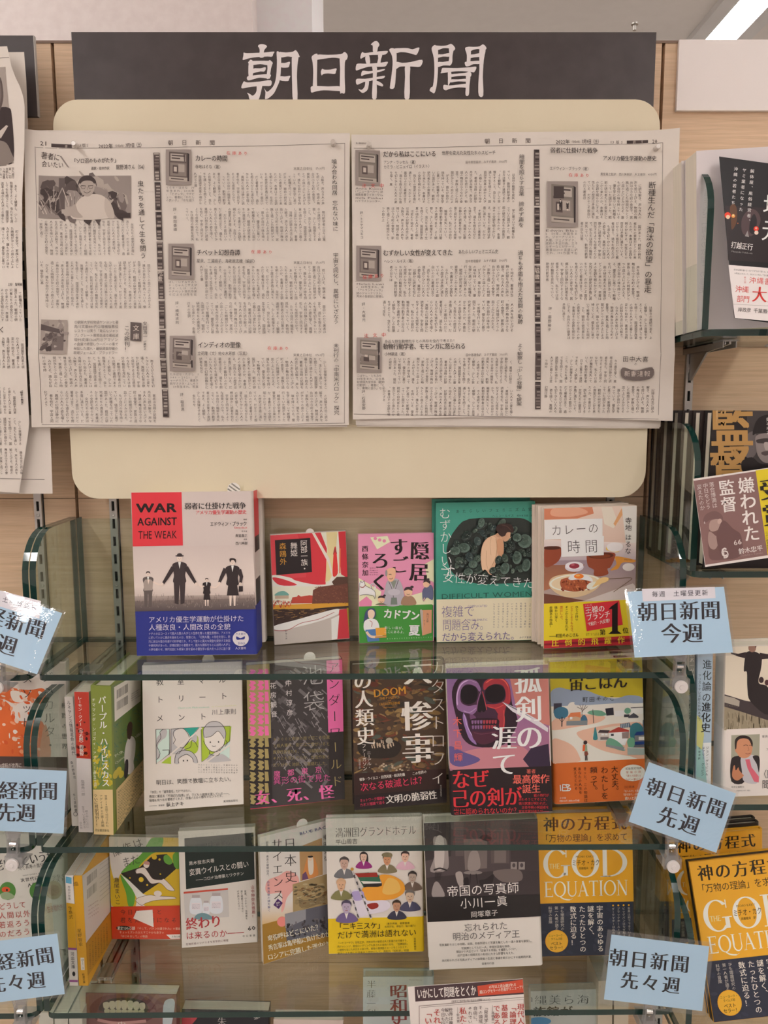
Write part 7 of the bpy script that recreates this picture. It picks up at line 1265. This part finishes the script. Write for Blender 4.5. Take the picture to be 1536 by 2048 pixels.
# ---------------------------------------------------------------- left bay
def l_books():
    b = Book('orange and white book with large katakana title, left bay, behind the guards', [(-70, 1331), (129, 1322), (137, 1622), (-62, 1632)], Z2, 3, .02, 1, 'R', 'cfc8c2', group='books in the left bay')
    a = b.a.view(0, 1180, 6.825); OR = 'cf6230'
    a.poly([(-470, 985), (895, 930), (920, 2290), (-460, 2300)], 'cfc4bd'); rr = random.Random(3)
    a.sm([(-300, 1300), (0, 1290), (200, 1350), (400, 1370), (600, 1350), (605, 1560), (400, 1520), (200, 1560), (0, 1500), (-300, 1600)], OR); a.sm([(0, 1500), (150, 1600), (160, 1750), (300, 1800), (480, 1780), (600, 1850), (560, 2280), (-300, 2290), (-300, 1500)], OR); a.sm([(150, 1390), (300, 1400), (380, 1460), (300, 1540), (180, 1520)], 'd9cdc4')
    a.sm([(600, 1850), (660, 1950), (690, 2280), (540, 2290)], 'c98a70')
    for i in range(70): a.el(rr.uniform(-100, 560), rr.uniform(1350, 2270), rr.uniform(10, 50), rr.uniform(8, 30), rr.choice(['d9cdc4', 'd5805a', 'c9552a', 'd98f6c', 'd6b9a8']), rr.uniform(0, 90), 8, i % 20 == 0)
    a.T('メソッド', (378, 1120), (355, 1910), 150, '2c2424', 1, 's'); a.T('ジャカルタ・', (640, 1090), (690, 2210), 165, '3a4240', 1, 's'); a.T('殺戮の世界', (870, 1500), (880, 2200), 80, '4a504e', 1)
    a.poly([(-460, 2290), (925, 2275), (935, 3010), (-420, 3080)], '4a3a36'); a.T('インドネシア大虐殺が世界に', (-300, 2420), (300, 2400), 70, 'cfc4bd'); a.end('cover_print')
    b = Book('white book on ageing with a ladybird picture and red lettering, left bay', [(-60, 1672), (126, 1666), (131, 1898), (-54, 1906)], Z3, 3, .018, 1, 'R', 'cbc6bf', group='books in the left bay')
    a = b.a.view(0, 1650, 3.072)
    a.T('老いるという現象', (-30, 258), (390, 170), 76, '262424', st='m'); a.T('死と長寿の進化論', (112, 272), (290, 240), 28, '3a3836'); a.T('WHY EVERY ANIMAL', (140, 315), (290, 290), 10, '5a5856'); a.T('次世代に', (125, 345), (240, 325), 26, '2a2826', st='b'); a.T('つなぐ', (318, 322), (400, 305), 26, '2a2826', st='b'); a.T('人気エッセイスト', (168, 375), (400, 330), 26, '2a2826', st='b')
    for x, y, r in ((48, 410, 50), (330, 400, 52), (232, 408, 50)): a.el(x, y, r, r*1.1, '4a7a38' if x != 330 else 'a89a7a', n=28)
    a.el(38, 402, 26, 18, 'c9502a'); a.el(44, 404, 6, 8, '2a2422'); a.sm([(5, 430), (45, 415), (90, 440), (70, 460), (20, 460)], '8a9a78'); a.el(332, 402, 34, 36, '9a7a5a'); a.el(245, 400, 26, 24, '7d5a4a')
    for i, t in enumerate(('どうして', '人間以外', '若返ろう', 'のだろう')): a.T(t, ((-6, -10, -10, -6)[i], 508+i*57), (190 if i else 160, 490+i*55), 44, 'a8443c', st='s')
    a.T('生き物たちは', (290, 520), (410, 495), 44, 'a8443c', st='s'); a.end('cover_print')
l_books()
# ---------------------------------------------------------------- lowest shelf
def row4():
    g = 'books on the lowest shelf of the middle bay'
    b = Book('pale grey book with red characters on the lowest shelf, seen through the lower shelf', [(722.5, 1952), (872, 1956), (866, 2250), (726, 2250)], Z4, 4, .02, 1, 'R', 'aeb6b6', group=g, Y=.99); a = b.a.view(480, 1620, 3.657)
    a.T('半藤一利', (952, 1240), (952, 1590), 76, '3a3c3e', 1, 's'); a.T('昭和史', (1158, 1285), (1166, 1680), 140, '7a3232', 1, 'm'); a.T('Showa History', (1240, 1248), (1340, 1254), 16, '6a6c6e'); a.end('cover_print')
    b = Book('grey book with hand-drawn black lettering on the lowest shelf, below the physics book', [(1061, 1980), (1184, 1984), (1180, 2240), (1064, 2240)], Z4, 4, .015, 0, 'R', 'a9aeaa', group=g, Y=.99, W=.110); a = b.a.view(1000, 1740, 3.84)
    a.T('沖縄美ら海', (150, 1008), (690, 1003), 100, '363c3c', st='s'); a.T('水族館が', (150, 1120), (560, 1112), 100, '26302f', st='b'); a.T('日本一になった理由', (520, 1140), (680, 1130), 30, '3a4040'); a.el(300, 1210, 90, 40, '4a80a8'); a.end('cover_print')
    b = Book('comic with a huge open mouth on its cover, lowest shelf below the white portraits', [(170, 1990), (355, 1988), (352, 2240), (172, 2240)], Z4, 4, .02, 0, 'R', '6a4a48', group=g, Y=.96); a = b.a.view(0, 1660, 4.267)
    a.sm([(745, 1420), (900, 1400), (1300, 1405), (1510, 1410), (1520, 1700), (1400, 1900), (800, 1900), (720, 1700)], '6e4f4c'); a.sm([(760, 1540), (860, 1440), (1040, 1410), (1250, 1430), (1340, 1540), (1260, 1640), (1000, 1680), (820, 1640)], '5a3436'); a.sm([(840, 1540), (900, 1470), (1060, 1440), (1220, 1465), (1270, 1540), (1200, 1570), (900, 1570)], '2c2222')
    for k in range(7): a.sm([(880+k*52, 1490-18*math.sin(k*.5)), (925+k*52, 1485-18*math.sin(k*.5)), (928+k*52, 1530), (905+k*52, 1545), (882+k*52, 1532)], 'a9a48e'); a.sm([(890+k*50, 1548), (932+k*50, 1546), (930+k*50, 1580), (894+k*50, 1582)], '9d987f', lift=False)
    a.cv([(830, 1640), (1000, 1665), (1250, 1640)], 26, 'a07a76'); a.sm([(1400, 1500), (1450, 1440), (1500, 1470), (1460, 1700), (1400, 1760)], 'a5adb2'); a.T('鬼', (960, 1690), (1120, 1690), 90, 'c9c4be', st='s'); a.end('cover_print')
    b = Book('black book with small white characters on the lowest shelf, beside the comic', [(361, 2021), (541, 2023), (536, 2240), (364, 2240)], Z4, 4, .02, 0, 'R', '25242a', group=g, Y=.985); a = b.a
    a.T('朱', (434, 2050), (454, 2050), 22, 'b9b4b0', st='s'); a.T('夢', (508, 2038), (524, 2038), 14, 'b9b4b0', st='s'); a.sm([(362, 2040), (395, 2034), (380, 2060), (362, 2066)], 'a84048'); a.end('cover_print')
    b = Book('pinkish white book lying lowest between the black book and the grey one', [(544, 2038), (690, 2044), (684, 2240), (546, 2240)], Z4, 4, .02, 0, 'R', 'c0b0a8', group=g, Y=.985)
    for i, (x0, x1) in enumerate(((76, 104), (107, 133), (136, 162))):
        spinebook('%s of three white magazines, spine out at the left end of the lowest shelf' % ('first', 'second', 'third')[i], [(x0, 1998-i*3), (x1, 1998-i*3), (x1+8, 2240), (x0+8, 2240)], Z4, .06, 0, 'b3b2a8', 0, g, Y=.955, H=.166)
    for i, (x0, x1) in enumerate(((1196, 1224), (1228, 1256))):
        spinebook('%s of two cream magazines, spine out at the right end of the lowest shelf' % ('left', 'right')[i], [(x0, 1994), (x1, 1996), (x1-4, 2240), (x0-4, 2240)], Z4, .06, 0, 'b5aa98', 0, g, Y=.99, H=.18)
row4()
# ---------------------------------------------------------------- message cards in clips
BLUE = mat('blue_card', c('a0bdd2'), .5)
def clip(x, y, Y, rot, lab, hgt=.052):
    """clear plastic card clip: x, y = pixel of the top of the jaws"""
    p = atY(x, y, Y); t = empty('card_clip', (p[0], Y, p[2]), lab, 'clip', 'clear plastic card clips'); t.rotation_euler = (0, math.radians(rot), 0)
    for s_, n in ((-1, 'jaw'), (1, 'jaw')):
        P = [(-.0105, 0), (.0105, 0), (.0075, -.011), (.0066, -.017), (-.0066, -.017), (-.0075, -.011)]
        y0 = -.0035 if s_ < 0 else .0022; MB().prism(P, y0, y0+.0013, 'y').build(n, PLAST, t)
    MB().prism([(-.0066, -.0172), (-.0066, -.034), (-.008, -.040), (.008, -.040), (.0066, -.034), (.0066, -.0172), (.0045, -.0172), (.0045, -.034), (-.0045, -.034), (-.0045, -.0172)], -.0035, .0035, 'y').build('body', PLAST, t)
    MB().lathe([(.0026, -.0040), (.0032, -.0038), (.0032, .0038), (.0026, .0040)], (0, 0, -.0235), 14, d='x').build('spring', CHROME, t)
    MB().lathe([(.0010, -.0004), (.0010, .0004)], (0, -.0005, -.03), 10, d='x').build('pin', CHROME, t)
    MB().lathe([(.0074, -.0075), (.0078, -.0068), (.0078, -.0042), (.0070, -.0036)], (.001, 0, -.047), 24, d='y').lathe([(.0026, -.0086), (.0030, -.0076)], (.001, 0, -.047), 16, d='y').build('knob', mat('knob_plastic', c('c9c4c2'), .2, spec=.7), t)
    MB().box(-.009, .012, .0042, .026, -.0400, -.0385).box(-.009, .012, .0042, .026, -.052, -.0505).box(-.009, .012, -.0034, .0042, -.052, -.0385).build('shelf_grip', PLAST, t)
def card(q, Y, lean, lines, lab, strip=None, seed=1, crink=1, film=.0032):
    tl, tr, br, bl = [np.array(p, float) for p in q]; O = atY(*bl, Y); B = atY(*br, Y); U = B-O; U /= np.linalg.norm(U); n = np.cross(U, [0, 0, 1.]); n /= np.linalg.norm(n)
    L = math.radians(lean); V = np.cross(-n, U)*-1; V = np.cross(U, -n); V = V if V[2] > 0 else -V; V = V*math.cos(L)-n*math.sin(L)*(1 if n[1] < 0 else -1)
    fr = Fr(O, U, V); uv = fr.uv([tl, tr, br, bl]); W = (uv[1, 0]+uv[2, 0]-uv[0, 0]-uv[3, 0])/2; H = (uv[0, 1]+uv[1, 1])/2
    t = empty('message_card', label=lab, cat='message card', group='blue message cards', M=fr.M())
    MB().box(film, W-film, 0, .0003, film, H-film).build('paper', BLUE, t)
    a = Art(fr, t, MATTE, w0=.0001)
    if strip: a.poly(strip, 'd0ccd2'); rr = random.Random(2)
    for tx, p0, p1, h, st, k in lines: a.T(tx, p0, p1, h, k, st=st)
    a.end('lettering')
    # laminate film, crinkled along one side
    nx, ny = (110, 76) if crink else (30, 22); rr = random.Random(seed); V_ = []; Fc = []
    for j in range(ny+1):
        for i in range(nx+1):
            u, v = i/nx, j/ny; q = u if crink > 0 else 1-u; edge = 1 if (0 < i < nx and 0 < j < ny) else 0; z = rr.random()*.00004
            if crink: e = math.exp(-((q-.075-.10*max(0, v-.0)*(1-v)*(1 if crink > 0 else 2.2))/.035)**2); z = .00032*e+rr.random()*(.00014*e+.00001)+.00008*math.sin(u*17)*math.sin(v*9)
            V_.append((u*W, -.0009-z*edge, v*H))
    for j in range(ny):
        for i in range(nx): k = j*(nx+1)+i; Fc.append((k, k+1, k+nx+2, k+nx+1))
    mesh('laminate', V_, Fc, FILM, t); MB().box(0, W, .0006, .0008, 0, H).build('laminate_back', FILM, t)
    return fr
def Vw(ox, oy, k, x, y): return (ox+x/k, oy+y/k)
k4 = lambda x, y: Vw(1240, 940, 4.876, x, y); k5 = lambda x, y: Vw(1230, 1300, 4.876, x, y); k6 = lambda x, y: Vw(1180, 1650, 4.315, x, y)
KB = '26242c'
card([k4(70, 1152), k4(1072, 1118), k4(1128, 1806), k4(120, 1858)], .868, 19, [('朝日新聞', k4(165, 1385), k4(985, 1362), 41, 'm', KB), ('今週', k4(395, 1592), k4(812, 1588), 43, 'm', KB), ('毎週　土曜昼更新', k4(305, 1212), k4(862, 1195), 12.5, 's', '3a3a48')], 'blue message card with a white handwritten strip, on the upper shelf at right', [k4(213, 1160), k4(925, 1140), k4(932, 1250), k4(222, 1282)], 3, 1)
card([k5(310, 1058), k5(1210, 1382), k5(1000, 2010), k5(100, 1690)], .866, 10, [('朝日新聞', k5(300, 1310), k5(1085, 1570), 39, 'm', KB), ('先週', k5(412, 1590), k5(828, 1735), 41, 'm', KB)], 'blue message card tilted strongly, on the middle shelf at right', None, 5, 0)
card([k6(48, 895), k6(972, 995), k6(1000, 1650), k6(78, 1540)], .857, 10, [('朝日新聞', k6(158, 1135), k6(865, 1205), 38, 'm', '1c1a20'), ('先々週', k6(252, 1330), k6(790, 1390), 37, 'm', '1c1a20')], 'blue message card on the lower shelf at right, lowest of the three there', None, 7, 0, .0055)
card([(-80, 1158), (124, 1215), (75, 1355), (-125, 1290)], .866, 19, [('日経新聞', (-70, 1214), (92, 1262), 41, 'm', KB), ('今週', (-46, 1272), (34, 1296), 43, 'm', KB), ('毎週　土曜昼更新', (-40, 1186), (76, 1217), 12, 's', '3a3a48')], 'blue message card with a white handwritten strip at the left edge', [(-60, 1166), (82, 1202), (79, 1238), (-66, 1192)], 9, -1)
card([(-72, 1528), (137, 1536), (131, 1673), (-76, 1664)], .866, 8, [('日経新聞', (-42, 1580), (116, 1582), 40, 'm', KB), ('先週', (-8, 1624), (72, 1626), 41, 'm', KB)], 'blue message card on the middle shelf of the left bay, nearly level', None, 11, 0)
card([(-80, 1885), (124, 1862), (133, 1993), (-66, 2018)], .857, 8, [('日経新聞', (-46, 1932), (109, 1908), 38, 'm', KB), ('先々週', (-27, 1970), (92, 1958), 38, 'm', KB)], 'blue message card on the lower shelf of the left bay, lowest at left', None, 13, 0)
clip(1361, 1294, .884, 0, 'clear clip gripping the upper glass shelf at right, below the first blue card'); clip(1345, 1656, .879, 0, 'clear clip gripping the middle glass shelf at right, below the tilted card'); clip(1302, 1988, .870, 3, 'clear clip at the lower glass shelf on the right, near the bottom edge')
clip(-2, 1296, .884, 5, 'clear clip gripping the upper glass shelf at the left edge'); clip(27, 1652, .879, 4, 'clear clip gripping the middle glass shelf at left'); clip(40, 1988, .870, 2, 'clear clip gripping the lower glass shelf at left')
# printed promotional cards
def pcard(name, q, Y, lean, col, lab, bend=0, t_=.0005):
    tl, tr, br, bl = [np.array(p, float) for p in q]; O = atY(*bl, Y); B = atY(*br, Y); U = B-O; U /= np.linalg.norm(U); n = np.cross(U, [0, 0, 1.]); n /= np.linalg.norm(n)
    V = np.cross(U, n); V = V if V[2] > 0 else -V; L = math.radians(lean); V = V*math.cos(L)+(-n if n[1] < 0 else n)*math.sin(L); fr = Fr(O, U, V); uv = fr.uv([tl, tr, br, bl]); W = (uv[1, 0]+uv[2, 0]-uv[0, 0]-uv[3, 0])/2; H = (uv[0, 1]+uv[1, 1])/2
    t = empty(name, label=lab, cat='promotional card', M=fr.M()); MB().box(0, W, 0, t_, 0, H).build('card', mat('card_'+col, c(col), .3), t)
    return fr, t, W, H
fr, t, W, H = pcard('promotional_card', [(1383, 958), (1583, 929), (1611, 1105), (1410.6, 1134)], .893, 6, 'd3ccc8', 'tilted mauve card with white characters and a bowed man in a cap, right bay')
a = Art(fr, t, GLOSS).view(1240, 940, 4.876); a.clip = (W, H)
a.poly([(702, 108), (1325, 12), (1500, -15), (1620, 790), (1443, 830), (832, 925)], '7d5f5c'); a.poly([(1322, 5), (1690, -50), (1800, 780), (1440, 835)], 'cdb928')
a.sm([(865, 640), (880, 560), (960, 560), (1040, 640), (1100, 600), (1150, 700), (1160, 830), (900, 880), (860, 760)], '6a4f4d'); a.sm([(870, 600), (930, 640), (970, 680), (930, 770), (880, 760), (858, 690)], '98807a')
a.sm([(810, 480), (840, 430), (920, 400), (985, 430), (1005, 480), (985, 500), (900, 480), (840, 510), (815, 505)], '6e5351'); a.sm([(880, 500), (940, 478), (990, 490), (1000, 530), (960, 580), (900, 600), (868, 570)], 'a0877f'); a.el(970, 500, 20, 26, 'b59c94', 20); a.sm([(960, 570), (1010, 490), (1100, 570), (1180, 640), (1180, 830), (1000, 860), (940, 660)], '664b4a')
a.T('嫌われた', (1222, 70), (1290, 695), 165, 'd9d2ce', 1, 'b', sx=1); a.T('監督', (1030, 90), (1068, 415), 160, 'd9d2ce', 1, 'b', sx=1); a.T('落合博満は', (888, 115), (926, 372), 52, 'c9bfbb', 1, 's'); a.T('中日をどう', (828, 125), (864, 385), 52, 'c9bfbb', 1, 's'); a.T('変えたのか', (768, 140), (806, 395), 52, 'c9bfbb', 1, 's')
a.T('鈴木忠平', (1155, 795), (1390, 758), 62, 'd9d2ce', st='b'); a.T('Tadahiro Suzuki', (1170, 835), (1390, 805), 26, 'a08a86'); a.T('66', (1105, 710), (1185, 695), 66, 'cfc6c2', st='b'); a.T('6', (815, 512), (830, 510), 34, 'cfc6c2', st='b')
a.T('C', (985, 800), (1040, 795), 120, 'cfc6c2', st='B'); a.T('D', (1000, 820), (1058, 815), 110, 'cfc6c2', st='b'); a.T('受賞', (1460, 60), (1510, 560), 230, '23201a', 1, 'M', sx=1); a.T('この一冊を何度も', (1425, 600), (1450, 800), 32, '23201a', 1); a.end('card_print')
def pcard3(name, q, Y, Yt, col, lab):
    tl, tr, br, bl = q; O = atY(*bl, Y); B = atY(*br, Y); T = atY(*tl, Yt); U = (B-O)/np.linalg.norm(B-O); fr = Fr(O, U, T-O); uv = fr.uv(q)
    t = empty(name, label=lab, cat='promotional card', M=fr.M()); MB().prism([tuple(p) for p in uv], 0, .0005, 'y').build('card', mat('card_'+col, c(col), .3, spec=.15), t); return fr, t, uv[2, 0], uv[0, 1]
fr, t, W, H = pcard3('promotional_card', [(1438.5, 313), (1583, 333), (1612, 655), (1468.7, 636)], .893, .925, '1e1a1c', 'glossy black card with a night street photograph and red lettering, top right')
_ = None
a = Art(fr, t, printmat('dark_print', .3, .15)).view(1380, 300, 5.39)
rr = random.Random(2); a.poly([(375, 600), (1100, 640), (1130, 1230), (410, 1190)], '2a2122'); a.sm([(430, 620), (470, 580), (505, 640), (500, 780), (450, 860), (440, 740)], '5a3a26'); a.sm([(560, 740), (640, 640), (720, 660), (760, 760), (700, 900), (620, 930), (560, 880)], '4c3a3c'); a.sm([(650, 760), (690, 690), (720, 760), (700, 900), (640, 880)], '221b1e'); a.poly([(590, 930), (620, 870), (635, 940)], '8a8280')
for x, y, r, k in ((405, 705, 34, 'd23a20'), (408, 722, 22, 'e8b89a'), (466, 712, 20, 'd9914a'), (465, 705, 10, 'ecc88a'), (712, 850, 27, 'd43424'), (712, 845, 12, 'f0a08a'), (714, 892, 22, 'dcc3b4'), (514, 792, 7, 'a0522c')): a.el(x, y, r, r, k)
a.T('沖縄の若者たち', (496, 175), (462, 600), 44, 'c9c4c2', 1, 'b'); a.T('ヤミ業者になった', (587, 190), (545, 672), 44, 'c9c4c2', 1, 'b'); a.T('解体屋、風俗経営者、', (672, 200), (626, 800), 44, 'c9c4c2', 1, 'b'); a.T('地元', (915, 470), (880, 1000), 250, 'ddd8d6', 1, 'g', sx=1); a.T('打越正行', (440, 1022), (675, 1050), 78, 'd6d0ce', st='b'); a.T('Masayuki Uchikoshi', (445, 1092), (672, 1116), 24, '9a9492')
a.poly([(412, 1240), (1170, 1300), (1225, 1880), (480, 1812)], 'd9d1cf')
a.T('生まれ故郷が嫌いだったけど今ではそう思った。沖縄', (470, 1292), (860, 1320), 22, '4a4444'); a.T('10年以上にわたって、かれらとつきあってきた筆者', (476, 1330), (860, 1358), 22, '4a4444'); a.T('第六回', (590, 1365), (590, 1440), 22, 'b5453c', 1); a.T('沖縄書店', (630, 1402), (960, 1430), 76, 'c23a34', st='s'); a.T('沖縄', (485, 1498), (632, 1508), 78, 'c23a34', st='s'); a.T('部門', (500, 1602), (640, 1612), 78, 'c23a34', st='s'); a.T('大賞', (665, 1555), (990, 1570), 180, 'c23a34', st='m'); a.ln([(455, 1664), (1200, 1700)], 2.5, '8a8280'); a.T('岸政彦', (512, 1722), (655, 1730), 52, '3a3434', st='s'); a.T('千葉雅也', (680, 1732), (880, 1745), 52, '3a3434', st='s'); a.end('card_print')
MB().box(W*.6, W*.7, .0008, .0022, -.02, .02).box(W*.6, W*.7, .0022, .024, -.02, -.0185).build('holder', PLAST, t)
fr, t, W, H = pcard('promotional_card', [(829, 1973), (1057, 1957), (1066, 2260), (838, 2276)], .850, 2, 'd2cbc6', 'white card with a brown heading and red vertical lettering at the bottom edge')
a = Art(fr, t, GLOSS).view(820, 1620, 3.268); a.clip = (W, H)
a.poly([(30, 1155), (776, 1100), (782, 1200), (35, 1252)], '463539'); a.poly([(440, 1150), (765, 1105), (768, 1190), (446, 1215)], 'bd4a34'); a.T('いかにして問題をとくか', (45, 1200), (432, 1178), 74, 'd9d2cc', st='b'); a.T('65年以上読み継がれる', (515, 1156), (695, 1140), 24, 'e3d0c4', st='b'); a.T('超ロングセラーの名著がリニューアル！', (455, 1190), (765, 1152), 26, 'e3d0c4', st='b')
a.ln([(60, 1280), (752, 1222), (765, 2000)], 3, '6a5654'); a.ln([(72, 1290), (742, 1236), (752, 2000)], 2, '6a5654'); a.ln([(60, 1280), (64, 2000)], 3, '6a5654'); a.T('《世界で二百十四の各さまからの推薦コメント》', (265, 1252), (530, 1236), 18, '4a3a3c')
for x, t_, k, h in ((722, '現代人の', 'a83a34', 46), (672, '「論理的思考」', 'a83a34', 46), (618, '基盤となる', 'a83a34', 46), (566, 'である。', 'a83a34', 46), (540, '――高橋昌一郎', '5a4a4a', 20), (496, '「発見学」と呼ぶ', '5a4a4a', 28), (460, 'その領域で、誰も', '5a4a4a', 28), (426, '自由に、にぎやか', '5a4a4a', 28), (392, 'それでいて現代', '5a4a4a', 28), (346, '私たちの人生', 'a83a34', 50), (312, '――鈴木寛', '5a4a4a', 20), (266, '世界は複雑でも', '5a4a4a', 28), (240, '解いたことのない', '5a4a4a', 28), (214, '今日も行く手に', '5a4a4a', 28), (176, 'それでも', 'a83a34', 50), (118, '「いか問」', 'a83a34', 50)): y = 1262+(720-x)*.06; a.T(t_, (x, y), (x+3, y+len(t_)*h*1.02), h, k, 1, 'b' if h > 40 else 'g')
a.end('card_print'); MB().box(W*.4, W*.6, .0008, .030, -.03, -.0285).box(W*.47, W*.53, .0008, .0022, -.03, .03).build('holder', PLAST, t)
for d in DIAG: print(*d)
for o in bpy.data.objects:
    if o.parent is None and o.name.startswith('book'): print(o.name, o['label'])
